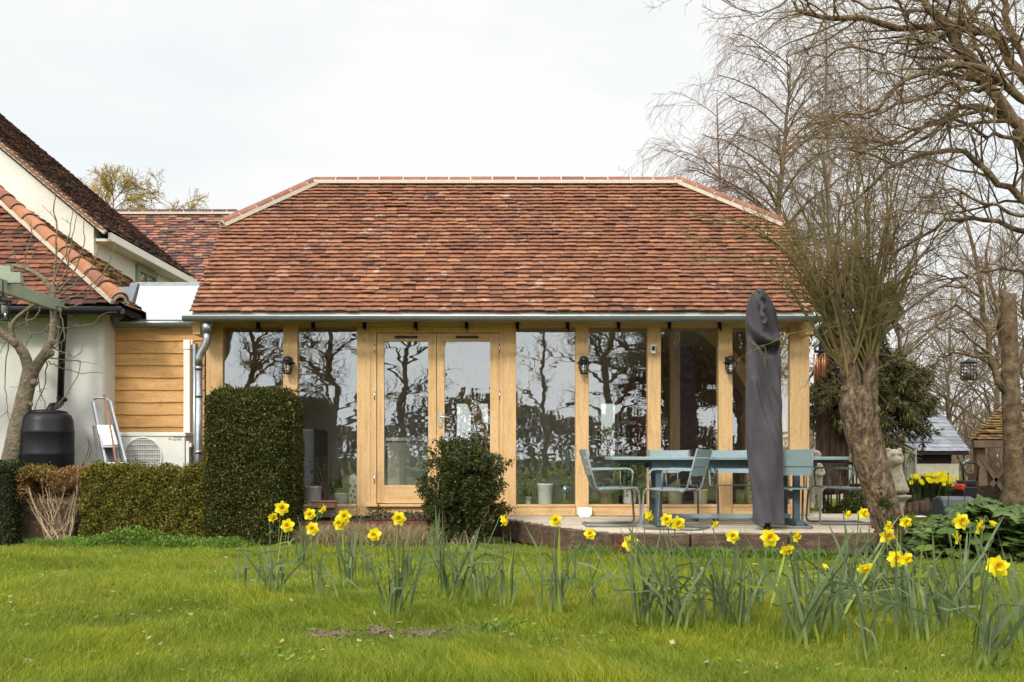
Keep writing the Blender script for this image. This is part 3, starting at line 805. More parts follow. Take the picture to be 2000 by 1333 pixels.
rf = MB(); rf.bar((xa, 13.235, zb_ - .01), (xb, 13.235, zb_ - .01), .03, .06); rf.build('rooflight_sill', mt['lead'], link)

# ================================================================== white wing, left foreground
wing = thing('white_wing', 'low white rendered wing with dark red tiled roof and orange hip tiles', 'building', (-6.5, 12.9, 0))
WY = 12.9; wx = lambda p: at(p, 0, WY).x
cz = at(0, 600, WY).z
wallm = MB(); n = 10
cx = wx(201)
ring = [(-11, WY), (cx - .06, WY), (cx - .02, WY + .015), (cx, WY + .05), (cx + .0, 13.36), (-11, 13.36)]
ring2 = [(-11, WY), (cx - .06, WY), (cx - .02, WY + .015), (cx, WY + .05), (cx + .0, 16.0), (-11, 16.0)]
wallm.prism([(x, y, -.1) for x, y in ring2], (0, 0, cz + .1))
wallm.build('wall', mt['render_w'], wing)
we = at(238, 592, 12.55); wH = 2.3; we.z = at(0, 597, 12.55).z
wr = MB(); Lw = we.x + 11
def lim_w(b):
    r = b / s2
    return 0, Lw - r * 1.36
tile_plane(wr, (-11, 12.55, we.z), (1, 0, 0), (0, 1, 1), wH * s2, lim_w, gauge=.1, jitter=2.0, seed=21)
wro = wr.build('roof', mt['tile_old'], wing)
bb = MB(); bb.prism([(-11, 12.57, we.z - .02), (we.x - .02, 12.57, we.z - .02), (we.x - 3.15, 12.55 + wH, we.z + wH - .03), (-11, 12.55 + wH, we.z + wH - .03)], (0, .03, -.07)); 
bb.prism([(we.x - .03, 12.6, we.z - .02), (we.x - .03, 17.2, we.z - .02), (we.x - 3.15, 14.9, we.z + wH - .03)], (0, 0, -.07))
bb.build('roof_boarding', mt['dark'], wing)
# the slope behind the hip, thick with moss and broken edges
we2 = MB(); run = 3.13; sl = sqrt(run * run + wH * wH)
tile_plane(we2, (we.x, 12.55, we.z), (0, 1, 0), (-run, 0, wH), sl, lambda b: (wH * b / sl, 4.7 - wH * b / sl), seed=31, jitter=2.5)
we2.build('hip_slope', mt['tile_moss'], wing)
ht, hm = MB(), MB()
ridge_run(ht, hm, Vector((we.x - .03, 12.57, we.z + .05)), Vector((we.x - 3.13, 12.55 + wH, we.z + wH + .05)), .105, .36, seed=5, lap=.02)
ht.build('hip_tile_run', mt['ridge_orange'], wing); hm.build('hip_mortar', mt['mortar'], wing)
gm = MB()
gm.tube([(-11, 12.5, we.z - .07), (at(236, 0, 12.5).x, 12.5, we.z - .07)], .055, 12)
gm.tube([at(236, 607, 12.5), at(232, 618, 12.6), at(228, 622, 12.85)], .05, 12)
gm.build('gutter', mt['blackp'], wing)
dm = MB(); dx = lambda px, py, Y=12.8: at(px, py, Y)
dm.tube([dx(124, 606, 12.55), dx(124, 640, 12.7), dx(122, 660), dx(118, 780)], .042, 12)
dm.tube([dx(118, 776), dx(118, 788, 12.75), dx(112, 793, 12.6), dx(102, 794, 12.4), dx(98, 800, 12.35), dx(98, 812, 12.35)], .046, 12)
dm.ball(dx(127, 781, 12.7), .03)
dm.build('downpipe', mt['blackp'], wing)

# ================================================================== tall white house behind
house = thing('white_house', 'tall white rendered house with steep dark mossy tiled roof rising beyond the low wing', 'building', (-9, 15.6, 0))
VY0, VY1 = 15.5, 19.95
ev = at(204, 447, VY0); ux = Vector((-1, 0, .84)).normalized(); exx, ezz = ev.x, ev.z
hr = MB()
tile_plane(hr, (exx, VY0, ezz), (0, 1, 0), (-1, 0, .84), 5.2, lambda b: (0, VY1 - VY0), gauge=.1, jitter=1.6, seed=41, lift=.03)
hro = hr.build('roof', mt['tile_dark'], house)
hb = MB(); L_ = 5.2 * ux
hb.prism([(exx, VY0 + .04, ezz - .02), (exx, VY1 - .02, ezz - .02), (exx + L_.x, VY1 - .02, ezz + L_.z - .02), (exx + L_.x, VY0 + .04, ezz + L_.z - .02)], (-.03, 0, -.05))
hb.build('roof_boarding', mt['dark'], house)
un = MB()                                                # pale undercloak and its orange tile ends along the verge
nn = Vector((.84, 0, 1)).normalized()
un.bar(Vector((exx, VY0 + .03, ezz - .05)) , Vector((exx, VY0 + .03, ezz - .05)) + ux * 5.2, .06, .07, nn)
un.build('verge_mortar', mt['mortar'], house)
vt = MB(); rd = random.Random(4)
for i in range(52):
    p = Vector((exx, VY0 - .015, ezz - .005)) + ux * (i * .1)
    vt.bar(p, p + ux * .17 + nn * -.05, .03, .012, nn)
vt.build('verge_tile_edge', mt['ridge_orange'], house)
hw = MB(); cxh = at(183, 0, 15.62).x
zc = ezz - .05 - (cxh - exx) * -.0 - .25
wl = []
def slope_z(x): return ezz + (exx - x) * .84 - .14
hw.prism([(cxh, 15.62, 0), (cxh, 15.62, slope_z(cxh)), (cxh - 5.0, 15.62, slope_z(cxh - 5.0)), (cxh - 5.0, 15.62, 0)], (0, 4.2, 0))
hw.build('wall', mt['render_c'], house)
sf = MB(); sf.box(cxh + .005, exx + .06, 15.66, 19.9, ezz - .16, ezz - .12); sf.box(exx + .0, exx + .05, 15.64, 19.9, ezz - .14, ezz - .03)
sf.build('eaves_board', mt['render_c'], house)
# small casement in the side wall
wf = MB(); y0, y1 = 17.35, 18.3; z0 = at(0, 600, 17.8).z; z1 = ezz - .2
wf.box(cxh, cxh + .05, y0, y0 + .09, z0, z1); wf.box(cxh, cxh + .05, y1 - .09, y1, z0, z1); wf.box(cxh, cxh + .05, y0 + .09, y1 - .09, z1 - .1, z1); wf.box(cxh, cxh + .045, (y0 + y1) / 2 - .04, (y0 + y1) / 2 + .04, z0, z1 - .1)
wfo = wf.build('window', mt['sage'], house)
MB().box(cxh, cxh + .02, y0 + .09, y1 - .09, z0, z1 - .1).build('pane', mt['glass'], wfo)

# ================================================================== rear range with mottled roof
rear = thing('rear_range', 'mottled tiled roof with a dark mortared ridge behind the garden room', 'building', (-8, 20, 0))
ry = 22.0; rz = at(0, 418, ry).z; rx0, rx1 = at(120, 0, ry).x, at(462, 0, ry).x
rr_ = MB(); rh = 2.6
tile_plane(rr_, (rx0, ry - rh, rz - rh), (1, 0, 0), (0, 1, 1), rh * s2, lambda b: (0, rx1 - rx0 + .9 * (1 - b / (rh * s2))), gauge=.1, jitter=1.6, seed=51)
rr_.build('roof', mt['tile_mid'], rear)
bb = MB(); bb.prism([(rx0, ry - rh, rz - rh - .02), (rx1 + .9, ry - rh, rz - rh - .02), (rx1, ry, rz - .03), (rx0, ry, rz - .03)], (0, .03, -.06))
bb.prism([(rx1 + .9, ry - rh, rz - rh - .02), (rx1 + .9, ry + rh, rz - rh - .02), (rx1, ry, rz - .03)], (0, 0, -.06))
bb.prism([(rx0, ry, rz - .04), (rx1, ry, rz - .04), (rx1 + .9, ry + rh, rz - rh), (rx0, ry + rh, rz - rh)], (0, 0, -.06))
bb.box(rx0, rx1 + .4, ry - rh + .3, ry + rh - .3, 0, rz - rh); bb.build('wall', mt['render_c'], rear)
a_, b_ = MB(), MB(); ridge_run(a_, b_, (rx0, ry, rz + .01), (rx1 + .02, ry, rz + .01), .09, .305, seed=6)
ridge_run(a_, b_, (rx1 + .9, ry - rh, rz - rh + .05), (rx1, ry, rz + .01), .09, .305, seed=7)
a_.build('ridge_tile_run', mt['ridge_dark'], rear); b_.build('ridge_mortar', mt['mortar'], rear)
# ================================================================== terrace
DZ = .27
fl = at(985, 0, 12.75); fl.z = 0
def flat(px, Y): return ((px - 1000) * Y / FPX, Y)
pts = [flat(985, 13.04), flat(985, 12.6), flat(1085, 11.15), flat(1190, 10.3), flat(1460, 10.22), flat(1705, 10.3), flat(1715, 11.4), flat(1700, 13.6), (XR + .02, 13.7), (XR + .02, 13.04)]
tr = MB(); tr.prism([(x, y, -.1) for x, y in pts][::1], (0, 0, DZ + .07))
t_o = tr.build('terrace', mt['soil'], None); tag(t_o, kind='structure', label='low paved terrace in front of the glazed wall', cat='terrace')
pv = MB(); rd = random.Random(5)
def inside(x, y, poly):
    c = False; n = len(poly)
    for i in range(n):
        x1, y1 = poly[i]; x2, y2 = poly[(i + 1) % n]
        if (y1 > y) != (y2 > y) and x < (x2 - x1) * (y - y1) / (y2 - y1) + x1: c = not c
    return c
# paving boards clipped row by row
y = 10.31
while y < 13.5:
    h = .19; xs_ = [x for x in np.arange(-.4, 4.8, .02) if inside(x, y + h * .5, pts) and inside(x, y + .02, pts)]
    if xs_:
        a, b = xs_[0], xs_[-1]; x = a
        while x < b - .05:
            L_ = rd.uniform(.7, 1.5); e = min(x + L_, b)
            dz = rd.uniform(-.004, .004)
            pv.box(x + .004, e - .004, y + .005, y + h - .005, DZ - .028, DZ - .002 + dz); x = e
    y += h
pv.build('paving', mt['paving'], t_o, .004)

def sleeper(a, b, z0, z1, label, w=.13, mat='sleeper'):
    a = Vector((*a, (z0 + z1) / 2)); b = Vector((*b, (z0 + z1) / 2))
    o = thing('timber_sleeper', label, 'sleeper', (a + b) / 2 - Vector((0, 0, (z1 - z0) / 2)), 'old sleepers edging the terrace')
    m = MB(); n = 12; t = (b - a).normalized(); s_ = t.cross(Vector((0, 0, 1))); vs = []
    for i in range(n + 1):
        p = a.lerp(b, i / n)
        for (sx, sz) in ((-1, -1), (1, -1), (1, 1), (-1, 1)):
            vs.append(p + s_ * (sx * w / 2 + rng.normal() * .004) + Vector((0, 0, sz * (z1 - z0) / 2 + rng.normal() * .003)))
    fs = [(3, 2, 1, 0), tuple(n * 4 + k for k in range(4))]
    for i in range(n):
        for k in range(4): fs.append((i * 4 + k, i * 4 + (k + 1) % 4, i * 4 + 4 + (k + 1) % 4, i * 4 + 4 + k))
    m.add(vs, fs); m.build('beam', mt[mat], o, .008)
    return o
sleeper(flat(990, 12.6), flat(1088, 11.12), .02, .255, 'dark sleeper running diagonally back to the loose bush at the terrace corner')
sleeper(flat(1088, 11.1), flat(1203, 10.2), .02, .255, 'angled dark sleeper between the diagonal one and the rusty corner plate')
sleeper(flat(1212, 10.18), flat(1345, 10.16), .07, .262, 'brown sleeper right of the rusty corner plate under the leftmost table chairs')
sleeper(flat(1349, 10.15), flat(1535, 10.17), .08, .262, 'long grey brown sleeper edging the terrace below the covered parasol')
sleeper(flat(1539, 10.16), flat(1708, 10.24), .06, .262, 'cracked grey sleeper ending at the leaning tree trunk')
pl = thing('corner_plate', 'small rusty steel corner plate joining two sleepers', 'bracket', (flat(1208, 10.12)[0], 10.12, .02))
m = MB(); x_, y_ = flat(1208, 10.1); m.box(x_ - .045, x_ + .045, 10.09, 10.1, .02, .25); m.box(x_ - .02, x_ - .008, 10.082, 10.09, .19, .2)
m.ball((x_ + .01, 10.088, .18), .012); m.build('plate', mt['rust'], pl)
rd = random.Random(9)
for i, (pa, pb) in enumerate(((1380, 1440), (1444, 1498))):
    o = thing('brick', ['red brick half buried under the terrace sleeper', 'second red brick under the terrace sleeper, nearer the big yellow daffodil'][i], 'brick', (flat(pa, 10.12)[0], 10.14, 0), 'bricks under the sleeper')
    MB().box(flat(pa, 10.12)[0], flat(pb, 10.12)[0], 10.1, 10.2, -.02, .073).build('brick_body', mt['brick'], o, .006)
# slabs of stone on the far lawn
for (pxa, pxb, Y, lab) in ((1588, 1645, 15.4, 'pale stone slab lying under the cherub statue'), (1580, 1612, 14.3, 'small pale stone lying beside the oak corner post')):
    a, b = flat(pxa, Y)[0], flat(pxb, Y)[0]
    m = MB(); m.box(a, b, Y - .14, Y + .14, -.02, .10)
    o = m.build('stone_slab', mt['stone'], None, .03, loc=((a + b) / 2, Y, 0)); tag(o, lab, 'stone')

# ================================================================== raised bed before the door
rb = thing('raised_bed', 'rusty brown edged raised bed below the glazed door', 'planter', (at(720, 0, 12).x, 12.2, 0))
m = MB(); by = 11.95; bx = lambda p: at(p, 0, by).x; bz = at(0, 1018, by).z
m.box(bx(540), bx(722), by, by + .05, 0, bz - .012); m.box(bx(723), bx(868), by + .002, by + .05, 0, bz); m.box(bx(540), bx(550), by + .051, by + .85, 0, bz - .02)
m.build('edge_board', mt['rust'], rb, .004)
MB().box(bx(550), bx(868), by + .055, 12.97, 0, bz - .04).build('soil', mt['soil'], rb)
MB().box(at(722, 0, 12.6).x, at(940, 0, 12.6).x, 12.62, 12.9, bz - .03, at(0, 1004, 12.6).z).build('door_step', mt['oldwood'], rb, .005)

# ================================================================== table and chairs
def arcpts(p0, p1, p2, n=5):
    p0, p1, p2 = Vector(p0), Vector(p1), Vector(p2)
    return [p0 * (1 - t) ** 2 + p1 * 2 * t * (1 - t) + p2 * t * t for t in [k / n for k in range(n + 1)]]
def make_chair():
    o = thing('garden_armchair', 'x', 'chair', (0, 0, 0), 'blue grey armchairs round the terrace table')
    HW = .255; r = .0125
    fr = MB()
    for s in (-1, 1):
        y = s * HW
        pth = [(-.30, y, r), (.2, y, r)] + arcpts((.2, y, r), (.265, y, r), (.262, y, .07), 4) + [(.24, y, .36)] + arcpts((.24, y, .36), (.235, y, .43), (.17, y, .43), 4)
        pth += [(-.16, y, .405)] + arcpts((-.16, y, .405), (-.23, y, .402), (-.25, y, .47), 5) + [(-.355, y, .86)]
        fr.tube(pth, r, 8)
        fr.tube([(.03, y, .43), (.03, y, .635)], .007, 6)
        fr.tube([(.155, y, .43), (.17, y, .60)], .009, 6)
    fr.tube([(-.30, -HW, r), (-.335, -HW + .03, r), (-.335, HW - .03, r), (-.30, HW, r)], r, 8)
    fr.build('frame', mt['tubeg'], o)
    for s in (-1, 1):
        y = s * HW; a = MB(); pp = [(-.292, y, .635), (.08, y, .645)] + arcpts((.08, y, .645), (.17, y, .65), (.17, y, .59), 5)
        for p, q_ in zip(pp, pp[1:]):
            a.bar(p, q_, .034, .022, (-.3, 0, 1) if Vector(q_).z < Vector(p).z - .005 else (0, 0, 1))
        a.build('armrest', mt['blue'], o, .003)
    st = MB()
    for i in range(6):
        x = -.19 + i * .07; st.box(x, x + .064, -HW + .013, HW - .013, .432 - .01 + x * .03, .444 - .01 + x * .03)
    st.build('seat', mt['blue'], o, .002)
    for i in range(3):
        z0 = .572 + i * .099; z1 = z0 + .089; b = MB(); n = 8; vs = []
        xf = lambda z: -.25 - (z - .47) / .39 * .105
        for k in range(n + 1):
            y = -HW + .008 + (2 * HW - .016) * k / n; c = -.035 * (1 - (y / HW) ** 2)
            dz = -.006 * (1 - (y / HW) ** 2) if i == 2 else 0
            for z in (z0, z1 + dz):
                for dx_ in (0, -.011): vs.append((xf(z) + c + dx_, y, z))
        fs = [(0, 1, 3, 2), (n * 4, n * 4 + 2, n * 4 + 3, n * 4 + 1)]
        for k in range(n):
            p = k * 4
            fs += [(p, p + 2, p + 6, p + 4), (p + 1, p + 5, p + 7, p + 3), (p + 2, p + 3, p + 7, p + 6), (p, p + 4, p + 5, p + 1)]
        b.add(vs, fs); b.build('backrest_slat', mt['blue'], o)
    return o
ch0 = make_chair()
CH = [(1200, 11.25, 2, 'blue grey armchair at the left end of the table, facing right'),
      (1314, 10.78, 152, 'blue grey armchair on the near side of the table turned half away to the left'),
      (1315, 12.15, -90, 'blue grey armchair behind the table showing its pale back left of the covered parasol'),
      (1435, 12.15, -90, 'blue grey armchair behind the table half hidden behind the covered parasol'),
      (1530, 11.12, 84, 'blue grey armchair with its slatted back to us, just right of the covered parasol'),
      (1632, 11.5, 180, 'blue grey armchair at the right end of the table, partly behind the leaning trunk')]
protos = [ch0] + [copy_tree(ch0) for _ in CH[1:]]
for o, (px, Y, a, lab) in zip(protos, CH):
    o.location = (flat(px, Y)[0], Y, DZ); o.rotation_euler = (0, 0, R(a)); o['label'] = lab
tb = thing('terrace_table', 'long slate blue wooden table on the paved terrace', 'table', (flat(1425, 11.4)[0], 11.4, DZ))
x0, x1 = flat(1190, 11.3)[0], flat(1660, 11.3)[0]; TZ = DZ + .775
m = MB(); 
for i in range(6):
    ya = 10.95 + i * .15; m.box(x0, x1, ya, ya + .145, TZ - .035, TZ)
m.build('table_top', mt['blue'], tb, .006)
m = MB(); m.box(x0 + .45, x1 - .45, 11.05, 11.08, TZ - .13, TZ - .037); m.box(x0 + .45, x1 - .45, 11.72, 11.75, TZ - .13, TZ - .037)
m.box(x0 + .1, x1 - .1, 11.2, 11.23, TZ - .07, TZ - .037); m.build('apron', mt['blue_dk'], tb, .003)
for xx, sg in ((flat(1283, 11.3)[0], 1), (flat(1548, 11.3)[0], -1)):
    for yy in (11.12, 11.62):
        MB().box(xx - .035, xx + .035, yy, yy + .07, DZ + .06, TZ - .04).build('leg', mt['blue_dk'], tb, .004)
    f = MB(); f.bar((xx, 10.98, DZ + .035), (xx, 11.82, DZ + .035), .09, .06); f.bar((xx, 11.2, DZ + .34), (xx, 11.61, DZ + .34), .05, .09); f.build('foot', mt['blue_dk'], tb, .005)
    MB().bar((xx + sg * .04, 11.41, DZ + .42), (xx + sg * .5, 11.41, TZ - .08), .05, .06).build('brace', mt['blue_dk'], tb, .003)
MB().bar((flat(1283, 11.3)[0], 11.41, DZ + .095), (flat(1548, 11.3)[0], 11.41, DZ + .095), .07, .05).build('stretcher', mt['blue'], tb, .004)

# ================================================================== covered parasol
PY = 10.6
prof = [(565, 1484, 5), (570, 1484, 11), (577, 1483, 17), (590, 1484, 24), (605, 1487, 28.5), (625, 1488, 31), (645, 1489, 32.5), (660, 1490, 33), (675, 1490.5, 32.5), (700, 1491, 33), (750, 1491, 34), (800, 1492, 35),
        (850, 1493, 35.5), (890, 1494, 35), (930, 1496, 33), (960, 1499, 31), (990, 1501, 30.5), (1010, 1501.5, 31), (1022, 1502, 31)]
par = thing('covered_parasol', 'closed parasol in a creased charcoal fabric cover standing before the table', 'parasol', (at(1500, 0, PY).x, PY, DZ))
rows = 110; nseg = 72; vs = []; ys_ = [p[0] for p in prof]
NZ = random.Random(3)
for i in range(rows):
    y = 565 + (1022 - 565) * i / (rows - 1)
    cx_ = np.interp(y, ys_, [p[1] for p in prof]); hw_ = np.interp(y, ys_, [p[2] for p in prof])
    c = at(cx_, y, PY); r = hw_ * PY / FPX
    for k in range(nseg):
        a = 2 * pi * k / nseg
        f = 1.0; X_ = cos(a); u_ = (1 - X_) / 2 if False else X_
        t = (y - 640) / 380
        # long diagonal creases running from upper left to lower right
        cr_ = .07 * math.exp(-((X_ - (-.8 + 2.4 * ((y - 655) / 190))) / .16) ** 2) if 640 < y < 860 else 0
        cr_ += .06 * math.exp(-((X_ - (-.6 + 1.9 * ((y - 760) / 240))) / .2) ** 2) if y > 740 else 0
        cr_ -= .07 * math.exp(-((X_ - (-.5 + 1.6 * ((y - 700) / 200))) / .14) ** 2) if 680 < y < 900 else 0
        # fold under the knot, sagging like a smile
        yy = 668 + 26 * (X_ - .1) ** 2 * -1 + 10 * X_
        cr_ += .16 * math.exp(-((y - yy) / 7) ** 2) - .2 * math.exp(-((y - yy - 15) / 8) ** 2)
        cr_ += .035 * sin(3 * a + y * .02) + .02 * sin(7 * a - y * .05)
        front = 1 if sin(a) < 0 else .3
        rr = r * (1 + .02 * sin(5 * a + y * .03))
        dy = r * .55 * sin(a) * (1 + 7.5 * cr_ * front)
        vs.append((c.x + rr * cos(a), PY + dy, c.z + (.01 * sin(a * 3) if i in (rows - 1,) else 0)))
fs = []
for i in range(rows - 1):
    for k in range(nseg):
        k2 = (k + 1) % nseg; fs.append((i * nseg + k, (i + 1) * nseg + k, (i + 1) * nseg + k2, i * nseg + k2))
m = MB(); m.add(vs, fs, True); m.add([vs[k] for k in range(nseg)], [tuple(range(nseg))])
cv = m.build('cover', mt['cover'], par)
m = MB()                                               # bunched drawstring knot
kn = [at(1482, 566, PY - .1), at(1488, 575, PY - .14), at(1481, 588, PY - .17), at(1490, 600, PY - .19), at(1487, 612, PY - .2), at(1493, 622, PY - .2), at(1492, 634, PY - .2)]
kp = polyline(kn, 22); m.tube(kp, [.024 + .006 * sin(i * 1.3) for i in range(22)], 10); m.tube([p + Vector((.025, .015, .004 * (i % 3))) for i, p in enumerate(kp)], [.016 + .005 * sin(i * 1.7 + 1) for i in range(22)], 8)
m.build('drawstring_hem', mt['cover'], cv)
m = MB(); c = at(1499, 1000, PY); m.tube([(c.x, PY, DZ), (c.x, PY, DZ + .3)], .032, 14); m.lathe([(.045, 0), (.045, .02), (.04, .03)], (c.x, PY + .0, DZ + .001)); m.build('pole', mt['lantern'], par)

# ================================================================== wall lanterns
def make_lantern(hang=False):
    o = thing('wall_lantern', 'x', 'lantern', (0, 0, 0), 'black lanterns on the oak posts')
    # local: back plate at y=0, lantern towards -y; z up, cap top at 0
    b = MB()
    b.lathe([(.0, .0), (.03, -.005), (.05, -.022), (.06, -.05), (.062, -.068)][::-1], (0, -.085, 0), 18)
    b.lathe([(.062, -.066), (.095, -.086), (.1, -.094), (.094, -.094), (.055, -.076)][::-1], (0, -.085, 0), 18, closed=True)
    b.box(-.045, .045, -.012, 0, -.12, -.01); b.box(-.012, .012, -.05, -.012, -.06, -.035)
    b.build('cap', mt['lantern'], o)
    c = MB()
    for k in range(6):
        a = pi / 6 + k * pi / 3
        c.tube([(.078 * cos(a), -.085 + .078 * sin(a), -.094), (.046 * cos(a), -.085 + .046 * sin(a), -.222)], .005, 6)
    for r_, z in ((.062, -.155), (.054, -.187)): c.lathe([(r_, z), (r_ + .004, z - .003), (r_, z - .006), (r_ - .004, z - .003)], (0, -.085, 0), 12, closed=True)
    c.lathe([(.05, -.235), (.05, -.222), (.04, -.222), (.04, -.235)], (0, -.085, 0), 12, closed=True)
    c.build('cage', mt['lantern'], o)
    g = MB(); g.lathe([(.04, -.222), (.068, -.096)], (0, -.085, 0), 18); g.build('glass_shade', mt['glass_c'], o)
    l = MB(); l.lathe([(.002, -.098), (.012, -.102), (.016, -.125), (.026, -.135), (.028, -.175), (.02, -.2), (.006, -.21)][::-1], (0, -.085, 0), 14); l.build('bulb', mt['potw'], o)
    return o
l0 = make_lantern(); ls = [l0, copy_tree(l0), copy_tree(l0)]
for o, (px, py, lab) in zip(ls, ((564.5, 697, 'black lantern on the oak post above the tall clipped hedge'), (1139.5, 697, 'black lantern on the oak post in the middle of the glazed front'), (1421, 696.5, 'black lantern on the oak post left of the covered parasol'))):
    p = at(px, py, 12.99); o.location = (p.x, 12.985, p.z); o['label'] = lab
ls[2].rotation_euler = (0, 0, R(14)); ls[2].location.y -= .014
hl = thing('hanging_lantern', 'dark square lantern hanging from the sage green pergola', 'lantern', at(6, 625, 11.0))
m = MB(); p = at(6, 575, 11.0)
m.lathe([(.012, .0), (.03, -.02), (.10, -.07), (.105, -.085), (.07, -.087)][::-1], (p.x, 11.0, p.z), 4); m.tube([(p.x, 11, p.z - .01), (p.x, 11, p.z + .16)], .006, 6); m.build('cap', mt['lantern'], hl)
m = MB()
for k in range(4):
    a = k * pi / 2; m.tube([(p.x + .085 * cos(a), 11 + .085 * sin(a), p.z - .085), (p.x + .06 * cos(a), 11 + .06 * sin(a), p.z - .28)], .007, 6)
m.lathe([(.075, -.3), (.075, -.28), (.05, -.28)][::-1], (p.x, 11, p.z), 4); m.build('cage', mt['lantern'], hl)
m = MB(); m.lathe([(.055, -.28), (.078, -.09)], (p.x, 11, p.z), 4); m.build('glass_shade', mt['glass_c'], hl)
# doorbell-sized camera
sc = thing('security_camera', 'small white security camera with a black face on an oak post', 'camera', at(1276, 691, 12.99))
c = at(1276, 682.5, 12.95); m = MB(); m.box(c.x - .03, c.x + .03, 12.93, 12.995, c.z - .058, c.z + .058); m.build('camera_body', mt['white_pl'], sc, .01)
m = MB(); m.box(c.x - .02, c.x + .016, 12.925, 12.9295, c.z - .02, c.z + .038); m.build('camera_face', mt['blackp'], sc)

# ================================================================== things by the left walls
# rain barrel
BY = 12.45; bcx = at(92, 0, BY).x
prof = [(0, .95), (.20, .955), (.235, .985), (.24, 1.0)]
wb = thing('water_butt', 'big ribbed black plastic water butt against the white wall', 'water butt', (bcx, BY, 0))
zt = at(0, 803, BY).z; zb = 0.0
f = lambda py: at(0, py, BY).z
hw = 50 * BY / FPX
P = [(hw * .86, 0), (hw * .93, .1), (hw * .97, f(935)), (hw * .985, f(891)), (hw * 1.0, f(889)), (hw * 1.0, f(885)), (hw * .985, f(883)), (hw * .985, f(848)), (hw * 1.0, f(846)), (hw * 1.0, f(842)), (hw * .98, f(840)),
     (hw * .95, f(822)), (hw * .88, f(812)), (hw * .78, f(808)), (hw * .70, f(807)), (hw * .70, f(804)), (hw * .55, f(803)), (.01, f(802))]
m = MB(); m.lathe(P, (bcx, BY, 0), 40); m.build('barrel', mt['blackp'], wb)
m = MB(); m.lathe([(hw * .72, f(810)), (hw * .74, f(806)), (hw * .7, f(803)), (hw * .5, f(801.5)), (.05, f(800))], (bcx, BY, 0), 30, wob=lambda a, z: .015 * sin(18 * a)); m.build('lid', mt['blackp'], wb)
# air conditioning unit
ac = thing('heat_pump_unit', 'white air conditioning unit with a round grille against the oak boards', 'air conditioner', (at(300, 0, 12.9).x, 12.9, .1))
AY = 12.78; ax = lambda p: at(p, 0, AY).x; az = lambda p: at(0, p, AY).z
m = MB(); m.box(ax(234), ax(361), AY, AY + .33, az(945), az(853)); m.build('casing', mt['ac'], ac, .012)
m = MB(); m.box(ax(233), ax(363), AY - .012, AY + .34, az(852.8), az(845)); m.build('top_lid', mt['ac'], ac, .008)
m = MB(); cxa, cza, rr = ax(279), az(892), 36 * AY / FPX
for k in range(60):                                      # fan guard recess: ring of the cone
    pass
m.lathe([(rr * 1.08, 0), (rr * 1.08, .012), (rr * .98, .012), (rr * .98, 0)], (0, 0, 0), 48, closed=True)
m.v = [(cxa + x, AY - .001 - z, cza + y) for x, y, z in m.v]; m.build('fan_ring', mt['ac'], ac)
m = MB()
n_ = 40; vs = [(cxa + rr * cos(2 * pi * k / n_), AY - .004, cza + rr * sin(2 * pi * k / n_)) for k in range(n_)]; m.prism(vs, (0, .0035, 0)); m.build('fan_opening', mt['fin'], ac)
m = MB()
for k in range(8):
    z = cza + rr * (.9 - k * .26)
    hwz = sqrt(max(0, 1 - ((z - cza) / rr) ** 2)) * rr * 1.0
    if hwz > .02: m.box(cxa - hwz, cxa + hwz, AY - .014, AY - .006, z - .004, z + .004)
for k in range(22):
    x = cxa - rr + rr * 2 * (k + .5) / 22; hx = sqrt(1 - ((x - cxa) / rr) ** 2) * rr
    m.box(x - .0018, x + .0018, AY - .0095, AY - .0065, cza - hx, cza + hx)
m.build('fan_grille', mt['ac'], ac)
m = MB(); m.box(ax(362), ax(368), AY + .02, AY + .2, az(930), az(862)); m.box(ax(362), ax(372), AY + .03, AY + .1, az(874), az(866)); m.build('side_cover', mt['white_pl'], ac, .004)
m = MB(); lx_, lz_, s_ = ax(332), az(857), .0165
for k in range(3):
    a = pi / 2 + k * 2 * pi / 3; d = Vector((cos(a), 0, sin(a))); e = Vector((-sin(a), 0, cos(a))); c = Vector((lx_, AY - .003, lz_))
    m.prism([c, c + d * s_ * .9 + e * s_ * .5, c + d * s_ * 1.8, c + d * s_ * .9 - e * s_ * .5], (0, .0025, 0))
m.build('logo', mt['red'], ac)
def text(s, size, loc, mat, parent, name='lettering'):
    cu = bpy.data.curves.new('t', 'FONT'); cu.body = s; cu.size = size; cu.extrude = .0008
    to = bpy.data.objects.new('t', cu); COL.objects.link(to)
    bpy.context.view_layer.update()
    me = bpy.data.meshes.new_from_object(to.evaluated_get(bpy.context.evaluated_depsgraph_get()))
    bpy.data.objects.remove(to); me.name = name
    mv = Matrix.Rotation(pi / 2, 4, 'X'); me.transform(mv); me.materials.clear(); me.materials.append(mat)
    o = bpy.data.objects.new(name, me); COL.objects.link(o); o.parent = parent; o.location = Vector(loc) - base_of(parent)
    return o
text('MITSUBISHI', .026, (ax(337.5), AY - .003, az(856)), mt['greytxt'], ac); text('ELECTRIC', .026, (ax(337.5), AY - .003, az(860.5)), mt['greytxt'], ac)
ct = thing('cable_trunking', 'white plastic trunking running down the oak boards to the unit', 'trunking', (at(365, 0, 13.2).x, 13.2, 1.2))
m = MB(); tx = lambda p: at(p, 0, 13.15).x; tz = lambda p: at(0, p, 13.15).z
m.box(tx(358), tx(371), 13.15, 13.27, tz(848), tz(684)); m.build('channel', mt['white_pl'], ct, .01)
m = MB(); m.box(tx(357.5), tx(371.5), 13.145, 13.27, tz(683.5), tz(664)); m.box(tx(371.7), tx(376), 13.16, 13.27, tz(675), tz(664)); m.build('cap', mt['white_pl'], ct, .012)
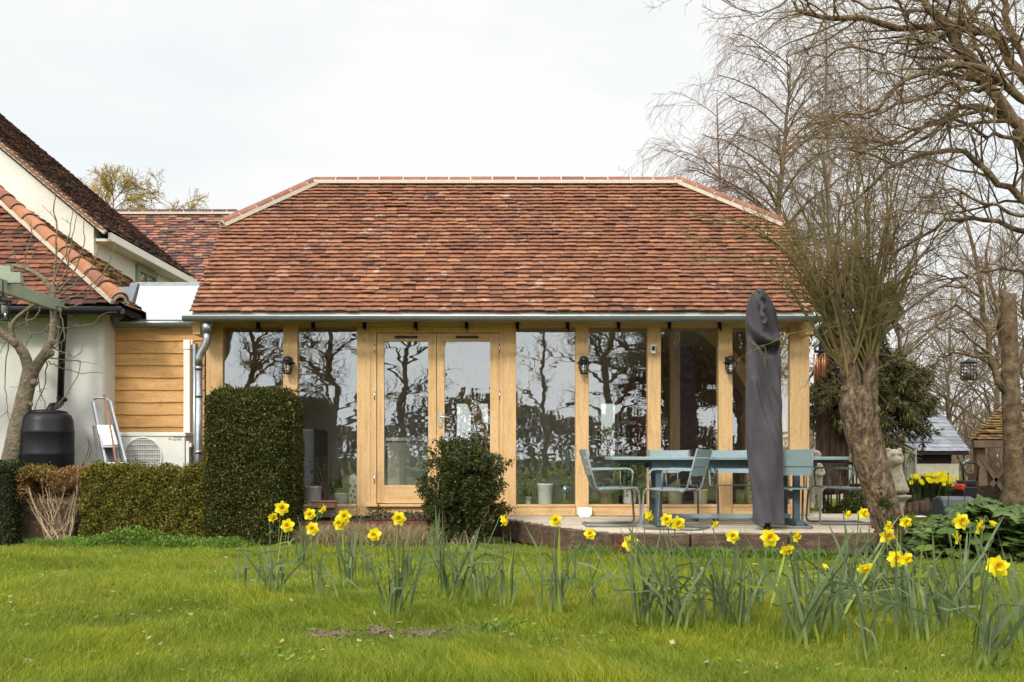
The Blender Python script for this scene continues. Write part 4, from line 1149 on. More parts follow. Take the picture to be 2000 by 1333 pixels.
# stepladder
sl_ = thing('stepladder', 'folded aluminium stepladder leaning on the white wall corner', 'ladder', (at(215, 0, 12.3).x, 12.4, 0))
m = MB(); Ya, Yb2 = 12.3, 12.78
A = lambda px, py, t: at(px, py, Ya + (Yb2 - Ya) * t)
for pa, pb in (((213, 940), (181, 785)), ((254, 940), (214, 785))):
    m.bar(A(*pa, 0), A(*pb, 1), .028, .06)
m.tube([A(181, 786, 1), A(184, 780, 1), A(190, 777, 1), A(204, 778, 1), A(211, 781, 1), A(214, 787, 1)], .017, 8)
m.build('front_frame', mt['alu'], sl_, .003)
m = MB()
for pa, pb in (((199, 940), (183, 832)), ((238, 930), (216, 830))):
    m.bar(at(*pa, 12.62), at(*pb, 12.7), .022, .04)
m.build('rear_frame', mt['alu'], sl_, .003)
m = MB(); m.prism([A(191, 831, .65), A(222, 831, .65), A(233, 868, .5), A(200, 870, .5)], (0, -.03, 0)); m.build('platform', mt['alu'], sl_)
for py, xa_, xb_, t in ((873, 203, 232, .4), (905, 209, 244, .2), (918, 211, 249, .12)):
    MB().bar(A(xa_, py, t), A(xb_, py, t), .08, .02).build('step', mt['alu'], sl_, .002)
sp = thing('wooden_pole', 'thin reddish wooden pole leaning through the stepladder', 'pole', at(232, 940, 12.25))
MB().tube([at(233, 940, 12.24), at(220, 860, 12.42), at(203, 771, 12.68)], .014, 10).build('shaft', mt['terra'], sp)
tp = thing('low_bucket', 'dark grey bucket standing under the stepladder', 'bucket', (at(212, 0, 12.6).x, 12.6, 0))
m = MB(); m.lathe([(.13, .35), (.15, .45), (.175, at(0, 873, 12.6).z), (.165, at(0, 873, 12.6).z), (.14, .46)], (at(212, 0, 12.7).x, 12.76, 0), 20); m.build('bucket_body', mt['tubeg'], tp)
pt = thing('brown_pot', 'brown planter with two bare curling stems beside the water butt', 'plant pot', (at(165, 0, 12.4).x, 12.4, 0))
m = MB(); m.box(at(146, 0, 12.35).x, at(182, 0, 12.35).x, 12.3, 12.55, .3, at(0, 911, 12.35).z); m.build('planter_box', mt['oldwood'], pt, .01)
m = MB()
for pp in ([(158, 912), (168, 893), (174, 872), (170, 858)], [(160, 912), (172, 897), (178, 876), (172, 856), (169, 853)]): m.tube(polyline([at(*p_, 12.38) for p_ in pp], 12), .006, 6)
m.build('stem', mt['figtwig'], pt)
# low wall with coping behind the hedge
lw_ = thing('low_garden_wall', 'low brown wall with pale stone coping seen through the bare hedge stems', 'wall', (at(120, 0, 12.15).x, 12.15, 0))
wm = MB(); wm.box(-8.5, at(150, 0, 12.1).x, 12.05, 12.25, 0, at(0, 984, 12.05).z); wm.build('brickwork', mt['oldwood'], lw_)
wm = MB(); wm.box(-8.5, at(151, 0, 12.1).x, 12.02, 12.28, at(0, 983.7, 12.05).z, at(0, 974, 12.05).z); wm.build('coping', mt['stone'], lw_, .01)
# pergola
pg = thing('pergola', 'sage green painted timber pergola on the white wall', 'pergola', (at(20, 0, 11.5).x, 11.5, 1))
MB().bar((-5.66, 12.88, at(0, 608, 12.88).z), (-5.66, 9.6, at(0, 608, 12.88).z + .02), .06, .15).build('rafter', mt['sage'], pg, .004)
MB().bar((-7.4, 12.88, at(0, 608, 12.88).z), (-7.4, 9.6, at(0, 608, 12.88).z + .02), .06, .15).build('rafter', mt['sage'], pg, .004)
MB().box(-8.5, at(40, 0, 11.1).x, 11.1, 11.16, at(0, 553, 11.1).z, at(0, 532, 11.1).z).build('cross_beam', mt['sage'], pg, .004)
MB().box(-8.5, at(22, 0, 11.2).x, 11.18, 11.26, at(0, 551, 11.2).z, at(0, 520, 11.2).z).build('cross_beam', mt['sage'], pg, .004)
MB().box(-8.5, at(92, 0, 12.82).x, 12.82, 12.88, at(0, 621, 12.82).z, at(0, 602, 12.82).z).build('wall_plate', mt['sage'], pg, .004)
MB().box(-8.2, -8.08, 11.1, 11.22, 0, at(0, 554, 11.1).z).build('post', mt['sage'], pg, .004)

# ================================================================== wind chime, bird feeder
wc = thing('wind_chime', 'copper tube wind chime hanging from the garden room corner', 'wind chime', at(1600, 745, 12.7))
CY = 12.7; m = MB(); m.lathe([(.07, 0), (.075, .012), (.07, .026)], tuple(at(1601, 689, CY)), 20); m.tube([at(1601, 689, CY), at(1598, 660, CY), at(1596, 628, CY)], .004, 5); m.tube([at(1601, 687, CY), at(1603, 655, CY)], .003, 5); m.build('top_disc', mt['lantern'], wc)
for px, a, b in ((1590, 692, 748), (1596, 692, 744), (1600, 691, 731), (1606, 690, 736), (1610, 691, 738)):
    MB().tube([at(px, a, CY + (px % 3 - 1) * .03), at(px + 1, b, CY + (px % 3 - 1) * .03)], .0105, 8).build('chime_tube', mt['copper'], wc)
FYD = 13.2
bf = thing('bird_feeder', 'round black caged bird feeder hanging from a bare branch', 'bird feeder', at(1892, 742, FYD))
m = MB(); c = at(1892, 710, FYD); r = 14.5 * FYD / FPX; hgt = 32 * FYD / FPX
m.lathe([(r * 1.08, -.0), (r * 1.08, .01), (r * .55, .035), (.01, .055)], tuple(c), 20); m.tube([c + Vector((0, 0, .05)), c + Vector((0, 0, .12)), at(1891, 695, FYD)], .004, 5); m.build('lid', mt['lantern'], bf)
m = MB()
for k in range(14):
    a = 2 * pi * k / 14; m.tube([c + Vector((r * cos(a), r * sin(a), 0)), c + Vector((r * cos(a), r * sin(a), -hgt))], .0035, 4)
for k in range(6):
    z = -hgt * k / 5; m.lathe([(r, z), (r + .004, z + .003), (r, z + .006), (r - .004, z + .003)], tuple(c), 20, closed=True)
m.build('cage', mt['lantern'], bf)
m = MB(); m.ball(c + Vector((0, 0, -hgt * .8)), .055, sc=(1.2, 1.2, .7)); m.lathe([(r * .95, -hgt - .004), (r * .95, -hgt + .01), (.01, -hgt + .012)], tuple(c), 18); m.build('seed_tray', mt['oldwood'], bf)
# ================================================================== inside the garden room
def pot(px0, px1, py0, py1, Y, mat, name, label, taper=.8, cat='plant pot', mottled=None, rim=True):
    b = at((px0 + px1) / 2, py1, Y); r = (px1 - px0) / 2 * Y / FPX; h = (py1 - py0) * Y / FPX
    o = thing(name, label, cat, b)
    m = MB(); pr = [(r * taper, 0), (r * (taper + .03), .01), (r * .97, h * .9)] + ([(r * 1.02, h * .92), (r * 1.02, h)] if rim else [(r, h)]) + [(r * .93, h), (r * .9, h * .85)]
    m.lathe(pr, tuple(b), 24); m.build('pot', mat, o)
    m = MB(); m.lathe([(r * .9, h * .86), (.001, h * .87)], tuple(b), 16); m.build('soil', mt['soil'], o)
    return o, b + Vector((0, 0, h * .9)), r
def foliage(parent, c, rad, n, size, mat, name='foliage', drop=0, ratio=.7, stems=8, smat='herbg'):
    nb = NB(); d = rdir(n); rr = rnd(n) ** .4
    P = np.array(c)[None] + d * rr[:, None] * np.array(rad)[None]
    N_ = rdir(n); N_[:, 2] = np.abs(N_[:, 2]) + .5
    D = d + rdir(n) * .7; D[:, 2] -= drop
    nb.leaves(P, D, N_, size * (.7 + .6 * rnd(n)), size * ratio * (.7 + .6 * rnd(n)))
    return nb.build(name, mat, parent)
def stems_to(parent, a, targets, r, mat, name='stem'):
    nb = NB(); N = len(targets); P = np.empty((N, 6, 3)); a = np.array(a)
    for i, t in enumerate(targets):
        t = np.array(t); mid = (a + t) / 2 + np.array([(t[0] - a[0]) * -.2, 0, .03])
        for k in range(6):
            u = k / 5; P[i, k] = a * (1 - u) ** 2 + mid * 2 * u * (1 - u) + t * u * u
    nb.tubes(P, np.linspace(r, r * .5, 6)[None].repeat(N, 0), 4); return nb.build(name, mat, parent)
SY = 13.42
shelf = thing('window_shelf', 'low inner ledge along the glazing carrying the potted plants', 'shelf', (0, 13.4, .27))
zs = at(0, 988, SY).z
for a_, b_ in ((XL + .17, fx(712)), (fx(1000), XR - .2)): MB().box(a_, b_, 13.2, 13.62, DZ + .02, zs - .002).build('ledge', mt['floor'], shelf)
zz = lambda py: py
o, c, r = pot(597, 629, 950, 986, SY, mt['potw'], 'potted_plant', 'tall tapered white pot behind the pane right of the clipped hedge'); foliage(o, c + Vector((0, 0, .2)), (.03, .03, .25), 26, .05, mt['herb']); stems_to(o, c, [c + Vector((.01, 0, .62))], .005, mt['herb'])
o, c, r = pot(652, 680, 963, 988, SY - .02, mt['potw'], 'potted_plant', 'small round white pot with bright green herb beside the patterned carton', .75); foliage(o, c + Vector((-.02, 0, .09)), (.13, .1, .1), 240, .035, mt['herb'])
# terracotta trough outside with rosemary
tt = thing('terracotta_trough', 'old terracotta trough with a woody rosemary outside the pane', 'planter', (at(637, 0, 12.75).x, 12.75, .3))
m = MB(); zt_t = at(0, 979, 12.75).z; m.box(at(611, 0, 12.75).x, at(656, 0, 12.75).x, 12.66, 12.86, at(0, 992, 12.75).z, zt_t - .012); m.box(at(609, 0, 12.75).x, at(658, 0, 12.75).x, 12.65, 12.87, zt_t - .0118, zt_t + .008); m.build('trough', mt['terra'], tt, .006)
m = MB(); m.box(at(612, 0, 12.75).x, at(655, 0, 12.75).x, 12.7, 12.82, .27, at(0, 992, 12.75).z - .002); m.build('stand', mt['oldwood'], tt)
tg = [at(px, py, 12.76 + random.uniform(-.08, .08)) for px, py in ((612, 915), (620, 905), (628, 925), (634, 903), (640, 912), (646, 918), (650, 900), (626, 940), (655, 930), (616, 930), (643, 935))]
stems_to(tt, at(636, 978, 12.76), tg, .006, mt['figtwig'])
for p in tg[:6] + tg[6:]: foliage(tt, p, (.03, .03, .08), 50, .022, mt['herbg'], 'sprig', ratio=.2)
ca = thing('patterned_carton', 'white carton printed with lemons and leaves standing behind the glass', 'carton', at(690, 988, SY))
m = MB(); m.box(at(682, 0, SY).x, at(697.5, 0, SY).x, SY, SY + .1, at(0, 988, SY).z, at(0, 932, SY).z); m.prism([(at(682, 0, SY).x, SY, at(0, 931.8, SY).z), (at(697.5, 0, SY).x, SY, at(0, 931.8, SY).z), (at(690, 0, SY).x, SY + .05, at(0, 925, SY).z)], (0, .004, 0)); m.build('box', mt['potw'], ca)
for (px, py, mm, sx_) in ((690, 940, 'petal', 1), (684, 949, 'herb', 1), (694, 950, 'herb', .8), (690, 960, 'herb', .9), (686, 968, 'herb', 1), (693, 972, 'greytxt', .9), (688, 981, 'red', .8)):
    m = MB(); p = at(px, py, SY - .002); m.prism([(p.x + .018 * sx_ * cos(2 * pi * k / 10), SY - .003, p.z + .024 * sx_ * sin(2 * pi * k / 10)) for k in range(10)], (0, .002, 0)); m.build('printed_motif', mt[mm], ca)
o, c, r = pot(1024, 1038, 970, 986, SY - .02, mt['potw'], 'potted_plant', 'smallest white pot with a frilly green herb next to the fourth oak post', .75); foliage(o, c + Vector((0, 0, .09)), (.15, .1, .11), 300, .035, mt['herb'])
o, c, r = pot(1049, 1080, 945, 985, SY, mt['potw'], 'potted_plant', 'large plain white pot with thin stems between herb and glass vase', .82); stems_to(o, c, [c + Vector((dx_, 0, dz_)) for dx_, dz_ in ((-.1, .3), (.02, .42), (.1, .36), (.16, .28), (-.04, .5))], .006, mt['herb']); foliage(o, c + Vector((.03, 0, .33)), (.2, .12, .18), 90, .07, mt['herb'], ratio=.3)
dk = thing('dark_leaved_plant', 'plant with near black leaves behind the small green herb', 'plant', at(1030, 985, SY + .12))
foliage(dk, at(1032, 945, SY + .15), (.2, .1, .12), 46, .11, mt['core'], ratio=.5); stems_to(dk, at(1030, 985, SY + .15), [at(1020, 920, SY + .15), at(1035, 915, SY + .15), at(1050, 940, SY + .15)], .006, mt['core'])
vz = thing('glass_vase', 'clear glass vase with upright green stalks', 'vase', at(1104, 986, SY))
m = MB(); b = at(1104, 986, SY); m.lathe([(.05, 0), (.055, .05), (.06, .15), (.078, .27), (.075, .27), (.057, .15), (.05, .06)], tuple(b), 20); m.build('vase_body', glass_mat('vase_glass', .25, (.75, .85, .78)), vz)
stems_to(vz, b + Vector((0, 0, .02)), [b + Vector((random.uniform(-.16, .1), random.uniform(-.05, .05), random.uniform(.35, .75))) for _ in range(16)], .006, mt['herb'], 'stalk'); foliage(vz, b + Vector((-.03, 0, .6)), (.18, .08, .14), 110, .06, mt['herb'], ratio=.25)
o, c, r = pot(1168, 1201, 961, 984, SY - .02, mt['dryg'], 'potted_plant', 'mottled wicker pattern pot with a low plant behind the left end chair', .72); foliage(o, c + Vector((0, 0, .05)), (.12, .08, .06), 70, .06, mt['herb'], ratio=.3)
o, c, r = pot(1216, 1244, 952, 984, SY, mt['potw'], 'potted_plant', 'white bucket pot overflowing with a bright green leafy bush', .85); foliage(o, c + Vector((.01, 0, .16)), (.25, .16, .26), 620, .055, mt['herb']); foliage(o, c + Vector((-.2, -.04, -.02)), (.08, .06, .05), 50, .05, mt['herb'])
o, c, r = pot(1301, 1336, 956, 985, SY - .03, mt['potc'], 'potted_plant', 'round cream pot behind the near chair', .72); foliage(o, c + Vector((.0, 0, .13)), (.17, .1, .16), 90, .1, mt['herb'], ratio=.2)
o, c, r = pot(1354, 1382, 956, 985, SY, mt['potc'], 'potted_plant', 'straight sided cream pot left of the sixth oak post', .85); foliage(o, c + Vector((.03, 0, .2)), (.2, .1, .2), 110, .14, mt['herbg'], ratio=.14)
o, c, r = pot(1440, 1462, 965, 986, SY, mt['herbg'], 'potted_plant', 'low green tub behind the pane beside the covered parasol', .9); foliage(o, c + Vector((.02, 0, .1)), (.2, .1, .1), 130, .08, mt['herbg'], ratio=.2)
# furniture deeper in the room
ki = thing('kitchen_island', 'pale grey green cabinet block seen through the left glazed door', 'cabinet', (at(797, 0, 14.4).x, 14.4, DZ))
m = MB(); m.box(at(757, 0, 14.2).x, at(905, 0, 14.2).x, 14.2, 14.8, DZ + .01, at(0, 862, 14.2).z); m.build('panel', plain('pale_cabinet', (.44, .45, .38), .5), ki, .005)
m = MB(); m.box(at(754, 0, 14.2).x, at(908, 0, 14.2).x, 14.17, 14.83, at(0, 861.7, 14.2).z, at(0, 855, 14.2).z); m.build('worktop', mt['potw'], ki, .004)
so_ = thing('grey_sofa', 'dark grey sofa end seen through the second pane', 'sofa', (at(605, 0, 14).x, 14.2, DZ))
m = MB(); m.box(at(560, 0, 14).x, at(618, 0, 14).x, 13.85, 14.9, DZ + .01, at(0, 838, 14).z); m.build('sofa_arm', mt['greytxt'], so_, .04)
m = MB(); m.box(at(500, 0, 14).x, at(558, 0, 14).x, 13.95, 14.9, DZ + .12, at(0, 905, 14).z); m.build('sofa_seat', mt['greytxt'], so_, .04)
cu = thing('red_curtain', 'dark red curtain hanging inside behind the fifth pane', 'curtain', (at(1262, 0, 14.6).x, 14.6, DZ))
m = MB(); vs = []; n = 30
for i in range(n + 1):
    x = at(1243 + 34 * i / n, 0, 14.6).x
    for z in (DZ + .02, 2.3): vs.append((x, 14.6 + .03 * sin(i * 1.3), z))
m.add(vs, [(2 * i, 2 * i + 2, 2 * i + 3, 2 * i + 1) for i in range(n)], True); m.build('curtain_cloth', plain('red_cloth', (.17, .05, .035), .9), cu)
cu.children[0].modifiers.new('th', 'SOLIDIFY').thickness = .006
bc = thing('brick_chimney', 'brown brick fireplace column inside the right part of the room', 'fireplace', (at(1340, 0, 16).x, 16.2, DZ))
m = MB(); m.box(at(1215, 0, 16).x, at(1262, 0, 16).x, 16, 16.6, DZ + .005, 2.3); m.box(at(1300, 0, 16).x, at(1475, 0, 16).x, 16.3, 16.7, DZ + .005, 2.84); m.build('brick_column', plain('dark_brick', (.10, .05, .035), .9, var=.4), bc)
rg = thing('round_table_inside', 'small green topped table inside the right part of the room', 'table', (at(1300, 0, 15).x, 15, DZ))
m = MB(); p = at(1210, 0, 15); m.box(p.x, at(1300, 0, 15).x, 14.8, 15.3, at(0, 823, 15).z - .04, at(0, 823, 15).z); m.build('table_top', mt['sage'], rg)
m = MB()
for xx in (p.x + .05, at(1300, 0, 15).x - .09): m.box(xx, xx + .04, 15.0, 15.04, DZ + .005, at(0, 823, 15).z - .041)
m.build('leg', mt['sage'], rg)

# ================================================================== statues
cb = thing('cherub_statue', 'pale weathered stone cherub statue behind the right end chair', 'statue', at(1592, 945, 15.2))
YS = 15.2; T = lambda px, py, dy=0: at(px, py, YS + dy)
def skin(name, joints, edges, radii, mat, parent, sub=2):
    b = base_of(parent); me = bpy.data.meshes.new(name); me.from_pydata([Vector(j) - b for j in joints], edges, [])
    me.materials.append(mat); o = bpy.data.objects.new(name, me); COL.objects.link(o); o.parent = parent
    md = o.modifiers.new('skin', 'SKIN'); md.use_smooth_shade = True
    bm_ = bmesh.new(); bm_.from_mesh(me); ly = bm_.verts.layers.skin.verify(); bm_.verts.ensure_lookup_table()
    for i, r in enumerate(radii):
        bm_.verts[i][ly].radius = (r, r) if not hasattr(r, '__len__') else r
    bm_.verts[0][ly].use_root = True; bm_.to_mesh(me); bm_.free()
    sb = o.modifiers.new('sub', 'SUBSURF'); sb.levels = sub; sb.render_levels = sub
    return o
J = [T(1592, 948), T(1592, 932), T(1594, 915), T(1594, 903), T(1593, 895), T(1584, 912, -.03), T(1578, 924, -.1), T(1586, 920, -.18),
     T(1604, 914, -.03), T(1609, 926, -.1), T(1598, 928, -.16), T(1586, 965), T(1586, 982), T(1584, 996, -.04), T(1598, 965), T(1600, 982), T(1602, 996, -.04)]
Ed = [(0, 1), (1, 2), (2, 3), (3, 4), (2, 5), (5, 6), (6, 7), (2, 8), (8, 9), (9, 10), (0, 11), (11, 12), (12, 13), (0, 14), (14, 15), (15, 16)]
Ra = [.10, .10, .095, .05, .075, .045, .035, .03, .045, .035, .03, .065, .05, .045, .065, .05, .045]
skin('figure', J, Ed, Ra, mt['stone'], cb)
m = MB(); m.ball(T(1593, 892), .088, 14, 10, (.9, .95, 1.05)); m.ball(T(1593, 889, .01), .094, 12, 9, (.95, 1, .8))
m.ball(T(1593, 893, -.088), .014); m.build('head', mt['stone'], cb)
m = MB(); m.lathe([(.2, -.02), (.19, .05), (.13, .12), (.10, .2)][::1], (T(1592, 1000).x, YS, .0), 16, wob=lambda a, z: .08 * sin(5 * a)); m.build('rock_base', mt['stone'], cb)
lb = thing('stone_beast_statue', 'squat stone lion head bust on a flared pedestal behind the leaning trunk', 'statue', at(1752, 960, 12.4))
YL = 12.4; r_ = lambda px: px * YL / FPX
m = MB(); cxl = at(1746, 0, YL).x; zl = lambda py: at(0, py, YL).z
m.lathe([(r_(20), zl(962)), (r_(21), zl(955)), (r_(17), zl(945)), (r_(14), zl(930)), (r_(12), zl(922)), (r_(10), zl(912)), (r_(8), zl(900))], (at(1752, 0, YL).x, YL, 0), 20, wob=lambda a, z: .07 * sin(3 * a + z * 14)); m.build('body', mt['stone'], lb)
m = MB(); m.ball((cxl, YL - .0, zl(896)), r_(18.5), 20, 14, (1.0, .85, 1.0)); m.ball((cxl, YL - .09, zl(899)), r_(11), 12, 8, (1.05, .8, .8))
for sx_ in (-1, 1): m.ball((cxl + sx_ * r_(7), YL - .09, zl(887)), r_(4.2)); m.ball((cxl + sx_ * r_(11), YL, zl(880)), r_(5)); m.ball((cxl + sx_ * r_(10), YL - .03, zl(899)), r_(6), sc=(.8, 1, 1.3))
m.build('head', mt['stone'], lb)
m = MB(); pcx = at(1758, 0, YL).x
m.lathe([(r_(26), -.02), (r_(25), .03), (r_(17), .07), (r_(9), .16), (r_(7), .25), (r_(6.5), zl(992)), (r_(9), zl(985)), (r_(8), zl(983)), (r_(12), zl(978)), (r_(21), zl(971.5)), (r_(22), zl(969)), (r_(21), zl(968)), (r_(12), zl(967)), (r_(10), zl(962))], (pcx, YL, 0), 24); m.build('pedestal', mt['stone'], lb)
fp = thing('garden_float', 'pale plastic lid lying on the lawn beside the stone pedestal', 'lid', (at(1800, 0, 11.5).x, 11.5, 0))
m = MB(); b = at(1797, 990, 12.0); m.ball((b.x, 12, .32), .07, sc=(1.2, .8, .25)); m.tube([(b.x, 12, 0), (b.x, 12, .31)], .006, 5); m.build('lid_disc', mt['alu'], fp)

# ================================================================== slate roofed shed, greenhouse, well house, fence
sh = thing('slate_shed', 'dark boarded shed with a slate roof and solar panels beyond the trees', 'shed', (at(1800, 0, 24).x, 24, 0))
SHY = 24.0; q = lambda px, py, Y=SHY: at(px, py, Y)
e = q(1895, 882); topr = q(1833, 797, 26.6)
dz_ = topr.z - e.z; dy_ = 2.6; slen = sqrt(dz_ ** 2 + dy_ ** 2)
m = MB(); xL = q(1632, 0).x
tile_plane(m, (xL, SHY, e.z), (1, 0, 0), (0, dy_, dz_), slen, lambda b: (0, e.x - xL - (e.x - topr.x) * b / slen), gauge=.22, tw=.3, th=.008, lift=.014, jitter=.6, seed=77)
m.build('roof', mt['slate'], sh)
m = MB(); m.prism([(xL, SHY + .02, e.z - .03), (e.x - .02, SHY + .02, e.z - .03), (topr.x, 26.6, topr.z - .03), (xL, 26.6, topr.z - .03)], (0, .02, -.05))
m.prism([(e.x - .03, SHY + .03, e.z - .03), (e.x - .03, 29.2, e.z - .03), (topr.x, 26.6, topr.z - .03)], (0, 0, -.06))
m.box(xL, e.x - .3, SHY + .35, 29, at(0, 907, SHY + .3).z, e.z - .02); m.build('wall', mt['weather'], sh)
m = MB(); zz0, zz1 = at(0, 906, SHY + .3).z, e.z - .05; n = 5
for k in range(n):
    a = zz0 + (zz1 - zz0) * k / n; b = zz0 + (zz1 - zz0) * (k + 1) / n
    m.prism([(xL, SHY + .3, a), (xL, SHY + .345, a), (xL, SHY + .345, b), (xL, SHY + .33, b)], (e.x - .32 - xL, 0, 0))
m.build('weatherboard', mt['weather'], sh)
m = MB(); m.box(xL, e.x - .15, SHY + .28, 28.9, 0, zz0 - .003); m.build('plinth_wall', plain('plinth_render', (.36, .34, .27), .9), sh)
m = MB(); rr0, rr1 = .12, .62
for k in range(3):
    xa_, xb_ = q(1645 + k * 65, 0).x, q(1706 + k * 65, 0).x
    p0 = Vector((xa_, SHY + dy_ * .16, e.z + dz_ * .16)); p1 = Vector((xa_, SHY + dy_ * .5, e.z + dz_ * .5))
    m.prism([p0 + Vector((0, 0, .09)), Vector((xb_, p0.y, p0.z + .09)), Vector((xb_ - .2 * (k == 2), p1.y, p1.z + .09)), p1 + Vector((0, 0, .09))], (0, -.02, -.05))
m.build('solar_panel', plain('solar_panel', (.10, .10, .13), .18), sh)
m = MB(); m.bar(q(1880, 905, 23.9), q(1893, 897, 23.9), .05, .05); m.build('gutter_stub', mt['galv'], sh)
gh = thing('greenhouse', 'small greenhouse with milky panes behind the stone bust', 'greenhouse', (at(1765, 0, 20).x, 20, 0))
GY = 20; q = lambda px, py, Y=GY: at(px, py, Y)
gp = [q(1742, 935), q(1787, 935), q(1787, 876), q(1762, 863), q(1742, 870)]
m = MB(); m.prism(gp, (0, 2.5, 0)); m.build('milky_pane', plain('milky_pane', (.38, .38, .26), .4), gh)
m = MB()
for a, b in zip(gp, gp[1:] + gp[:1]): m.bar(a - Vector((0, .03, 0)), b - Vector((0, .03, 0)), .04, .04, (0, 1, 0))
m.bar(q(1764, 864, 19.96), q(1764, 935, 19.96), .03, .03); m.bar(q(1764, 925, 19.96), q(1787, 880, 19.96), .03, .03); m.build('frame', mt['alu'], gh)
for i, (px, ptop, pb, Y, w_, lab) in enumerate(((1762, 852, 965, 18.5, 4, 'mossy square post right of the stone bust'), (1653, 850, 945, 19.5, 4, 'mossy square post between red trunk and leaning tree'), (1733, 868, 960, 19.0, 4, 'mossy square post just left of the greenhouse'))):
    p = at(px, 0, Y); o = thing('timber_post', lab, 'post', (p.x, Y, 0), 'mossy timber posts'); ww = w_ * Y / FPX
    MB().box(p.x - ww, p.x + ww, Y - ww, Y + ww, -.05, at(0, ptop, Y).z).build('shaft', mt['post_g'], o, .008)
bm2 = thing('timber_beam', 'mossy horizontal beam resting across the timber posts', 'beam', (at(1690, 0, 19.4).x, 19.4, at(0, 852, 19.4).z))
MB().bar(at(1605, 838, 19.2), at(1680, 838, 19.2), .08, .2).build('beam_body', mt['post_g'], bm2, .008)
# paling fence behind the statue
fe = thing('paling_fence', 'rustic open paling fence between the red trunk and the leaning tree', 'fence', (at(1650, 0, 18).x, 18, 0))
rd = random.Random(8)
m = MB(); px = 1602
while px < 1740:
    hgt = rd.uniform(878, 896); w_ = rd.uniform(.025, .045); p = at(px, hgt, 18.0)
    m.bar((p.x, 18 + rd.uniform(-.02, .02), 0), (p.x + rd.uniform(-.03, .03), 18, p.z), w_, .02, (0, 1, 0)); px += rd.uniform(6, 11)
m.build('paling', mt['oldwood'], fe); m = MB(); m.bar(at(1600, 905, 18.05), at(1745, 905, 18.05), .03, .06); m.bar(at(1600, 948, 18.05), at(1745, 948, 18.05), .03, .06); m.build('rail', mt['oldwood'], fe)
# well house
wh = thing('well_house', 'rustic well house with mossy tiled roof on crooked timber posts', 'shelter', (at(1990, 0, 17).x, 17, 0))
WYH = 16.6; q = lambda px, py, Y=WYH: at(px, py, Y)
m = MB(); e = q(1893, 862); tp_ = q(1952, 800, 17.9); xe = q(2160, 0).x; dy_, dz_ = 1.3, tp_.z - e.z; slen = sqrt(dy_ ** 2 + dz_ ** 2)
tile_plane(m, (e.x, WYH, e.z), (1, 0, 0), (0, dy_, dz_), slen, lambda b: ((tp_.x - e.x) * b / slen, xe - e.x - (tp_.x - e.x) * b / slen), gauge=.11, jitter=3, lift=.035, seed=66)
m.build('roof', mt['tile_moss'], wh)
m = MB(); m.prism([(e.x, WYH + .02, e.z - .03), (xe, WYH + .02, e.z - .03), (xe - .8, WYH + dy_, tp_.z - .03), (tp_.x, WYH + dy_, tp_.z - .03)], (0, 0, -.05))
m.build('roof_boarding', mt['oldwood'], wh)
for a, b, w_ in (((1917, 950, 16.75), (1911, 868, 16.75), .15), ((2010, 950, 16.75), (2006, 868, 16.75), .14), ((1940, 930, 18.6), (1936, 868, 18.6), .12)):
    MB().bar(q(*a), q(*b), w_, w_, (0, 1, 0)).build('post', mt['oldwood'], wh, .01)
for a, b in (((1912, 890), (1962, 965)), ((1985, 880), (1935, 950))): MB().bar(q(*a, 16.7), q(*b, 16.7), .07, .07, (0, 1, 0)).build('brace', mt['oldwood'], wh, .008)
MB().bar(q(1900, 868), q(2080, 868), .12, .12).build('wall_plate', mt['oldwood'], wh, .008)
m = MB(); x_a, x_b = q(1905, 0).x, q(2080, 0).x; m.box(x_a, x_b, 16.6, 18.4, 0, .2); m.box(x_a + .6, x_b, 17.0, 18.2, .2, .75); m.build('base', mt['sleeper'], wh, .02)
# lawn roller shaped mower cover box and mower
mw = thing('storage_box', 'low dark grey plastic box with rounded top on the far lawn', 'box', (at(1870, 0, 15).x, 15.0, 0))
m = MB(); xa_, xb_ = at(1838, 0, 15).x, at(1905, 0, 15).x; n = 12; vs = []
for k in range(n + 1):
    a = pi * k / n; vs.append((xa_, 15.15 - .24 * cos(a), .2 + .24 * sin(a) ** .6 if 0 < k < n else .2))
vs = [(xa_, 14.92, .13)] + vs + [(xa_, 15.38, .13)]
m.prism(vs, (xb_ - xa_, 0, 0)); m.build('lid', plain('dark_grey_plastic', (.06, .07, .075), .3), mw, .03)
m = MB(); m.box(xa_ + .03, xb_ - .03, 14.95, 15.36, -.02, .128); m.build('base', mt['blackp'], mw, .02)
m = MB(); p = at(1858, 958, 14.9); m.box(p.x - .05, p.x + .05, 14.9, 14.917, p.z - .02, p.z + .03); m.build('handle', mt['blackp'], mw, .006)
lm = thing('lawnmower', 'lawnmower with a tubular handle parked behind the grey box', 'lawnmower', (at(1890, 0, 16).x, 16, 0))
q = lambda px, py, Y=16: at(px, py, Y)
m = MB(); m.tube([q(1882, 940), q(1881, 912), q(1886, 904), q(1905, 905), q(1912, 912), q(1908, 940)], .014, 8); m.build('handle', mt['lantern'], lm)
m = MB(); m.box(q(1876, 0).x, q(1905, 0).x, 15.9, 16.3, .38, .56); m.box(q(1880, 0).x, q(1905, 0).x, 15.95, 16.25, .57, .66); m.build('engine', mt['lantern'], lm, .02)
m = MB(); m.box(q(1874, 0).x, q(1882, 0).x, 15.9, 16.2, .5, .6); m.build('grass_cover', mt['red'], lm, .02)
for px in (1878, 1902): 
    m = MB(); c = q(px, 0); m.tube([(c.x, 15.85, .16), (c.x, 15.9, .16)], .16, 16); m.build('wheel', mt['blackp'], lm)
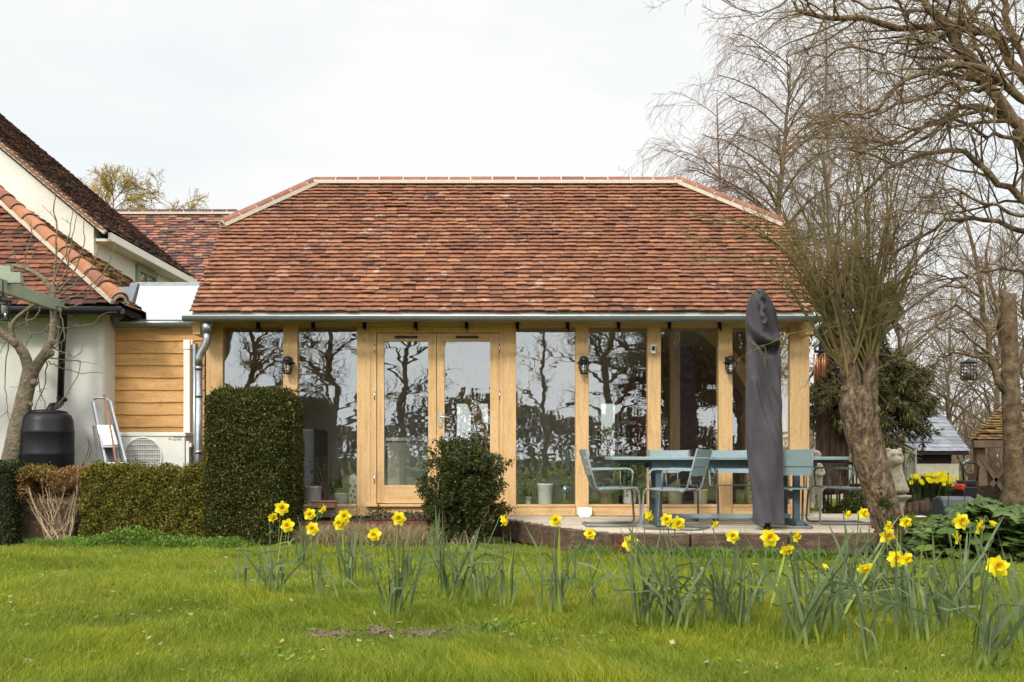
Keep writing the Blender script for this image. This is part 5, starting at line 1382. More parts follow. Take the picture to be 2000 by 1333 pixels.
# rough log edging and raised earth under the distant daffodils
le = thing('log_edging', 'row of short rough logs edging the far daffodil bed', 'edging', (at(1800, 0, 17).x, 17, 0))
m = MB(); rd = random.Random(3); px = 1765
while px < 1850:
    p = at(px, 0, 16.6); m.tube([(p.x, 16.6, -.02), (p.x + rd.uniform(-.01, .01), 16.6, rd.uniform(.27, .36))], rd.uniform(.04, .06), 8); px += rd.uniform(9, 13)
m.build('log', mt['sleeper'], le)
# thin wire supports
for i, (px, pa, pb, Y, lab) in enumerate(((1770, 915, 958, 14, 'thin plant stake left of the far daffodils'), (1797, 955, 990, 13, 'thin wire stake in the lawn by the pale lid'), (1852, 925, 985, 13, 'thin wire stake before the grey box'), (1884, 935, 990, 13.4, 'thin wire stake right of centre of the grey box'))):
    o = thing('plant_stake', lab, 'stake', at(px, pb, Y), 'thin wire stakes')
    m = MB(); m.tube([at(px, pb + 12, Y), at(px, pa, Y)], .005, 5); m.ball(at(px, pa, Y), .012, 6, 4); m.build('wire', mt['lantern'], o)
# ================================================================== hedges and shrubs
def hedge(name, label, cat, x0, x1, y0, y1, z1, n, size, mat, rnd_top=.12, loose=.02, core='core', z0=0, group=None, topf=None, parent=None, core_on=True, patch=None):
    c = ((x0 + x1) / 2, (y0 + y1) / 2, 0)
    o = thing(name, label, cat, c, group) if parent is None else parent
    w, d, h = x1 - x0, y1 - y0, z1 - z0
    # points on the box skin, rounded at the edges
    ar = np.array([w * h * 1.6, d * h, d * h, w * d * 1.2]); pick = rng.choice(4, n, p=ar / ar.sum())
    U = rng.random((n, 3)); P = U * 1.0
    P[pick == 0, 1] = 0; P[pick == 1, 0] = 0; P[pick == 2, 0] = 1; P[pick == 3, 2] = 1
    N_ = np.zeros((n, 3)); N_[pick == 0, 1] = -1; N_[pick == 1, 0] = -1; N_[pick == 2, 0] = 1; N_[pick == 3, 2] = 1
    Q = np.stack([x0 + P[:, 0] * w, y0 + P[:, 1] * d, z0 + P[:, 2] * h], 1)
    def round_(Q):
        rr = rnd_top
        cx = np.clip(Q[:, 0], x0 + rr, x1 - rr); cy = np.clip(Q[:, 1], y0 + rr, y1 - rr); cz = np.minimum(Q[:, 2], z1 - rr)
        C_ = np.stack([cx, cy, cz], 1); D_ = Q - C_; L_ = np.linalg.norm(D_, axis=1, keepdims=True) + 1e-9
        return np.where(L_ > rr, C_ + D_ / L_ * rr, Q)
    Q = round_(Q)
    lump = .5 * np.sin(Q[:, 0] * 9 + Q[:, 2] * 5) * np.sin(Q[:, 2] * 8 - Q[:, 0] * 3 + Q[:, 1] * 6) + .5 * np.sin(Q[:, 0] * 21 + 1) * np.sin(Q[:, 2] * 19 + Q[:, 1] * 17)
    Q += N_ * (lump * loose)[:, None]
    if topf is not None: Q[:, 2] *= topf(Q[:, 0])
    Q -= N_ * (rnd(n) ** 1.5 * loose * 2.2)[:, None]
    D = N_ * .6 + rdir(n) * .9 + np.array([0, 0, .35])
    keep = np.ones(n, bool)
    if patch is not None: keep = patch(Q)
    nb = NB(); m_ = keep.sum()
    nb.leaves(Q[keep], D[keep], (N_ + rdir(n) * .6)[keep], size * (.6 + .8 * rnd(m_)), size * .55 * (.6 + .8 * rnd(m_)))
    nb.build('foliage', mat, o)
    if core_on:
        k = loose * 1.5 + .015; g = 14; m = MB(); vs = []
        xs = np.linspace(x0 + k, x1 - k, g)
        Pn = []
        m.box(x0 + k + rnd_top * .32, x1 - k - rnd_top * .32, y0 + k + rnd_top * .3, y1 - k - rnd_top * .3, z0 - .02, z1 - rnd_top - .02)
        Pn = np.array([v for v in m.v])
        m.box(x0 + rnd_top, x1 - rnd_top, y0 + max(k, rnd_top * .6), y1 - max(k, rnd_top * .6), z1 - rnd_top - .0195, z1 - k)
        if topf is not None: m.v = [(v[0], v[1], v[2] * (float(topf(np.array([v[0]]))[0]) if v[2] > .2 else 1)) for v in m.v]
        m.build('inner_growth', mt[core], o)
    return o
HYF = 11.62
hx = lambda p, Y=HYF: (p - 1000) * Y / FPX
hz = lambda p, Y=HYF: EYE + (HY - p) * Y / FPX
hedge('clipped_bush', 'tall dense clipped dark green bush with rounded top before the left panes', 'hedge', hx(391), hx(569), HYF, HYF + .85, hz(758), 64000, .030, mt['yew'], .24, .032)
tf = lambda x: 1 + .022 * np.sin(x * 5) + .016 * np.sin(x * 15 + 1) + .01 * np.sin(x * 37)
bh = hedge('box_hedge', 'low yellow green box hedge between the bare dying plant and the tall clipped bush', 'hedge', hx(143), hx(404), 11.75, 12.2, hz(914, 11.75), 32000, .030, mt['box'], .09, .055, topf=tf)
def stray(o, n, xr, yr, z, size, mat, hmax=.08, topf=None):
    nb = NB(); b = np.stack([rng.uniform(*xr, n), rng.uniform(*yr, n), np.full(n, z)], 1)
    if topf is not None: b[:, 2] *= topf(b[:, 0])
    hh = hmax * rnd(n); d = rdir(n) * .35; d[:, 2] = 1
    for k in range(5):
        P = b + d * (hh * k / 4)[:, None]; nb.leaves(P, rdir(n) + [0, 0, .5], rdir(n), size * (.6 + .6 * rnd(n)), size * .5)
    nb.build('stray_shoots', mat, o)
stray(bh, 330, (hx(150), hx(398)), (11.76, 12.15), hz(917, 11.75), .03, mt['box'], .085, tf)
stray(bpy.data.objects['clipped_bush'], 240, (hx(405), hx(560)), (HYF + .08, HYF + .75), hz(760), .028, mt['yew'], .05)
# bare stems breaking out of the hedge
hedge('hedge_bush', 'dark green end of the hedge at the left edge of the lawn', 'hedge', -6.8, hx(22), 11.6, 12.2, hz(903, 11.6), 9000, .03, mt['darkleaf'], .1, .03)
db = thing('dying_box_plant', 'browned dying box plant showing its bare pale stems in the hedge', 'shrub', (hx(85), 11.9, 0))
nb = NB(); Ps = []; Rs = []
for i in range(26):
    b = np.array([hx(rng.uniform(58, 122)), 11.85 + rng.uniform(-.06, .08), 0.0])
    t = np.array([hx(rng.uniform(26, 150)), 11.9 + rng.uniform(-.15, .15), hz(rng.uniform(925, 985))])
    k = np.linspace(0, 1, 8)[:, None]; bow = np.array([(t[0] - b[0]) * .35, 0, 0])
    Ps.append(b * (1 - k) + t * k + bow * (k - k * k) * 1.0 + rng.normal(size=(8, 3)) * .008); r0 = rng.uniform(.006, .017); Rs.append(np.linspace(r0, r0 * .45, 8))
Ps = np.array(Ps); Rs = np.array(Rs); nb.tubes(Ps, Rs, 5)
c1, q1 = grow(Ps, Rs, 12, (.12, .35), (20, 55), 4, .15, (0, 0, .4), .5, .3); nb.tubes(c1, q1, 3)
c2, q2 = grow(c1, q1, 22, (.05, .14), (25, 60), 3, .2, (0, 0, .2), .6, .1, rmin=.0015); nb.tubes(c2, q2, 3)
nb.build('bare_stems', mt['stem'], db)
nb = NB(); n = 9000; Q = np.stack([hx(24) + (hx(146) - hx(24)) * rnd(n), 11.72 + .45 * rnd(n), hz(978 - 62 * rnd(n) ** .8, 11.75)], 1)
cl = np.sin(Q[:, 0] * 14 + 2) + np.sin(Q[:, 2] * 17 + Q[:, 0] * 8) + rng.normal(size=n) * .5 + (Q[:, 2] - hz(950)) * 9
Q = Q[cl > -.3]; m_ = len(Q); Q[:, 2] += .03 * np.sin(Q[:, 0] * 13)
nb.leaves(Q, rdir(m_) + [0, 0, .3], rdir(m_), .03 * (.6 + .8 * rnd(m_)), .017)
ends = c2[:, -1]; m_ = len(ends); nb.leaves(ends, rdir(m_) + [0, 0, .2], rdir(m_), .026, .015); nb.build('brown_leaves', mt['brownleaf'], db)
Q2 = Q[(Q[:, 2] > hz(935)) & (Q[:, 0] < hx(82))]; m_ = len(Q2)
nb = NB(); nb.leaves(Q2 + rng.normal(size=Q2.shape) * .02, rdir(m_) + [0, 0, .3], rdir(m_), .03, .017); nb.build('green_leaves', mt['box'], db)
# loose holly-like bush before the door
lbm = thing('loose_bush', 'loose untrimmed dark green bush growing before the right glazed door', 'shrub', (at(905, 0, 11.75).x, 11.75, 0))
Yb = 11.75; nb = NB(); Ps = []; Rs = []
for (bx_, tx_, ty_) in ((885, 868, 872), (892, 905, 868), (905, 940, 862), (915, 965, 900), (900, 880, 930), (920, 975, 950), (880, 845, 935), (880, 842, 995), (905, 920, 900), (925, 985, 985), (895, 855, 885), (900, 950, 1010), (888, 870, 1020)):
    b = np.array(list(at(bx_, 1058, Yb))); b[2] = 0; t = np.array(list(at(tx_, ty_, Yb + rng.uniform(-.25, .25))))
    k = np.linspace(0, 1, 9)[:, None]; Ps.append(b * (1 - k) + t * k + rng.normal(size=(9, 3)) * .018 + np.array([0, 0, .06]) * (k - k * k) * 4); Rs.append(np.linspace(.02, .006, 9))
Ps = np.array(Ps); Rs = np.array(Rs); nb.tubes(Ps, Rs, 5)
c1, q1 = grow(Ps, Rs, 17, (.2, .42), (25, 75), 5, .16, (0, 0, .25), .5, .3, t0=.02); nb.tubes(c1, q1, 3)
c2, q2 = grow(c1, q1, 20, (.07, .18), (25, 65), 4, .2, (0, 0, .2), .6, .1); nb.tubes(c2, q2, 3)
nb.build('branches', mt['stem'], lbm)
nb = NB(); A_ = np.concatenate([c2.reshape(-1, 3), c1[:, 2:].reshape(-1, 3)]); A_ = np.repeat(A_, 6, 0); m_ = len(A_)
sel = rng.random(m_) < min(1, 70000 / m_); A_ = A_[sel]; m_ = len(A_); A_ += rng.normal(size=A_.shape) * .016
nb.leaves(A_, rdir(m_) + [0, 0, .2], rdir(m_) + [0, 0, .6], .032 * (.6 + .7 * rnd(m_)), .02 * (.7 + .6 * rnd(m_)))
for i in range(230):
    px = 908 + rng.normal() * 46; py = 955 + rng.normal() * 52; e = ((px - 908) / 84) ** 2 + ((py - 955) / 98) ** 2
    if e > 1: continue
    c = at(px, py, Yb + rng.uniform(-.3, .25)); m_ = int(rng.uniform(90, 170)); d = rdir(m_)
    nb.leaves(np.array([list(c)]) + d * (.075 * rnd(m_) ** .5)[:, None], d + rdir(m_) * .6 + [0, 0, .2], rdir(m_) + [0, 0, .5], .032 * (.6 + .7 * rnd(m_)), .02)
nb.build('leaves', mt['bush'], lbm)

# ================================================================== low planting along the front
def tuft(nb, c, n, h, spread, w=.006, lean=.5, base=.05):
    b = np.array(c)[None] + rng.normal(size=(n, 3)) * [base, base, 0]; d = rdir(n); d[:, 2] = 0
    hh = h * (.5 + .7 * rnd(n)); k = np.linspace(0, 1, 4)
    P = b[:, None] + d[:, None] * (spread * (k ** 1.7)[None, :, None] * (lean + rnd(n))[:, None, None]) + np.array([0, 0, 1]) * (hh[:, None] * (k - .25 * k ** 3)[None])[..., None]
    ribbon(nb, P, w * (1 - .85 * k)[None] * (.7 + .6 * rnd(n))[:, None])
def ribbon(nb, P, Wd, tw=None):
    """flat ribbons along P (N,n,3), half-width Wd (N,n)"""
    N, n, _ = P.shape
    T = P[:, -1] - P[:, 0]; s = np.cross(T, rdir(N)); s /= np.linalg.norm(s, axis=1, keepdims=True) + 1e-9
    if tw is None: s = s[:, None].repeat(n, 1)
    else:
        q_ = np.cross(T, s); q_ /= np.linalg.norm(q_, axis=1, keepdims=True) + 1e-9
        a = tw[:, None] * np.linspace(0, 1, n)[None]; s = s[:, None] * np.cos(a)[..., None] + q_[:, None] * np.sin(a)[..., None]
    V = np.stack([P - s * Wd[..., None], P + s * Wd[..., None]], 2)
    idx = np.arange(N * n * 2).reshape(N, n, 2)
    F = np.stack([idx[:, :-1, 0], idx[:, :-1, 1], idx[:, 1:, 1], idx[:, 1:, 0]], -1).reshape(-1, 4)
    nb.put(V.reshape(-1, 3), F)
nb = NB()
for i in range(140):
    p = at(rng.uniform(600, 862), 1075 + rng.uniform(-8, 8), 11.6 + rng.uniform(-.25, .15)); p.z = 0; tuft(nb, p, 30, .31, .16, .004, base=.06)
o = nb.build('dry_grass', mt['dryg'], None, loc=(at(700, 0, 11.6).x, 11.6, 0)); tag(o, 'straw coloured dry grasses and bulbs below the rusty raised bed', 'grass', kind='stuff')
def low_plant(px, py, Y, rad, n, size, mat, label, name='low_plant', ratio=.6, cat='plant', h=None, grp=None):
    c = at(px, py, Y); o = thing(name, label, cat, (c.x, Y, max(0, c.z - .1)), grp)
    foliage(o, c, rad, n, size, mat, 'leaves', ratio=ratio); return o
low_plant(690, 1003, 12.3, (.27, .16, .1), 900, .03, mt['herbg'], 'grey green lavender mound in the raised bed by the terracotta trough', ratio=.18, name='lavender')
low_plant(612, 1006, 12.2, (.12, .1, .06), 200, .03, mt['herb'], 'small green plant in the bed beside the clipped bush')
low_plant(742, 1004, 12.2, (.16, .1, .07), 260, .03, mt['bush'], 'small leafy sprig plant in the bed under the left glazed door', name='leafy_sprig')
low_plant(740, 996, 12.2, (.025, .025, .09), 70, .028, mt['bush'], 'single upright sprig before the left glazed door', name='upright_sprig')
low_plant(798, 1008, 12.2, (.22, .1, .05), 300, .03, mt['bush'], 'low creeping plant in the bed left of the loose bush')
nb = NB()
for i in range(150):                                           # lush weeds at the foot of the hedge
    px = rng.uniform(60, 500); p = at(px, 0, 11.5 + rng.uniform(-.25, .12)); p.z = 0; tuft(nb, p, 18, .13, .1, .006)
n = 3200; px = rng.uniform(130, 470, n); Yv = 11.5 + rng.uniform(-.22, .12, n); hgt = rng.random(n) * (.10 + .13 * np.exp(-((px - 265) / 60) ** 2))
Q = np.stack([(px - 1000) * Yv / FPX, Yv, hgt], 1); nb.leaves(Q, rdir(n) + [0, -.2, .5], rdir(n) + [0, -.5, .8], .045 * (.5 + rnd(n)), .02 * (.5 + rnd(n)))
o = nb.build('weeds', mt['weed'], None, loc=(-4, 11.5, 0)); tag(o, 'bright green weeds and ferns along the foot of the hedge', 'weeds', kind='stuff')
nb = NB()
for i in range(60):
    px = rng.uniform(1120, 1640); p = at(px, 0, 10.0 + rng.uniform(-.12, .05)); p.z = float(gz(p.x, p.y)); tuft(nb, p, 16, .17, .1, .008)
o = nb.build('border_leaves', mt['weed'], None, loc=(1.5, 10, 0)); tag(o, 'strappy green leaves growing along the foot of the sleepers', 'plants', kind='stuff')
# broad leaved bed at the right
n = 1500; px = rng.uniform(1785, 2080, n); Yv = rng.uniform(9.3, 11.3, n)
top = .22 + .32 * smooth(1780, 1880, px) + .05 * np.sin(px * .05); hgt = top * (1 - .75 * rnd(n) ** 2.2)
Q = np.stack([(px - 1000) * Yv / FPX, Yv, hgt - .02], 1)
keep = (Yv > 9.35 + .5 * np.sin(px * .03) * 0) ; Q = Q[keep]; n = len(Q)
def bigleaves(Q, s):
    """cupped, lobed leaves: fans of quads with a wavy rim"""
    N = len(Q); nr = 12; a = np.linspace(-2.75, 2.75, nr)
    D = rdir(N); D[:, 2] = np.abs(D[:, 2]) * .25 - .1; D[:, 1] -= .35; D /= np.linalg.norm(D, axis=1, keepdims=True)
    up = rdir(N) * .45 + [0, -.15, 1]; Sd = np.cross(D, up); Sd /= np.linalg.norm(Sd, axis=1, keepdims=True); U = np.cross(Sd, D)
    sz = s * (.6 + .8 * rnd(N)); rad = np.array([1 + .09 * (-1) ** k for k in range(nr)]) * (1 - .25 * (np.abs(a) / 2.75) ** 2)
    rim = Q[:, None] + sz[:, None, None] * rad[None, :, None] * (D[:, None] * np.cos(a)[None, :, None] + Sd[:, None] * np.sin(a)[None, :, None]) - U[:, None] * (sz[:, None, None] * (.18 + .1 * np.sin(a * 4.0)[None, :, None]))
    mid = Q[:, None] + (rim - Q[:, None]) * .5 + U[:, None] * (sz[:, None, None] * .12)
    V = np.concatenate([Q[:, None], mid, rim], 1); off = (np.arange(N) * (2 * nr + 1))[:, None]
    F = []
    for k in range(nr - 1):
        F.append(np.concatenate([off, off + 1 + k, off + 1 + k, off + 2 + k], 1)); F.append(np.concatenate([off + 1 + k, off + 1 + nr + k, off + 2 + nr + k, off + 2 + k], 1))
    return V.reshape(-1, 3), F
V, F = bigleaves(Q, .085)
tri = np.concatenate([np.delete(f, 2, 1) for f in F[0::2]]); qd = np.concatenate(F[1::2])
tri = np.concatenate([tri, qd[:, [0, 1, 2]], qd[:, [0, 2, 3]]])
o = npmesh('leafy_bed', V, tri, mt['bigleaf'], None, True, loc=(4.6, 10.2, 0)); tag(o, 'bed of broad crinkled dark green leaves right of the leaning trunk', 'plants', kind='stuff')
nb = NB(); n = 5000; px = rng.uniform(1700, 2080, n); Yv = rng.uniform(9.2, 11.2, n); Q = np.stack([(px - 1000) * Yv / FPX, Yv, rnd(n) * .13], 1)
nb.leaves(Q, rdir(n) + [0, 0, .4], rdir(n) + [0, 0, .7], .05 * (.5 + rnd(n)), .03); o = nb.build('ground_cover', mt['bush'], None, loc=(4.4, 10, 0)); tag(o, 'dark ivy and ground cover around the foot of the leaning trunk', 'ground cover', kind='stuff')
# primroses
for (px, py, r_, lab) in ((1905, 1060, .17, 'large clump of pale cream primroses before the broad leaves'), (1945, 1068, .1, 'small clump of cream primroses right of the large one'), (1870, 1068, .08, 'tiny clump of cream primroses left of the large one')):
    c = on_lawn(px, py + 18); o = thing('primrose', lab, 'flowers', c, 'cream primroses')
    nb = NB(); n = int(240 * r_ / .1)
    d = rdir(n); d[:, 2] = abs(d[:, 2]); P = np.array(list(c))[None] + d * [r_, r_, .10] * (.75 + .3 * rnd(n))[:, None]
    nb.leaves(P, rdir(n) * .8 + [0, -.6, .3], rdir(n) * .5 + [0, -1, .6], .028, .026, .02); nb.build('blooms', mt['prim'], o)
    foliage(o, c + Vector((0, 0, .03)), (r_ * 1.1, r_ * 1.1, .06), 200, .05, mt['weed'], 'leaves')
# distant daffodil bank
fdd = thing('daffodil_bank', 'far bank of massed yellow daffodils before the slate roofed shed', 'flowers', (at(1815, 0, 17).x, 17, .0))
nb = NB(); n = 1500; px = 1815 + rng.normal(size=n) * 25; Yv = 17 + rng.uniform(-.4, .4, n); px = np.clip(px, 1768, 1866)
b = np.stack([(px - 1000) * Yv / FPX, Yv, np.full(n, .25)], 1); k = np.linspace(0, 1, 4)
hh = (.30 + .17 * rnd(n)) * (1 - .25 * ((px - 1815) / 50) ** 2); d = rdir(n); d[:, 2] = 0
P = b[:, None] + d[:, None] * (.12 * k ** 2)[None, :, None] + np.array([0, 0, 1]) * (hh[:, None] * k[None])[..., None]; ribbon(nb, P, .012 * (1 - .6 * k)[None].repeat(n, 0)); nb.build('leaves', mt['darkleaf'], fdd)
nb = NB(); n = 85; px = np.concatenate([rng.uniform(1768, 1800, 14), 1832 + rng.normal(size=n - 14) * 19]); px = np.clip(px, 1768, 1866); Yv = 16.85 + rng.uniform(-.45, .45, n)
zz_ = EYE + (HY - (934 + 8 * np.abs((px - 1820) / 45) ** 2 + rng.normal(size=n) * 6)) * Yv / FPX
for s_ in range(6):
    a = s_ * pi / 3; c = np.stack([(px - 1000) * Yv / FPX, Yv, zz_], 1)
    nb.leaves(c, np.tile([[cos(a), -.25, sin(a)]], (n, 1)), np.tile([[0, -1, 0.]], (n, 1)), .046, .034, .02)
nb.leaves(c, np.tile([[0, -1, 0.]], (n, 1)), rdir(n), .05, .04, .3); tag(nb.build('blooms', mt['petal'], fdd), kind='stuff')
m = MB(); m.ball((fdd.location.x, 17.1, .0), .3, sc=(2.3, 1.3, .9)); m.build('earth_bank', mt['soil'], fdd)
yb = NB(); n = 350; px = rng.uniform(1660, 1830, n); Yv = rng.uniform(16.8, 17.6, n); Q = np.stack([(px - 1000) * Yv / FPX, Yv, .05 + .22 * rnd(n)], 1)
yb.leaves(Q, rdir(n) + [0, -.4, .3], rdir(n) + [0, -1, .2], .05, .03); o = yb.build('yellow_shrub_blooms', mt['daff_leaf'], None, loc=(6, 17, 0)); tag(o, 'low spring growth scattered along the far border', 'plants', kind='stuff')
nb = NB(); n = 4200; px = rng.uniform(1600, 1745, n); Yv = rng.uniform(16.6, 17.8, n); Q = np.stack([(px - 1000) * Yv / FPX, Yv, .02 + .5 * rnd(n) * (.6 + .4 * np.sin(px * .08))], 1)
nb.leaves(Q, rdir(n) + [0, -.4, .3], rdir(n) + [0, -1, .2], .05, .03); o = nb.build('border_shrubs', mt['bush'], None, loc=(5.6, 17, 0)); tag(o, 'low dark border shrubs at the foot of the paling fence', 'shrubs', kind='stuff')

# ================================================================== grass
def grass(n, y0, y1, pxr, hgt, wid, seed):
    g = np.random.default_rng(seed)
    Y = y0 * (y1 / y0) ** (g.random(n) ** .9); px = g.uniform(pxr[0], pxr[1], n); X = (px - 1000) * Y / FPX
    cl = np.sin(X * 2.3 + 1.7 * np.sin(Y * 1.9)) + np.sin(Y * 3.1 + X * 1.1 + 2) + .8 * np.sin(X * 6.3 - Y * 4.7) + .6 * np.sin(X * 13 + Y * 11)
    keep = np.ones(n, bool)
    # worn patches
    for (a, b, r) in bare:
        d = ((X - a) / r[0]) ** 2 + ((Y - b) / r[1]) ** 2; keep &= ~((d < 1) & (g.random(n) < .75 * (1 - d * .6)))
    X, Y, cl = X[keep], Y[keep], cl[keep]
    m = len(X); Z = gz(X, Y)
    h = hgt * (.5 + .75 * g.random(m)) * np.clip(1 + .26 * cl, .62, 1.8) * np.where(g.random(m) < .012, 1.9, 1); w = wid * (.6 + .8 * g.random(m)) * (Y / 7) ** .75
    a = g.random(m) * 2 * pi; lean = h * (.25 + .85 * g.random(m)); d = np.stack([np.cos(a), np.sin(a), np.zeros(m)], 1)
    d = d + np.stack([.5 * np.sin(X * 1.4 + Y), .3 * np.cos(Y * 1.7), np.zeros(m)], 1)
    b = g.random(m) * 2 * pi; s = np.stack([np.cos(b), .5 * np.sin(b), np.zeros(m)], 1) * w[:, None]
    B = np.stack([X, Y, Z - .004], 1); up = np.array([[0, 0, 1.]])
    Mx = B + d * (lean * .35)[:, None] + up * (h * .6)[:, None]; T = B + d * lean[:, None] + up * h[:, None]
    V = np.stack([B - s, B + s, Mx + s * .8, T, Mx - s * .8], 1).reshape(-1, 3)
    i = np.arange(m)[:, None] * 5
    F = np.concatenate([np.concatenate([i, i + 1, i + 2], 1), np.concatenate([i, i + 2, i + 4], 1), np.concatenate([i + 4, i + 2, i + 3], 1)])
    return V, F
bare = []
for (px, py, rx_, ry_) in ((640, 1245, .22, .14), (735, 1240, .12, .1), (815, 1243, .3, .12), (905, 1232, .35, .2), (1215, 1190, .25, .2)):
    p = on_lawn(px, py); bare.append((p.x, p.y, (rx_, ry_)))
V, F = grass(610000, 4.0, 11.6, (-500, 2560), .050, .0020, 1)
def off_terrace(V, F, k):
    C_ = V[F[:, 0]]; bad = (C_[:, 1] > 10.15) & (C_[:, 0] > .5 * (12.7 - C_[:, 1]) - .1) & (C_[:, 0] < 3.75)
    bad |= (C_[:, 1] > 12.4) & (C_[:, 0] < 3.9)
    return V, F[~bad]
V, F = off_terrace(V, F, 5)
o = npmesh('grass', V, F, mt['grass'], None, False, loc=(0, 7, 0)); tag(o, 'short green lawn grass', 'grass', kind='stuff')
V, F = grass(90000, 10.3, 22, (1560, 2500), .06, .004, 2); V, F = off_terrace(V, F, 5)
o = npmesh('grass', V, F, mt['grass'], None, False, loc=(5, 14, 0)); tag(o, 'green lawn grass beyond the terrace', 'grass', kind='stuff')
nb = NB(); n = 5200; Y = 4.2 * (11 / 4.2) ** rng.random(n); px = rng.uniform(-40, 2040, n); X = (px - 1000) * Y / FPX
cl = np.sin(X * 3.1 + 2 * np.sin(Y * 1.3)) + np.sin(Y * 4.1 - X * 2) + rng.normal(size=n) * .5; k_ = cl > .75; X, Y = X[k_], Y[k_]; n = len(X)
Q = np.stack([X, Y, gz(X, Y) + .012 + .025 * rnd(n)], 1)
nb.leaves(Q, rdir(n) * [1, 1, .3] + [0, 0, .15], rdir(n) * .4 + [0, -.2, 1], .028 * (.5 + rnd(n)), .016 * (.6 + rnd(n)))
o = nb.build('lawn_weeds', mt['weed'], None, loc=(0, 7, 0)); tag(o, 'small broad leaved weeds dotted through the lawn', 'weeds', kind='stuff')
nb = NB(); n = 170; Y = 4.3 * (11.2 / 4.3) ** rng.random(n); px = rng.uniform(-40, 2040, n); X = (px - 1000) * Y / FPX; Q = np.stack([X, Y, gz(X, Y) + .035 + .015 * rnd(n)], 1)
nb.leaves(Q, rdir(n) * [1, 1, .2], rdir(n) * .5 + [0, -.3, 1], .05 * (.4 + rnd(n)), .022 * (.4 + rnd(n)), .25)
o = nb.build('fallen_leaves', mt['dryg'], None, loc=(0, 7, 0)); tag(o, 'dry fallen leaves scattered over the lawn', 'leaves', kind='stuff')
# crumbs of soil on the worn patches
for (px, py, s_, lab) in ((655, 1244, 1.2, 'crumbly mole hill earth on the lawn left of centre'), (735, 1237, .7, 'small heap of pale earth near the foot of the daffodils'), (815, 1243, 1.1, 'low crumbly earth patch in the centre of the lawn'), (625, 1243, .6, 'smallest earth heap at the left of the worn lawn patch')):
    p = on_lawn(px, py); o = thing('earth_heap', lab, 'earth', p, 'earth heaps on the lawn'); m = MB()
    m.ball((p.x, p.y, p.z - .005), .05, 14, 7, (1.2 * s_, .9, .6))
    m.v = [(v[0] + rng.normal() * .003, v[1], v[2] + rng.normal() * .004) for v in m.v]
    for k in range(44):
        m.ball((p.x + rng.normal() * .07 * s_, p.y - .01 + rng.normal() * .06, p.z + .014 + abs(rng.normal()) * .006), rng.uniform(.004, .012), 6, 4, (1.3, 1, .8))
    tag(m.build('clods', mt['clod'], o), kind='stuff')

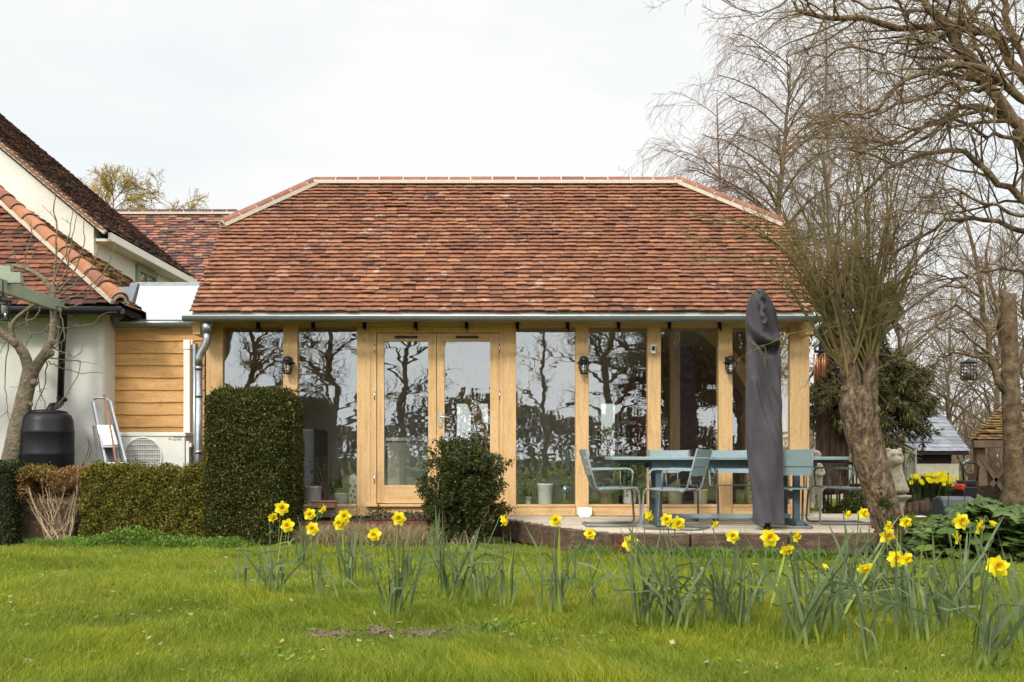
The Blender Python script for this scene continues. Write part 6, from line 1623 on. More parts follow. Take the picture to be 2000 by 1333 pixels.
# ================================================================== daffodils
def daffodil(label, base, flowers, nleaf=9, h=None, group='daffodils in the lawn', name='daffodil_clump', spread=.10, arch=.12, bw=.05, lmat=None):
    """flowers: (px, py, size px, yaw, pitch, kind)"""
    b = on_lawn(*base); o = thing(name, label, 'daffodil' if flowers else 'daffodil leaves', b, group)
    Y = b.y; nb = NB(); n = int(nleaf * 1.35); k = np.linspace(0, 1, 9)
    if h is None: h = .34
    h = h * 1.3; hh = h * (.55 + .5 * rnd(n)); a = rnd(n) * 2 * pi; d = np.stack([np.cos(a), .6 * np.sin(a), np.zeros(n)], 1)
    lean = spread * (.1 + 1.35 * rnd(n)); droop = (rnd(n) < .32) * (.5 + .5 * rnd(n))
    st = np.array(list(b))[None] + rng.normal(size=(n, 3)) * [bw, bw * .7, 0] - [0, 0, .01]
    P = st[:, None] + d[:, None] * ((lean[:, None] * k[None] ** 1.6) + (droop * hh)[:, None] * .55 * smooth(.5, 1, k)[None] ** 1)[..., None]
    P = P + np.array([0, 0, 1]) * (hh[:, None] * (k[None] - droop[:, None] * .62 * smooth(.5, 1.0, k)[None] ** 1.3))[..., None]
    P = P + (rng.normal(size=(n, 1, 3)) * .012) * np.sin(k * 3)[None, :, None]
    wd = (.0062 + .0035 * rnd(n))[:, None] * np.array([.75, .95, 1, 1, 1, .95, .85, .6, .08])[None]
    ribbon(nb, P, wd, (rnd(n) - .5) * 2.2)
    nb.build('leaves', lmat or mt['daff_leaf'], o)
    for f in flowers:
        px, py, sz, yaw, pitch, kind = f
        dd = rng.uniform(-.05, .05); Yf = Y + dd; c = at(px, py, Yf); R_ = sz * .56 * Yf / FPX
        D = Vector((sin(R(yaw)) * cos(R(pitch)), -cos(R(yaw)) * cos(R(pitch)), sin(R(pitch))))
        # stem: up and bent over behind the flower
        back = c - D * R_ * .55
        s0 = Vector((b.x + rng.uniform(-.03, .03), b.y + rng.uniform(-.03, .03), b.z)); ap = back - D * .018 + Vector((0, 0, .016))
        pts_ = [s0, s0.lerp(ap, .5) + Vector((rng.uniform(-.012, .012), 0, 0)), s0.lerp(ap, .9) + Vector((0, 0, -.002)), ap, back]
        m = MB(); m.tube(polyline(pts_, 14), .0032, 6); m.build('stem', mt['daff_leaf'], o)
        q_ = D.to_track_quat('Z', 'Y').to_matrix(); roll = rng.uniform(0, 60)
        nbp = NB(); V = []; F = []
        if kind == 'bud':
            for kx in range(5):
                a_ = kx * 2 * pi / 5; nbp.leaves(np.array([list(back)]), np.array([list(q_ @ Vector((cos(a_) * .35, sin(a_) * .35, 1)))]), np.array([list(q_ @ Vector((cos(a_), sin(a_), 0)))]), R_ * 1.9, R_ * .9, .1)
            fo = nbp.build('flower', mt['petal'] if px != 1935 else mt['trumpet'], o); continue
        for kx in range(6):
            a_ = R(roll) + kx * pi / 3; rad = Vector((cos(a_), sin(a_), 0)); tan_ = Vector((-sin(a_), cos(a_), 0)); fl_ = .12 + .16 * rng.random() - (.35 if kind == 'side' and rng.random() < .3 else 0); ln = R_ * rng.uniform(.93, 1.08); wdt = R_ * rng.uniform(.34, .42)
            row = []
            for (u_, w_, z_) in ((.0, .25, 0), (.28, .75, .10), (.55, 1, .12), (.8, .72, .07), (1.0, .04, .0)):
                for s_ in (-1, 0, 1):
                    tws = .18 * u_ * (kx % 2 * 2 - 1)
                    V.append(back + q_ @ (rad * (u_ * ln) + tan_ * (s_ * w_ * wdt) + Vector((0, 0, R_ * (.35 + z_ + fl_ * u_ - (.10 * abs(s_)) + tws * s_ + (.02 if kx % 2 else 0))))))
            n0 = kx * 15
            for r_ in range(4):
                for s_ in range(2):
                    i0 = n0 + r_ * 3 + s_; F.append((i0, i0 + 1, i0 + 4, i0 + 3))
        fo = npmesh('flower', np.array([list(v) for v in V]), np.array(F), mt['petal'], o, True)
        m = MB(); n_ = 18; vs = []
        prof = [(.05, .38), (.20, .40), (.24, .62), (.27, .82), (.36, .98), (.40, 1.0), (.34, .96), (.24, .8), (.18, .5)]
        for (rr_, zz2) in prof:
            for kx in range(n_):
                a_ = 2 * pi * kx / n_; w_ = 1 + (.10 * sin(6 * a_ + roll) if zz2 > .9 else 0)
                vs.append(back + q_ @ Vector((R_ * rr_ * w_ * cos(a_), R_ * rr_ * w_ * sin(a_), R_ * zz2)))
        fs = [(r_ * n_ + kx, r_ * n_ + (kx + 1) % n_, (r_ + 1) * n_ + (kx + 1) % n_, (r_ + 1) * n_ + kx) for r_ in range(len(prof) - 1) for kx in range(n_)]
        m.add(vs, fs, True); m.add([vs[kx] for kx in range(n_)], [tuple(range(n_))]); m.build('trumpet', mt['trumpet'], fo)
    return o
D_ = daffodil
D_('three daffodils clustered nearest the tall clipped bush', (536, 1168), [(551, 993, 27, 25, 5, 'f'), (533, 1011, 20, 50, -5, 'f'), (561, 1027, 26, 5, 5, 'f')], 13, .42, spread=.22)
D_('short leaf clump without flowers left of the leftmost daffodils', (494, 1157), [], 5, .26, spread=.08)
D_('two daffodils, one drooping sideways, before the terracotta trough', (592, 1120), [(605, 1005, 23, 15, 0, 'f'), (632, 995, 17, 75, -20, 'side')], 12, .40, spread=.08)
D_('single low daffodil between the trough pair and the touching pair', (628, 1178), [(610, 1033, 25, 5, 0, 'f')], 6, .34, spread=.16)
D_('two touching daffodils below the lavender mound', (673, 1152), [(672, 1009, 26, 15, 5, 'f'), (663, 1023, 27, 0, 8, 'f')], 13, .40, spread=.09)
D_('single daffodil hanging low left of the glazed door', (711, 1140), [(731, 1045, 26, -12, -8, 'f')], 5, .33, spread=.05)
D_('daffodil directly below the glazed doors with a folded bud lower down', (772, 1212), [(779, 1013, 27, 5, 5, 'f'), (778, 1113, 16, 80, -30, 'bud')], 14, .44, spread=.16)
D_('tall leaf clump without flowers just right of the folded bud', (806, 1150), [], 10, .38, spread=.10)
D_('big leafy clump with one side facing daffodil before the loose bush', (903, 1172), [(986, 1018, 21, 60, -10, 'side')], 24, .46, spread=.26, bw=.09)
D_('slim leaf clump without flowers left of the big leafy clump', (862, 1128), [], 7, .42, spread=.14)
D_('leaf clump without flowers right of the loose bush', (967, 1190), [], 12, .36, spread=.12)
D_('daffodil left of the white vent box, above a fork of bent leaves', (1080, 1205), [(1085, 1017, 24, 0, 8, 'f')], 12, .42, spread=.2)
D_('daffodil just below the white vent box', (1155, 1195), [(1152, 1043, 22, 0, 5, 'f')], 8, .34, spread=.22)
D_('pair of daffodils, one high and one large and low, below the left table leg', (1256, 1228), [(1231, 1061, 30, -15, 0, 'f'), (1269, 1009, 21, 45, -5, 'side')], 13, .46, spread=.2)
D_('two overlapping daffodils right of the left table leg', (1330, 1240), [(1302, 1016, 25, -5, 5, 'f'), (1324, 1023, 28, 15, 5, 'f')], 22, .46, spread=.24, bw=.06)
D_('two daffodils, a small one above a larger one, left of the covered parasol', (1440, 1238), [(1398, 1025, 17, 50, -20, 'side'), (1431, 1048, 26, 0, 8, 'f')], 20, .44, spread=.28)
D_('three daffodils around the foot of the covered parasol', (1565, 1262), [(1503, 1051, 35, 5, 10, 'f'), (1537, 1075, 27, 20, -30, 'side'), (1557, 1048, 23, 40, -5, 'side')], 14, .46, spread=.26)
D_('leafy clump with a half open bud right of the parasol foot', (1608, 1252), [(1609, 1104, 15, 60, -40, 'bud')], 15, .42, spread=.2)
D_('two high daffodils on the lawn edge left of the leaning trunk', (1672, 1195), [(1657, 1006, 18, 40, -5, 'side'), (1687, 1003, 24, 25, 15, 'f')], 20, .44, spread=.28)
D_('nodding daffodil low in front of the leaning trunk', (1692, 1298), [(1689, 1110, 27, 15, -40, 'f')], 9, .40, spread=.2)
D_('three daffodils rising before the foot of the leaning trunk', (1757, 1205), [(1769, 1020, 24, 15, 0, 'f'), (1737, 1027, 20, 35, -5, 'side'), (1733, 1047, 30, 12, 0, 'f')], 22, .44, spread=.22, bw=.08)
D_('pair of overlapping daffodils seen from behind, right of the nodding one', (1772, 1262), [(1750, 1092, 33, 0, 5, 'f'), (1771, 1092, 26, 20, -5, 'f')], 12, .42, spread=.2)
D_('group of daffodils with one orange wilted bloom before the broad leaves', (1880, 1222), [(1878, 1019, 32, 5, 10, 'f'), (1914, 1030, 28, 70, -10, 'side'), (1870, 1050, 25, 75, -5, 'side'), (1935, 1020, 16, 80, -30, 'bud')], 20, .48, spread=.3, bw=.08)
D_('largest nearest daffodil with long splayed leaves at the right edge', (1935, 1312), [(1948, 1107, 42, 2, 5, 'f')], 16, .46, spread=.26, bw=.04)
D_('leaf clump without flowers at the right picture edge', (2010, 1270), [], 12, .5, spread=.22)
D_('splayed leaf clump without flowers between the parasol and the nodding daffodil', (1640, 1215), [], 12, .38, spread=.26)
D_('leaf clump without flowers just left of the group with the wilted bloom', (1835, 1245), [], 12, .42, spread=.28)
D_('tangled leaf clump without flowers below the small and larger daffodils', (1400, 1222), [], 12, .42, spread=.34)
D_('bent leaf clump without flowers below the sixth oak post', (1475, 1200), [], 12, .38, spread=.28)
D_('pale yellow green flattened leaf rosette lying on the lawn', (967, 1232), [], 12, .07, spread=.12, lmat=mt['weed'], name='leaf_rosette', group=None)
D_('thin leaf clump without flowers near the bent leaves on the lawn', (1125, 1160), [], 6, .34, spread=.2)
# ================================================================== trees
def tree(name, label, trunk, limbs, levels, barkm, twigm, loc, group=None, trunk_sides=14, limb_sides=8, extra=None, lumps=0.0, cat='tree'):
    """trunk / limbs: list of (P, R); levels: list of grow() keyword dicts"""
    o = thing(name, label, cat, loc, group)
    if trunk:
        m = MB()
        for P, Rr in trunk:
            n = trunk_sides; b0 = len(m.v)
            m.tube([Vector(p) for p in P], list(Rr), n)
            if lumps:
                for i in range(b0, b0 + len(P) * n):
                    v = Vector(m.v[i]); k = (i - b0) // n; c = Vector(P[k]); d = v - c
                    f = 1 + lumps * (sin(v.z * 5 + v.x * 9) * .5 + sin(v.z * 17 + 11 * math.atan2(d.y, d.x)) * .3 + sin(3 * math.atan2(d.y, d.x) + v.z * 2) * .5)
                    m.v[i] = tuple(c + d * f)
        m.build('trunk', barkm, o)
    nb = NB(); fine = NB()
    if limbs:
        byn = {}
        for P, Rr in limbs: byn.setdefault(len(P), []).append((P, Rr))
        cur = []
        for n, l in byn.items():
            P = np.array([a for a, b in l]); Q = np.array([b for a, b in l]); nb.tubes(P, Q, limb_sides); cur.append((P, Q))
        allend = []
        for li, kw in enumerate(levels):
            nxt = []
            src = kw.pop('src', None)
            for P, Q in cur:
                c, q = grow(P, Q, **kw)
                if len(c): nxt.append((c, q)); (nb if li == 0 else fine).tubes(c, q, 5 if li == 0 else 3)
            cur = nxt if not kw.get('_keep') else cur + nxt
            allend += nxt
        nb.build('limbs', barkm if trunk else twigm, o, True)
        if fine.n: fine.build('twigs', twigm, o)
        return o, allend
    return o, []

# ---- leaning pollarded tree by the terrace
YA = 10.75
Pt, Rt = limb([(1748, 1100, YA), (1736, 1040, YA), (1722, 980, YA), (1701, 905, YA), (1682, 830, YA), (1676, 790, YA), (1672, 755, YA)], .32, .215, 26)
Rt = np.interp(np.linspace(0, 1, 26), [0, .15, .35, .6, .85, 1], [.23, .165, .165, .185, .20, .12])
L1, R1 = limb([(1676, 820, YA), (1662, 740, YA), (1650, 680, YA), (1636, 625, YA), (1618, 575, YA), (1596, 530, YA + .1)], .125, .025, 18)
L2, R2 = limb([(1690, 850, YA), (1696, 790, YA - .03), (1699, 735, YA - .05), (1700, 680, YA), (1697, 620, YA), (1708, 560, YA)], .115, .025, 18)
L3, R3 = limb([(1668, 740, YA + .05), (1676, 690, YA + .12), (1688, 640, YA + .1), (1684, 570, YA + .1), (1690, 500, YA + .1)], .06, .012, 14)
sh = []
def shoot(px0, py0, px1, py1, dy=0, r=.016, bow=0, n=12, Y=YA, dy0=0, r1=.25):
    a, b = np.array(list(at(px0, py0, Y + dy0))), np.array(list(at(px1, py1, Y + dy)))
    k = np.linspace(0, 1, n)[:, None]
    P = a * (1 - k) + b * k + np.array([bow, 0, 0]) * (k - k * k) * 4 + rng.normal(size=(n, 3)) * np.array([.012, .012, .008]) * k
    sh.append((P, np.linspace(r, r * r1, n)))
# main crooked branches
for a in ((1628, 640, 1575, 470, .2, .030, -.12), (1640, 700, 1600, 520, -.3, .026, -.05), (1625, 610, 1520, 450, -.1, .028, .06), (1622, 600, 1640, 380, .1, .026, .02), (1700, 650, 1735, 420, .1, .028, .05), (1705, 690, 1790, 470, -.2, .026, .06),
          (1690, 600, 1668, 360, .2, .024, -.03), (1708, 740, 1725, 520, -.25, .034, .0), (1618, 630, 1500, 500, -.35, .022, .1), (1635, 660, 1560, 560, -.4, .02, .04), (1700, 700, 1760, 560, .3, .02, 0)):
    shoot(*a[:4], dy=a[4], r=a[5], bow=a[6])
for i in range(40):
    py0 = rng.uniform(570, 750); px0 = (np.interp(py0, [575, 680, 750], [1620, 1648, 1662]) if i % 2 else np.interp(py0, [560, 680, 750], [1706, 1699, 1698])) + rng.normal() * 5
    ex = px0 + rng.normal() * 95 + (-40 if i % 2 else 25); ey = rng.uniform(240, 520)
    shoot(px0, py0, ex, ey, dy=rng.uniform(-.7, .7), r=rng.uniform(.010, .021), bow=rng.normal() * .1, dy0=rng.uniform(-.08, .1), r1=.3)
for i in range(13): shoot(rng.uniform(1615, 1640), rng.uniform(570, 650), rng.uniform(1420, 1600), rng.uniform(400, 560), dy=rng.uniform(-.8, .4), r=rng.uniform(.007, .012), bow=rng.uniform(0, .15))
# arching over the tiles
def arc(pts, r, n=16, jit=.006): P, Q = limb(pts, r, r * .22, n, jit); return (P, Q)
sh2 = [arc([(1622, 610, YA), (1560, 520, YA - .2), (1500, 465, YA - .3), (1430, 430, YA - .4), (1370, 420, YA - .5), (1290, 412, YA - .6)], .017),
       arc([(1600, 560, YA - .1), (1540, 490, YA - .2), (1480, 462, YA - .3), (1400, 470, YA - .4), (1340, 462, YA - .4)], .012),
       arc([(1615, 600, YA - .1), (1560, 550, YA - .3), (1500, 510, YA - .4), (1420, 500, YA - .5), (1350, 515, YA - .5)], .010),
       arc([(1640, 640, YA - .2), (1600, 640, YA - .3), (1545, 652, YA - .5), (1500, 672, YA - .55), (1466, 686, YA - .6)], .009),
       arc([(1618, 620, YA - .1), (1580, 590, YA - .3), (1540, 575, YA - .4), (1490, 580, YA - .5), (1450, 560, YA - .5)], .009),
       arc([(1625, 655, YA - .2), (1590, 610, YA - .4), (1555, 598, YA - .5), (1520, 605, YA - .6)], .009),
       arc([(1700, 620, YA), (1770, 520, YA), (1840, 480, YA - .1), (1900, 470, YA)], .011), arc([(1705, 680, YA), (1780, 600, YA), (1850, 585, YA), (1920, 600, YA)], .010),
       arc([(1650, 720, YA - .15), (1610, 690, YA - .3), (1590, 720, YA - .35), (1570, 760, YA - .4)], .007), arc([(1700, 730, YA - .1), (1760, 700, YA - .2), (1810, 720, YA - .3)], .007)]
polA, _ = tree('pollard_tree', 'leaning pollarded tree with a thick trunk and a fan of olive shoots beside the terrace', [(Pt, Rt), (L1, R1), (L2, R2), (L3, R3)], None, [], mt['bark'], mt['bark'], (at(1745, 0, YA).x, YA, 0), lumps=.07, trunk_sides=22)
nb = NB()
P_ = np.array([a for a, b in sh]); Q_ = np.array([b for a, b in sh]); nb.tubes(P_, Q_, 6)
P2 = np.array([a for a, b in sh2]); Q2 = np.array([b for a, b in sh2]); nb.tubes(P2, Q2, 6)
nb.build('shoots', mt['shoot'], polA, True)
fine = NB()
for P, Q in ((P_, Q_), (P2, Q2)):
    c, q = grow(P, Q, 8.0, (.2, .7), (20, 55), 6, .14, (0, 0, .3), .5, .3, t0=.3, rmin=.0024); fine.tubes(c, q, 4)
    c2, q2 = grow(c, q, 14, (.04, .2), (25, 60), 4, .16, (0, 0, .25), .6, .1, rmin=.0018); fine.tubes(c2, q2, 3)
    c3, q3 = grow(P, Q, 12, (.02, .05), (35, 80), 2, .1, (0, 0, .2), .5, .3, rmin=.002); fine.tubes(c3, q3, 3)
fine.build('twigs', mt['shoot'], polA)
# knobs and ivy
m = MB()
for (px, py, dy_, r) in ((1690, 872, -.15, .03), (1664, 800, -.14, .04), (1706, 742, -.08, .045), (1640, 650, -.07, .04), (1712, 800, -.12, .045), (1648, 760, -.09, .035)):
    MB().ball(at(px, py, YA + dy_), r, 10, 7, (1, .7, 1.1)).build('burr', mt['bark'], polA)
ivy = NB(); n = 420; t = rnd(n); px = 1722 + (1772 - 1722) * t + rng.normal(size=n) * 7; py = 960 + 110 * t + rng.normal(size=n) * 6
Q = np.stack([(px - 1000) * (YA - .2) / FPX, YA - .24 + .12 * rnd(n), EYE + (HY - py) * (YA - .2) / FPX], 1); Q = Q[(np.sin(py * .2) + rng.normal(size=n) * .6) > -.1]
ivy.leaves(Q, rdir(len(Q)) + [0, -.3, -.2], rdir(len(Q)) * .4 + [.3, -1, .3], .04, .035); o = ivy.build('ivy', mt['bush'], None, loc=(4, YA, 0)); tag(o, 'ivy climbing the right edge of the leaning trunk', 'ivy')

# ---- big tree arching in from the right
YB = 9.6
def Z(x, y, d=0): return (1200 + x / 2.38, y / 2.38, YB + d)
BL = []
def B(pts, r0, r1, n=18, jit=.02): BL.append(limb(pts, r0 * .6, r1 * .7, n, jit))
tr_pts = [(2230, 1120, YB), (2210, 950, YB), (2170, 760, YB), (2120, 600, YB), (2070, 450, YB), (2030, 340, YB)]
TB = limb(tr_pts + [(1990, 250, YB)], .30, .07, 28)
B([(2040, 370, YB), Z(1910, 640), Z(1840, 540), Z(1740, 390), Z(1640, 250), Z(1550, 150), Z(1490, 60), Z(1400, -10), Z(1300, -60)], .115, .04)
B([(2060, 430, YB), (2040, 300, YB + .3), Z(1930, 390, .3), Z(1860, 310, .3), Z(1790, 200, .3), Z(1700, 150, .3), Z(1540, 130, .3), Z(1360, 125, .2), Z(1100, 95, .1), Z(960, 80, 0), Z(870, 60, 0), Z(835, 10, 0)], .10, .022)
B([(2050, 380, YB), Z(1960, 520, -.3), Z(1880, 430, -.4), Z(1750, 345, -.5), Z(1640, 308, -.5), Z(1500, 320, -.5), Z(1400, 360, -.4), Z(1300, 430, -.4), Z(1180, 520, -.4), Z(1060, 545, -.5), Z(950, 620, -.6)], .07, .012)
B([(2070, 450, YB), Z(1960, 640, .4), Z(1830, 560, .5), Z(1700, 500, .5), Z(1580, 500, .6), Z(1500, 560, .6), Z(1380, 620, .7), Z(1250, 680, .7), Z(1150, 640, .8), Z(1060, 560, .8)], .07, .012)
B([(2085, 480, YB), Z(1980, 980, -.2), Z(1850, 900, -.2), Z(1760, 820, -.3), Z(1650, 720, -.3), Z(1520, 702, -.4), Z(1400, 730, -.4), Z(1280, 800, -.5), Z(1150, 900, -.5), Z(1040, 960, -.5)], .065, .012)
B([(2110, 560, YB), Z(1980, 1110, .3), Z(1850, 1050, .3), Z(1700, 1012, .4), Z(1560, 1030, .4), Z(1400, 1110, .5), Z(1250, 1190, .5), Z(1120, 1200, .5)], .055, .012)
B([(2040, 300, YB), Z(1900, 280, .6), Z(1850, 170, .6), Z(1800, 0, .6), Z(1790, -90, .6)], .07, .035)
B([Z(1740, 390), Z(1640, 420, .2), Z(1560, 400, .3), Z(1460, 440, .3), Z(1330, 480, .3), Z(1180, 560, .3), Z(1020, 540, .3), Z(880, 600, .2)], .035, .008)
B([Z(1910, 640), Z(1800, 620, -.3), Z(1700, 640, -.3), Z(1560, 560, -.4), Z(1420, 660, -.4), Z(1260, 740, -.4), Z(1080, 690, -.5), Z(920, 720, -.5)], .035, .008)
B([Z(1550, 150), Z(1440, 200, -.3), Z(1320, 190, -.4), Z(1220, 240, -.4), Z(1080, 220, -.5), Z(980, 260, -.5), Z(880, 220, -.5)], .03, .008)
B([Z(1490, 60), Z(1350, 40, .3), Z(1200, 30, .3), Z(1050, -10, .3), Z(900, -20, .3), Z(760, 40, .3), Z(640, 80, .3)], .028, .006)
B([Z(1980, 980), Z(1860, 1000, -.5), Z(1740, 960, -.5), Z(1600, 880, -.5), Z(1500, 880, -.5), Z(1400, 960, -.6), Z(1280, 1000, -.6)], .03, .008)
B([(2100, 620, YB), Z(1950, 1300, .2), Z(1800, 1250, .2), Z(1650, 1290, .2), Z(1500, 1280, .2)], .03, .008)
B([(2060, 300, YB), (2000, 110, YB + .8), (1940, 60, YB + .9), (1890, 20, YB + .9), (1840, -60, YB + .9)], .04, .02)
B([Z(1850, 170, .6), Z(1740, 60, .6), Z(1620, 60, .6), Z(1500, 20, .6), Z(1380, 60, .6)], .025, .008)
bigB, _ = tree('arching_tree', 'big bare lichened tree arching its limbs in from beyond the right edge', [TB], BL,
    [dict(dens=8, length=(.5, 1.7), ang=(25, 65), npts=8, wig=.15, trop=(0, 0, -.15), rr=.42, tip=.3, rmin=.005, taperlen=.35),
     dict(dens=11.0, length=(.22, .8), ang=(25, 65), npts=6, wig=.18, trop=(0, 0, -.1), rr=.5, tip=.3, rmin=.0028),
     dict(dens=13.0, length=(.05, .28), ang=(30, 75), npts=4, wig=.2, trop=(0, 0, .0), rr=.6, tip=.35, rmin=.0021)],
    mt['limbm'], mt['twig'], (at(2230, 0, YB).x, YB, 0), lumps=.05)

# ---- sawn trunk with the feeder
YC = 15.0
TC = limb([(1990, 985, YC), (1982, 930, YC), (1977, 850, YC), (1974, 750, YC), (1971, 650, YC), (1970, 575, YC)], .26, .14, 20); TC = (TC[0], np.interp(np.linspace(0, 1, 20), [0, .08, .2, 1], [.32, .21, .15, .11]))
CL = [limb(p, a, b, 14, .02) for p, a, b in (
    ([(1968, 770, YC), (1950, 745, YC), (1935, 700, YC), (1922, 630, YC), (1914, 560, YC), (1905, 500, YC), (1885, 430, YC), (1875, 380, YC)], .06, .015),
    ([(1962, 720, YC + .1), (1955, 650, YC + .1), (1945, 590, YC + .1), (1930, 520, YC + .2), (1935, 440, YC + .2)], .05, .012),
    ([(1985, 730, YC), (2008, 660, YC), (2000, 590, YC), (2010, 500, YC)], .055, .02), ([(1990, 800, YC), (2010, 780, YC), (1995, 720, YC), (2003, 650, YC)], .05, .02),
    ([(1930, 698, 13.8), (1905, 696, 13.3), (1885, 690, 13.2), (1855, 693, 13.2), (1835, 700, 13.2), (1818, 730, 13.2), (1805, 760, 13.2)], .022, .006),
    ([(1933, 690, 14), (1890, 660, 14), (1850, 640, 14), (1800, 650, 14), (1760, 690, 14)], .022, .006), ([(1915, 580, 14.6), (1870, 560, 14.6), (1830, 565, 14.6), (1780, 600, 14.6), (1740, 640, 14.6)], .022, .006),
    ([(1925, 640, 14.8), (1870, 600, 14.8), (1820, 620, 14.8), (1770, 640, 14.8)], .022, .006),
    ([(1942, 640, YC), (1960, 560, YC), (1985, 500, YC), (1975, 430, YC)], .03, .01))]
m_ = tree('feeder_tree', 'upright sawn off trunk with side limbs carrying the bird feeder', [TC], CL,
    [dict(dens=3.6, length=(.4, 1.4), ang=(20, 60), npts=7, wig=.14, trop=(0, 0, .1), rr=.45, tip=.3, rmin=.005), dict(dens=8, length=(.15, .6), ang=(25, 60), npts=5, wig=.18, trop=(0, 0, -.1), rr=.5, rmin=.003), dict(dens=5, length=(.06, .25), ang=(25, 60), npts=4, wig=.18, rr=.6, rmin=.0025)],
    mt['limbm'], mt['twig'], (at(1990, 0, YC).x, YC, 0), lumps=.05)

# ---- red barked conifer behind the terrace corner
YD = 17.2
TD = limb([(1622, 965, YD), (1618, 900, YD), (1612, 820, YD), (1608, 740, YD), (1616, 660, YD), (1640, 560, YD), (1665, 480, YD)], .25, .03, 24)
TD2 = limb([(1640, 930, YD), (1648, 860, YD), (1665, 820, YD), (1700, 790, YD)], .1, .05, 12)
DL = []
for i in range(66):
    py0 = rng.uniform(490, 810); ex = rng.uniform(1660, 1822) if i > 6 else rng.uniform(1560, 1640); drop = rng.uniform(10, 90)
    if ex > 1780: py0 = rng.uniform(690, 780)
    d = rng.uniform(-1.2, 1.2); DL.append(limb([(np.interp(py0, [480, 560, 660, 740, 820], [1665, 1640, 1616, 1608, 1608]), py0, YD), ((1606 + ex) / 2, py0 - 12 + drop * .3, YD + d * .5), (ex, min(py0 + drop, 880), YD + d)], .04, .008, 12, .03))
con, _ = tree('conifer_tree', 'dark drooping conifer with a fluted reddish trunk behind the terrace corner', [TD, TD2], DL,
    [dict(dens=4.5, length=(.25, .8), ang=(30, 70), npts=6, wig=.14, trop=(0, 0, -.8), rr=.4, tip=.3, rmin=.004, t0=.25)], mt['redbark'], mt['redbark'], (at(1618, 0, YD).x, YD, 0), lumps=.16, trunk_sides=26)
P = np.array([a for a, b in DL]); Q = np.array([b for a, b in DL]); nb = NB()
c, q = grow(P, Q, 14, (.2, .6), (30, 75), 6, .15, (0, 0, -.9), .4, .3, t0=.3, rmin=.004)
c2, q2 = grow(c, q, 22, (.08, .22), (30, 60), 4, .15, (0, 0, -.7), .5, .2, rmin=.003)
A_ = np.concatenate([c[:, 1:].reshape(-1, 3), c2.reshape(-1, 3)]); T_ = np.concatenate([(c[:, 1:] - c[:, :-1]).reshape(-1, 3), np.repeat((c2[:, -1] - c2[:, 0])[:, None], 4, 1).reshape(-1, 3)])
A_ = np.repeat(A_, 2, 0); T_ = np.repeat(T_, 2, 0); m_ = len(A_); T_ /= np.linalg.norm(T_, axis=1, keepdims=True) + 1e-9
nb.leaves(A_ + rng.normal(size=A_.shape) * .02, T_ + rdir(m_) * .6 + [0, 0, -.25], rdir(m_) + [0, -.4, .4], .10 * (.6 + .8 * rnd(m_)), .022)
nb.build('foliage', mt['conifer'], con)

# ---- birches and others far behind
def far_tree(name, label, px0, px1, ptop, Y, r, mb, mtw, nl, spread, levels, grp=None, base=890 + 30, limbdens=None, start=.3, lean=0, rise=.9):
    z0 = 0; b = at(px0, 0, Y); t = at(px1, ptop, Y)
    n = 16; k = np.linspace(0, 1, n)[:, None]
    P = np.array([[b.x, Y, -.05]]) * (1 - k) + np.array([list(t)]) * k + rng.normal(size=(n, 3)) * .05 * np.sin(k * 3)
    Rr = r * (1 - .88 * k[:, 0]); H = t.z; L_ = []
    for i in range(nl):
        u = start + (1 - start) * (i + rng.random()) / nl; j = u * (n - 1); j0 = min(int(j), n - 2); p = P[j0] * (1 - (j - j0)) + P[j0 + 1] * (j - j0)
        a = rng.random() * 2 * pi; ln = spread * (1.15 - .75 * u) * rng.uniform(.7, 1.1); kk = np.linspace(0, 1, 9)[:, None]
        d = np.array([cos(a), sin(a) * .8, 0]); q = p + d * ln * kk + np.array([0, 0, 1]) * (ln * rise * (kk - .45 * kk ** 2)) + rng.normal(size=(9, 3)) * .03 * kk
        L_.append((q, np.linspace(r * (1 - .85 * u) * .5, r * .06, 9)))
    return tree(name, label, [(P, Rr)], L_, levels, mb, mtw, (b.x, Y, 0), grp, trunk_sides=8, limb_sides=5)
weep = lambda s=1.0, dens=1.0, rm=.0065: [dict(dens=3.2 * dens, length=(.8 * s, 2.0 * s), ang=(20, 55), npts=7, wig=.12, trop=(0, 0, -.5), rr=.45, rmin=rm), dict(dens=6 * dens, length=(.5 * s, 1.5 * s), ang=(15, 50), npts=6, wig=.1, trop=(0, 0, -1.6), rr=.5, rmin=rm * .62),
                                  dict(dens=4 * dens, length=(.2 * s, .7 * s), ang=(15, 45), npts=4, wig=.1, trop=(0, 0, -1.0), rr=.6, rmin=rm * .55)]
up = lambda s=1.0, dens=1.0, rm=.006: [dict(dens=2.0 * dens, length=(.8 * s, 2.0 * s), ang=(20, 55), npts=6, wig=.14, trop=(0, 0, .3), rr=.45, rmin=rm), dict(dens=5.0 * dens, length=(.4 * s, 1.1 * s), ang=(20, 55), npts=5, wig=.16, trop=(0, 0, .2), rr=.5, rmin=rm * .7),
                                dict(dens=6.0 * dens, length=(.15 * s, .5 * s), ang=(20, 60), npts=4, wig=.16, trop=(0, 0, .1), rr=.6, rmin=rm * .6)]
far_tree('birch_tree', 'tall birch with a pale straight trunk behind the pollarded tree', 1630, 1612, 20, 27, .15, mt['birch'], mt['birchtwig'], 44, 3.2, weep(1, 1.0), 'weeping birches behind the roof', start=.35)
far_tree('birch_tree', 'second pale trunked birch just right of the straight one', 1676, 1680, 80, 28, .13, mt['birch'], mt['birchtwig'], 40, 3.0, weep(1, 1.0), 'weeping birches behind the roof', start=.35)
far_tree('birch_tree', 'weeping birch with a dark forked trunk above the right end of the tiled roof', 1478, 1545, 120, 25, .17, mt['limbm'], mt['birchtwig'], 44, 3.8, weep(1, 1.15), 'weeping birches behind the roof', start=.42)
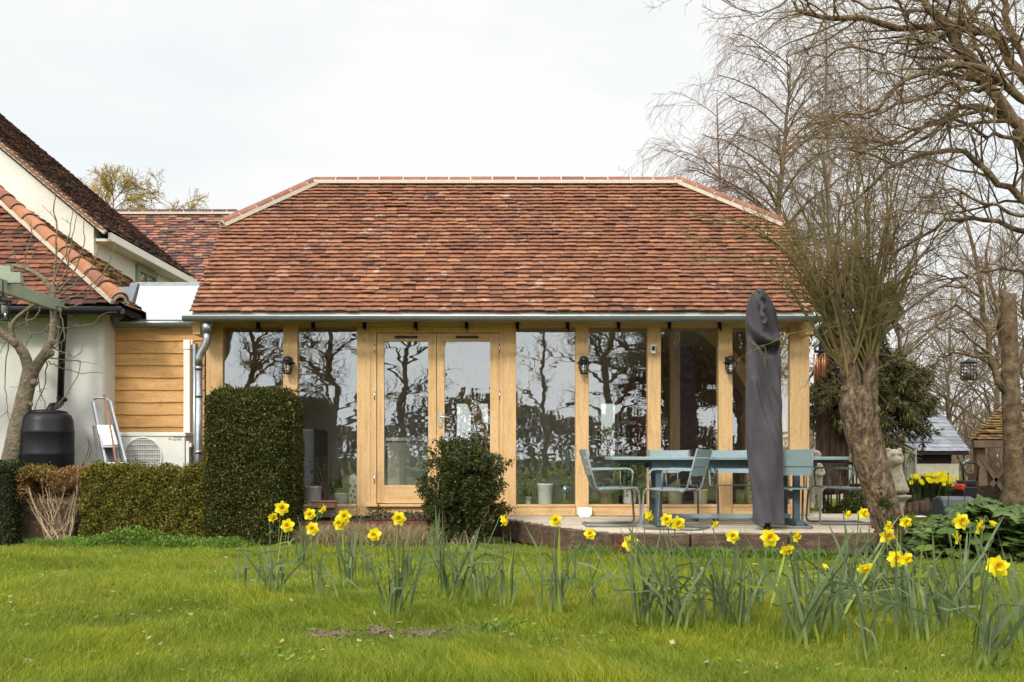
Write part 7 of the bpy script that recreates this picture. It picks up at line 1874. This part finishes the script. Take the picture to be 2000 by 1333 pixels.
far_tree('birch_tree', 'leftmost slender weeping birch hanging over the roof ridge end', 1420, 1400, 190, 29, .12, mt['limbm'], mt['birchtwig'], 34, 3.4, weep(1, 1.0), 'weeping birches behind the roof', start=.45)
far_tree('bare_tree', 'bare far tree left of the shed above the conifer', 1760, 1745, 420, 33, .13, mt['fartwig'], mt['fartwig'], 40, 4.2, up(1.2, 1.0, .009), 'far bare trees', start=.2)
far_tree('bare_tree', 'bare far tree behind the ridge of the slate shed', 1850, 1858, 560, 36, .11, mt['fartwig'], mt['fartwig'], 38, 4.2, up(1.2, 1.0, .009), 'far bare trees', start=.15)
far_tree('bare_tree', 'bare far tree behind the well house', 1940, 1955, 520, 34, .12, mt['fartwig'], mt['fartwig'], 38, 4.2, up(1.2, 1.0, .009), 'far bare trees', start=.15)
far_tree('bare_tree', 'rightmost bare far tree at the picture edge', 2040, 2050, 420, 31, .13, mt['fartwig'], mt['fartwig'], 40, 4.4, up(1.2, 1.0, .009), 'far bare trees', start=.15)
far_tree('lichened_tree', 'golden lichened treetop rising left behind the white house roof', 215, 222, 385, 38, .2, mt['yeltwig'], mt['yeltwig'], 50, 3.5, up(.75, 2.3, .015), 'golden treetops behind the roofs', start=.5, rise=.9)
far_tree('lichened_tree', 'smaller golden lichened treetop over the mottled rear roof', 330, 338, 400, 38, .15, mt['yeltwig'], mt['yeltwig'], 46, 3.1, up(.7, 2.3, .015), 'golden treetops behind the roofs', start=.55, rise=.8)
for i, (px, pt, lab) in enumerate(((1258, 300, 'thin bare sapling tip poking over the ridge, taller of two'), (1228, 335, 'thin bare sapling tip poking over the ridge, shorter of two'))):
    far_tree('sapling', lab, px, px, pt, 24, .03, mt['fartwig'], mt['fartwig'], 22, .55, [dict(dens=3, length=(.1, .3), ang=(20, 50), npts=3, wig=.1, rr=.5, rmin=.004)], 'sapling tips over the ridge', start=.6, rise=1.5)
# far thicket: nobody could count its shrubs
nb = NB(); N = 520; Y0 = rng.uniform(40, 62, N); px = rng.uniform(1540, 2350, N); X0 = (px - 1000) * Y0 / FPX
n = 7; k = np.linspace(0, 1, n)[:, None]; Pl = []; Rl = []
for i in range(N):
    h = rng.uniform(2.2, 4.2); b = np.array([X0[i], Y0[i], 0]); t = b + [rng.normal() * .7, rng.normal() * .7, h]
    Pl.append(b * (1 - k) + t * k + rng.normal(size=(n, 3)) * .08); Rl.append(np.linspace(.06, .02, n))
Pl = np.array(Pl); Rl = np.array(Rl); nb.tubes(Pl, Rl, 3)
c, q = grow(Pl, Rl, 2.6, (.5, 1.6), (20, 55), 5, .15, (0, 0, .3), .45, .3, rmin=.014); nb.tubes(c, q, 3)
c2, q2 = grow(c, q, 3.2, (.3, .8), (20, 55), 4, .16, (0, 0, .2), .5, .3, rmin=.011); nb.tubes(c2, q2, 3)
o = nb.build('far_thicket', mt['fartwig'], None, loc=(20, 50, 0)); tag(o, 'brown leafless thicket closing the garden behind the shed', 'thicket', kind='stuff')
# hedge line at the horizon, all round
m = MB(); 
nb = NB()
for side in range(3):
    n = 26000
    if side == 0: X = rng.uniform(-90, 130, n); Yv = 78 + rng.normal(size=n) * 1.5
    elif side == 1: X = rng.uniform(-45, 45, n); Yv = -27 + rng.normal(size=n) * 1.3
    else: X = 60 + rng.normal(size=n) * 1.5; Yv = rng.uniform(-40, 80, n)
    hgt = (2.6 + .9 * np.sin(X * .21 + Yv * .17) + .6 * np.sin(X * .63 + 1 + Yv * .4)) * (1 - rnd(n) ** 2.0)
    nb.leaves(np.stack([X, Yv, hgt], 1), rdir(n) + [0, 0, .5], rdir(n), .5 * (.5 + rnd(n)), .16)
o = nb.build('field_hedge', mt['hedgefar'], None, loc=(0, 0, 0)); tag(o, 'distant brown field hedge', 'hedge', kind='stuff')

# ---- fig tree on the left
YF = 12.3
F1 = limb([(8, 960, YF), (22, 900, YF), (38, 830, YF), (48, 780, YF), (56, 740, YF), (62, 715, YF)], .125, .085, 20)
F2 = limb([(60, 735, YF), (50, 700, YF), (38, 678, YF), (10, 655, YF), (-30, 630, YF)], .07, .04, 12)
F3 = limb([(56, 745, YF), (72, 715, YF - .03), (88, 690, YF - .05), (102, 660, YF), (104, 630, YF), (104, 600, YF), (104, 560, YF)], .068, .028, 16)
F4 = limb([(40, 690, YF), (22, 650, YF), (30, 625, YF), (60, 600, YF), (85, 585, YF)], .035, .018, 12); F5 = limb([(104, 600, YF), (96, 560, YF), (70, 535, YF), (30, 520, YF), (-10, 522, YF)], .035, .018, 12)
FT = [limb(p, a, b, 14, .008) for p, a, b in (
    ([(104, 570, YF), (108, 520, YF), (110, 460, YF), (106, 400, YF), (108, 368, YF)], .017, .004), ([(108, 540, YF), (122, 510, YF), (132, 470, YF), (143, 410, YF)], .013, .004),
    ([(112, 560, YF), (130, 530, YF), (138, 480, YF), (150, 420, YF)], .012, .004), ([(115, 570, YF), (145, 530, YF), (162, 480, YF), (164, 430, YF)], .012, .004), ([(118, 575, YF), (150, 550, YF), (180, 520, YF), (198, 475, YF)], .012, .004),
    ([(118, 590, YF), (150, 575, YF), (205, 530, YF), (225, 480, YF)], .012, .004), ([(110, 600, YF), (140, 600, YF), (170, 580, YF), (220, 520, YF)], .010, .003), ([(104, 640, YF), (140, 640, YF), (180, 632, YF), (205, 612, YF)], .009, .003),
    ([(104, 680, YF), (130, 692, YF), (150, 695, YF), (168, 670, YF)], .009, .003), ([(95, 705, YF), (110, 715, YF), (150, 728, YF), (200, 730, YF)], .009, .003), ([(98, 700, YF), (130, 705, YF), (158, 710, YF), (130, 770, YF), (105, 800, YF)], .008, .003),
    ([(88, 700, YF), (90, 740, YF), (75, 780, YF), (55, 830, YF), (40, 890, YF)], .009, .003), ([(72, 715, YF), (78, 760, YF), (90, 800, YF), (70, 850, YF)], .008, .003), ([(20, 655, YF), (10, 720, YF), (12, 780, YF), (20, 830, YF)], .008, .003),
    ([(60, 600, YF), (40, 560, YF), (30, 500, YF), (10, 460, YF)], .012, .004), ([(60, 535, YF), (50, 500, YF), (62, 450, YF), (40, 410, YF)], .010, .003), ([(85, 585, YF), (70, 620, YF), (30, 640, YF), (0, 690, YF)], .012, .004), ([(104, 620, YF), (85, 650, YF), (60, 655, YF), (40, 700, YF)], .012, .004),
    ([(104, 590, YF), (120, 620, YF), (125, 660, YF), (105, 680, YF)], .015, .006), ([(20, 640, YF), (5, 600, YF), (12, 560, YF), (0, 520, YF)], .014, .005), ([(60, 660, YF), (52, 620, YF), (58, 580, YF), (45, 545, YF)], .012, .004))]
fig, _ = tree('fig_tree', 'gnarled bare fig tree with pale bark before the white wall', [F1, F2, F3, F4, F5], FT,
    [dict(dens=3.2, length=(.12, .5), ang=(25, 65), npts=6, wig=.22, trop=(0, 0, .3), rr=.6, tip=.4, rmin=.004), dict(dens=3, length=(.05, .16), ang=(30, 70), npts=4, wig=.2, rr=.6, rmin=.003)], mt['figbark'], mt['figtwig'], (at(10, 0, YF).x, YF, 0), lumps=.08, trunk_sides=18)
m = MB()
for (px, py, r) in ((76, 705, .06), (88, 694, .075), (66, 748, .06), (44, 770, .04), (60, 790, .035), (98, 690, .06), (30, 672, .05), (103, 668, .045)): MB().ball(at(px, py, YF - .05), r * .85, 9, 7, (1.1, .8, 1)).build('burr', mt['figbark'], fig)

# ---- trees behind the camera, seen mirrored in the glass
def back_tree(label, x, y, h, r, nl, spread, lv, grp='trees mirrored in the glass', mb='limbm', mtw='twig', name='garden_tree', start=.25, rise=.9):
    n = 14; k = np.linspace(0, 1, n)[:, None]; P = np.array([[x, y, -.05]]) * (1 - k) + np.array([[x + rng.normal() * .5, y, h]]) * k + rng.normal(size=(n, 3)) * .12 * np.sin(k * 3)
    L_ = []
    for i in range(nl):
        u = start + (1 - start) * (i + rng.random()) / nl; j0 = min(int(u * (n - 1)), n - 2); p = P[j0]; a = rng.random() * 2 * pi; ln = spread * (1.15 - .7 * u) * rng.uniform(.6, 1.15); kk = np.linspace(0, 1, 9)[:, None]
        q = p + np.array([cos(a), sin(a) * .7, 0]) * ln * kk + np.array([0, 0, 1]) * (ln * rise * (kk - .5 * kk ** 2)) + rng.normal(size=(9, 3)) * .09 * kk; L_.append((q, np.linspace(r * (1 - .8 * u) * .6, r * .08, 9)))
    return tree(name, label, [(P, r * (1 - .8 * k[:, 0]))], L_, lv, mt[mb], mt[mtw], (x, y, 0), grp, trunk_sides=8, limb_sides=5)
lv = lambda s=1, d=1: [dict(dens=3.4 * d, length=(.5 * s, 1.6 * s), ang=(20, 60), npts=6, wig=.2, trop=(0, 0, .1), rr=.5, rmin=.012), dict(dens=4.5 * d, length=(.25 * s, .8 * s), ang=(20, 60), npts=4, wig=.2, rr=.55, rmin=.006)]
back_tree('bare tree mirrored in the pane right of the clipped bush', -5.6, -6, 8, .13, 26, 3.2, lv(1, 1.6)); back_tree('bare tree mirrored in the left glazed door', -3.4, -5, 8.5, .12, 16, 2.4, lv(1, 1))
back_tree('bare tree mirrored in the pane above the clipped bush', -9.2, -9, 9, .14, 28, 3.8, lv(1.1, 1.6)); back_tree('dark bare tree mirrored in the fifth pane', 2.9, -4.5, 8.5, .15, 26, 3.0, lv(1, 1.5))
back_tree('dense bare tree mirrored in the sixth pane', 5.2, -6.5, 9.5, .2, 44, 3.6, lv(1, 2.4)); back_tree('dense bare tree mirrored behind the covered parasol', 7.6, -7, 9.5, .2, 44, 3.8, lv(1, 2.4))
back_tree('bare tree mirrored far off in the fourth pane', 1.6, -22, 9, .13, 20, 2.6, lv(1, 1))
# mirrored cedar
cd = thing('cedar_tree', 'dark cedar mirrored in the fourth and sixth panes', 'tree', (6.2, -9, 0), 'trees mirrored in the glass')
m = MB(); m.tube([(6.2, -9, -.1), (6.2, -9, 5), (6.3, -9, 10)], [.4, .28, .05], 10); m.build('trunk', mt['redbark'], cd)
nb = NB()
for i in range(40):
    z = rng.uniform(3.0, 9.5); a = rng.random() * 2 * pi; ln = (3.2) * (1.15 - z / 11) * rng.uniform(.7, 1.1); n = 420; t = rnd(n) ** .6
    Q = np.stack([6.2 + cos(a) * ln * t + rng.normal(size=n) * .28, -9 + sin(a) * ln * t + rng.normal(size=n) * .28, z - .25 * t + rng.normal(size=n) * .10], 1)
    nb.leaves(Q, rdir(n) + [0, 0, -.2], rdir(n), .22, .06)
nb.build('foliage', mt['conifer'], cd)
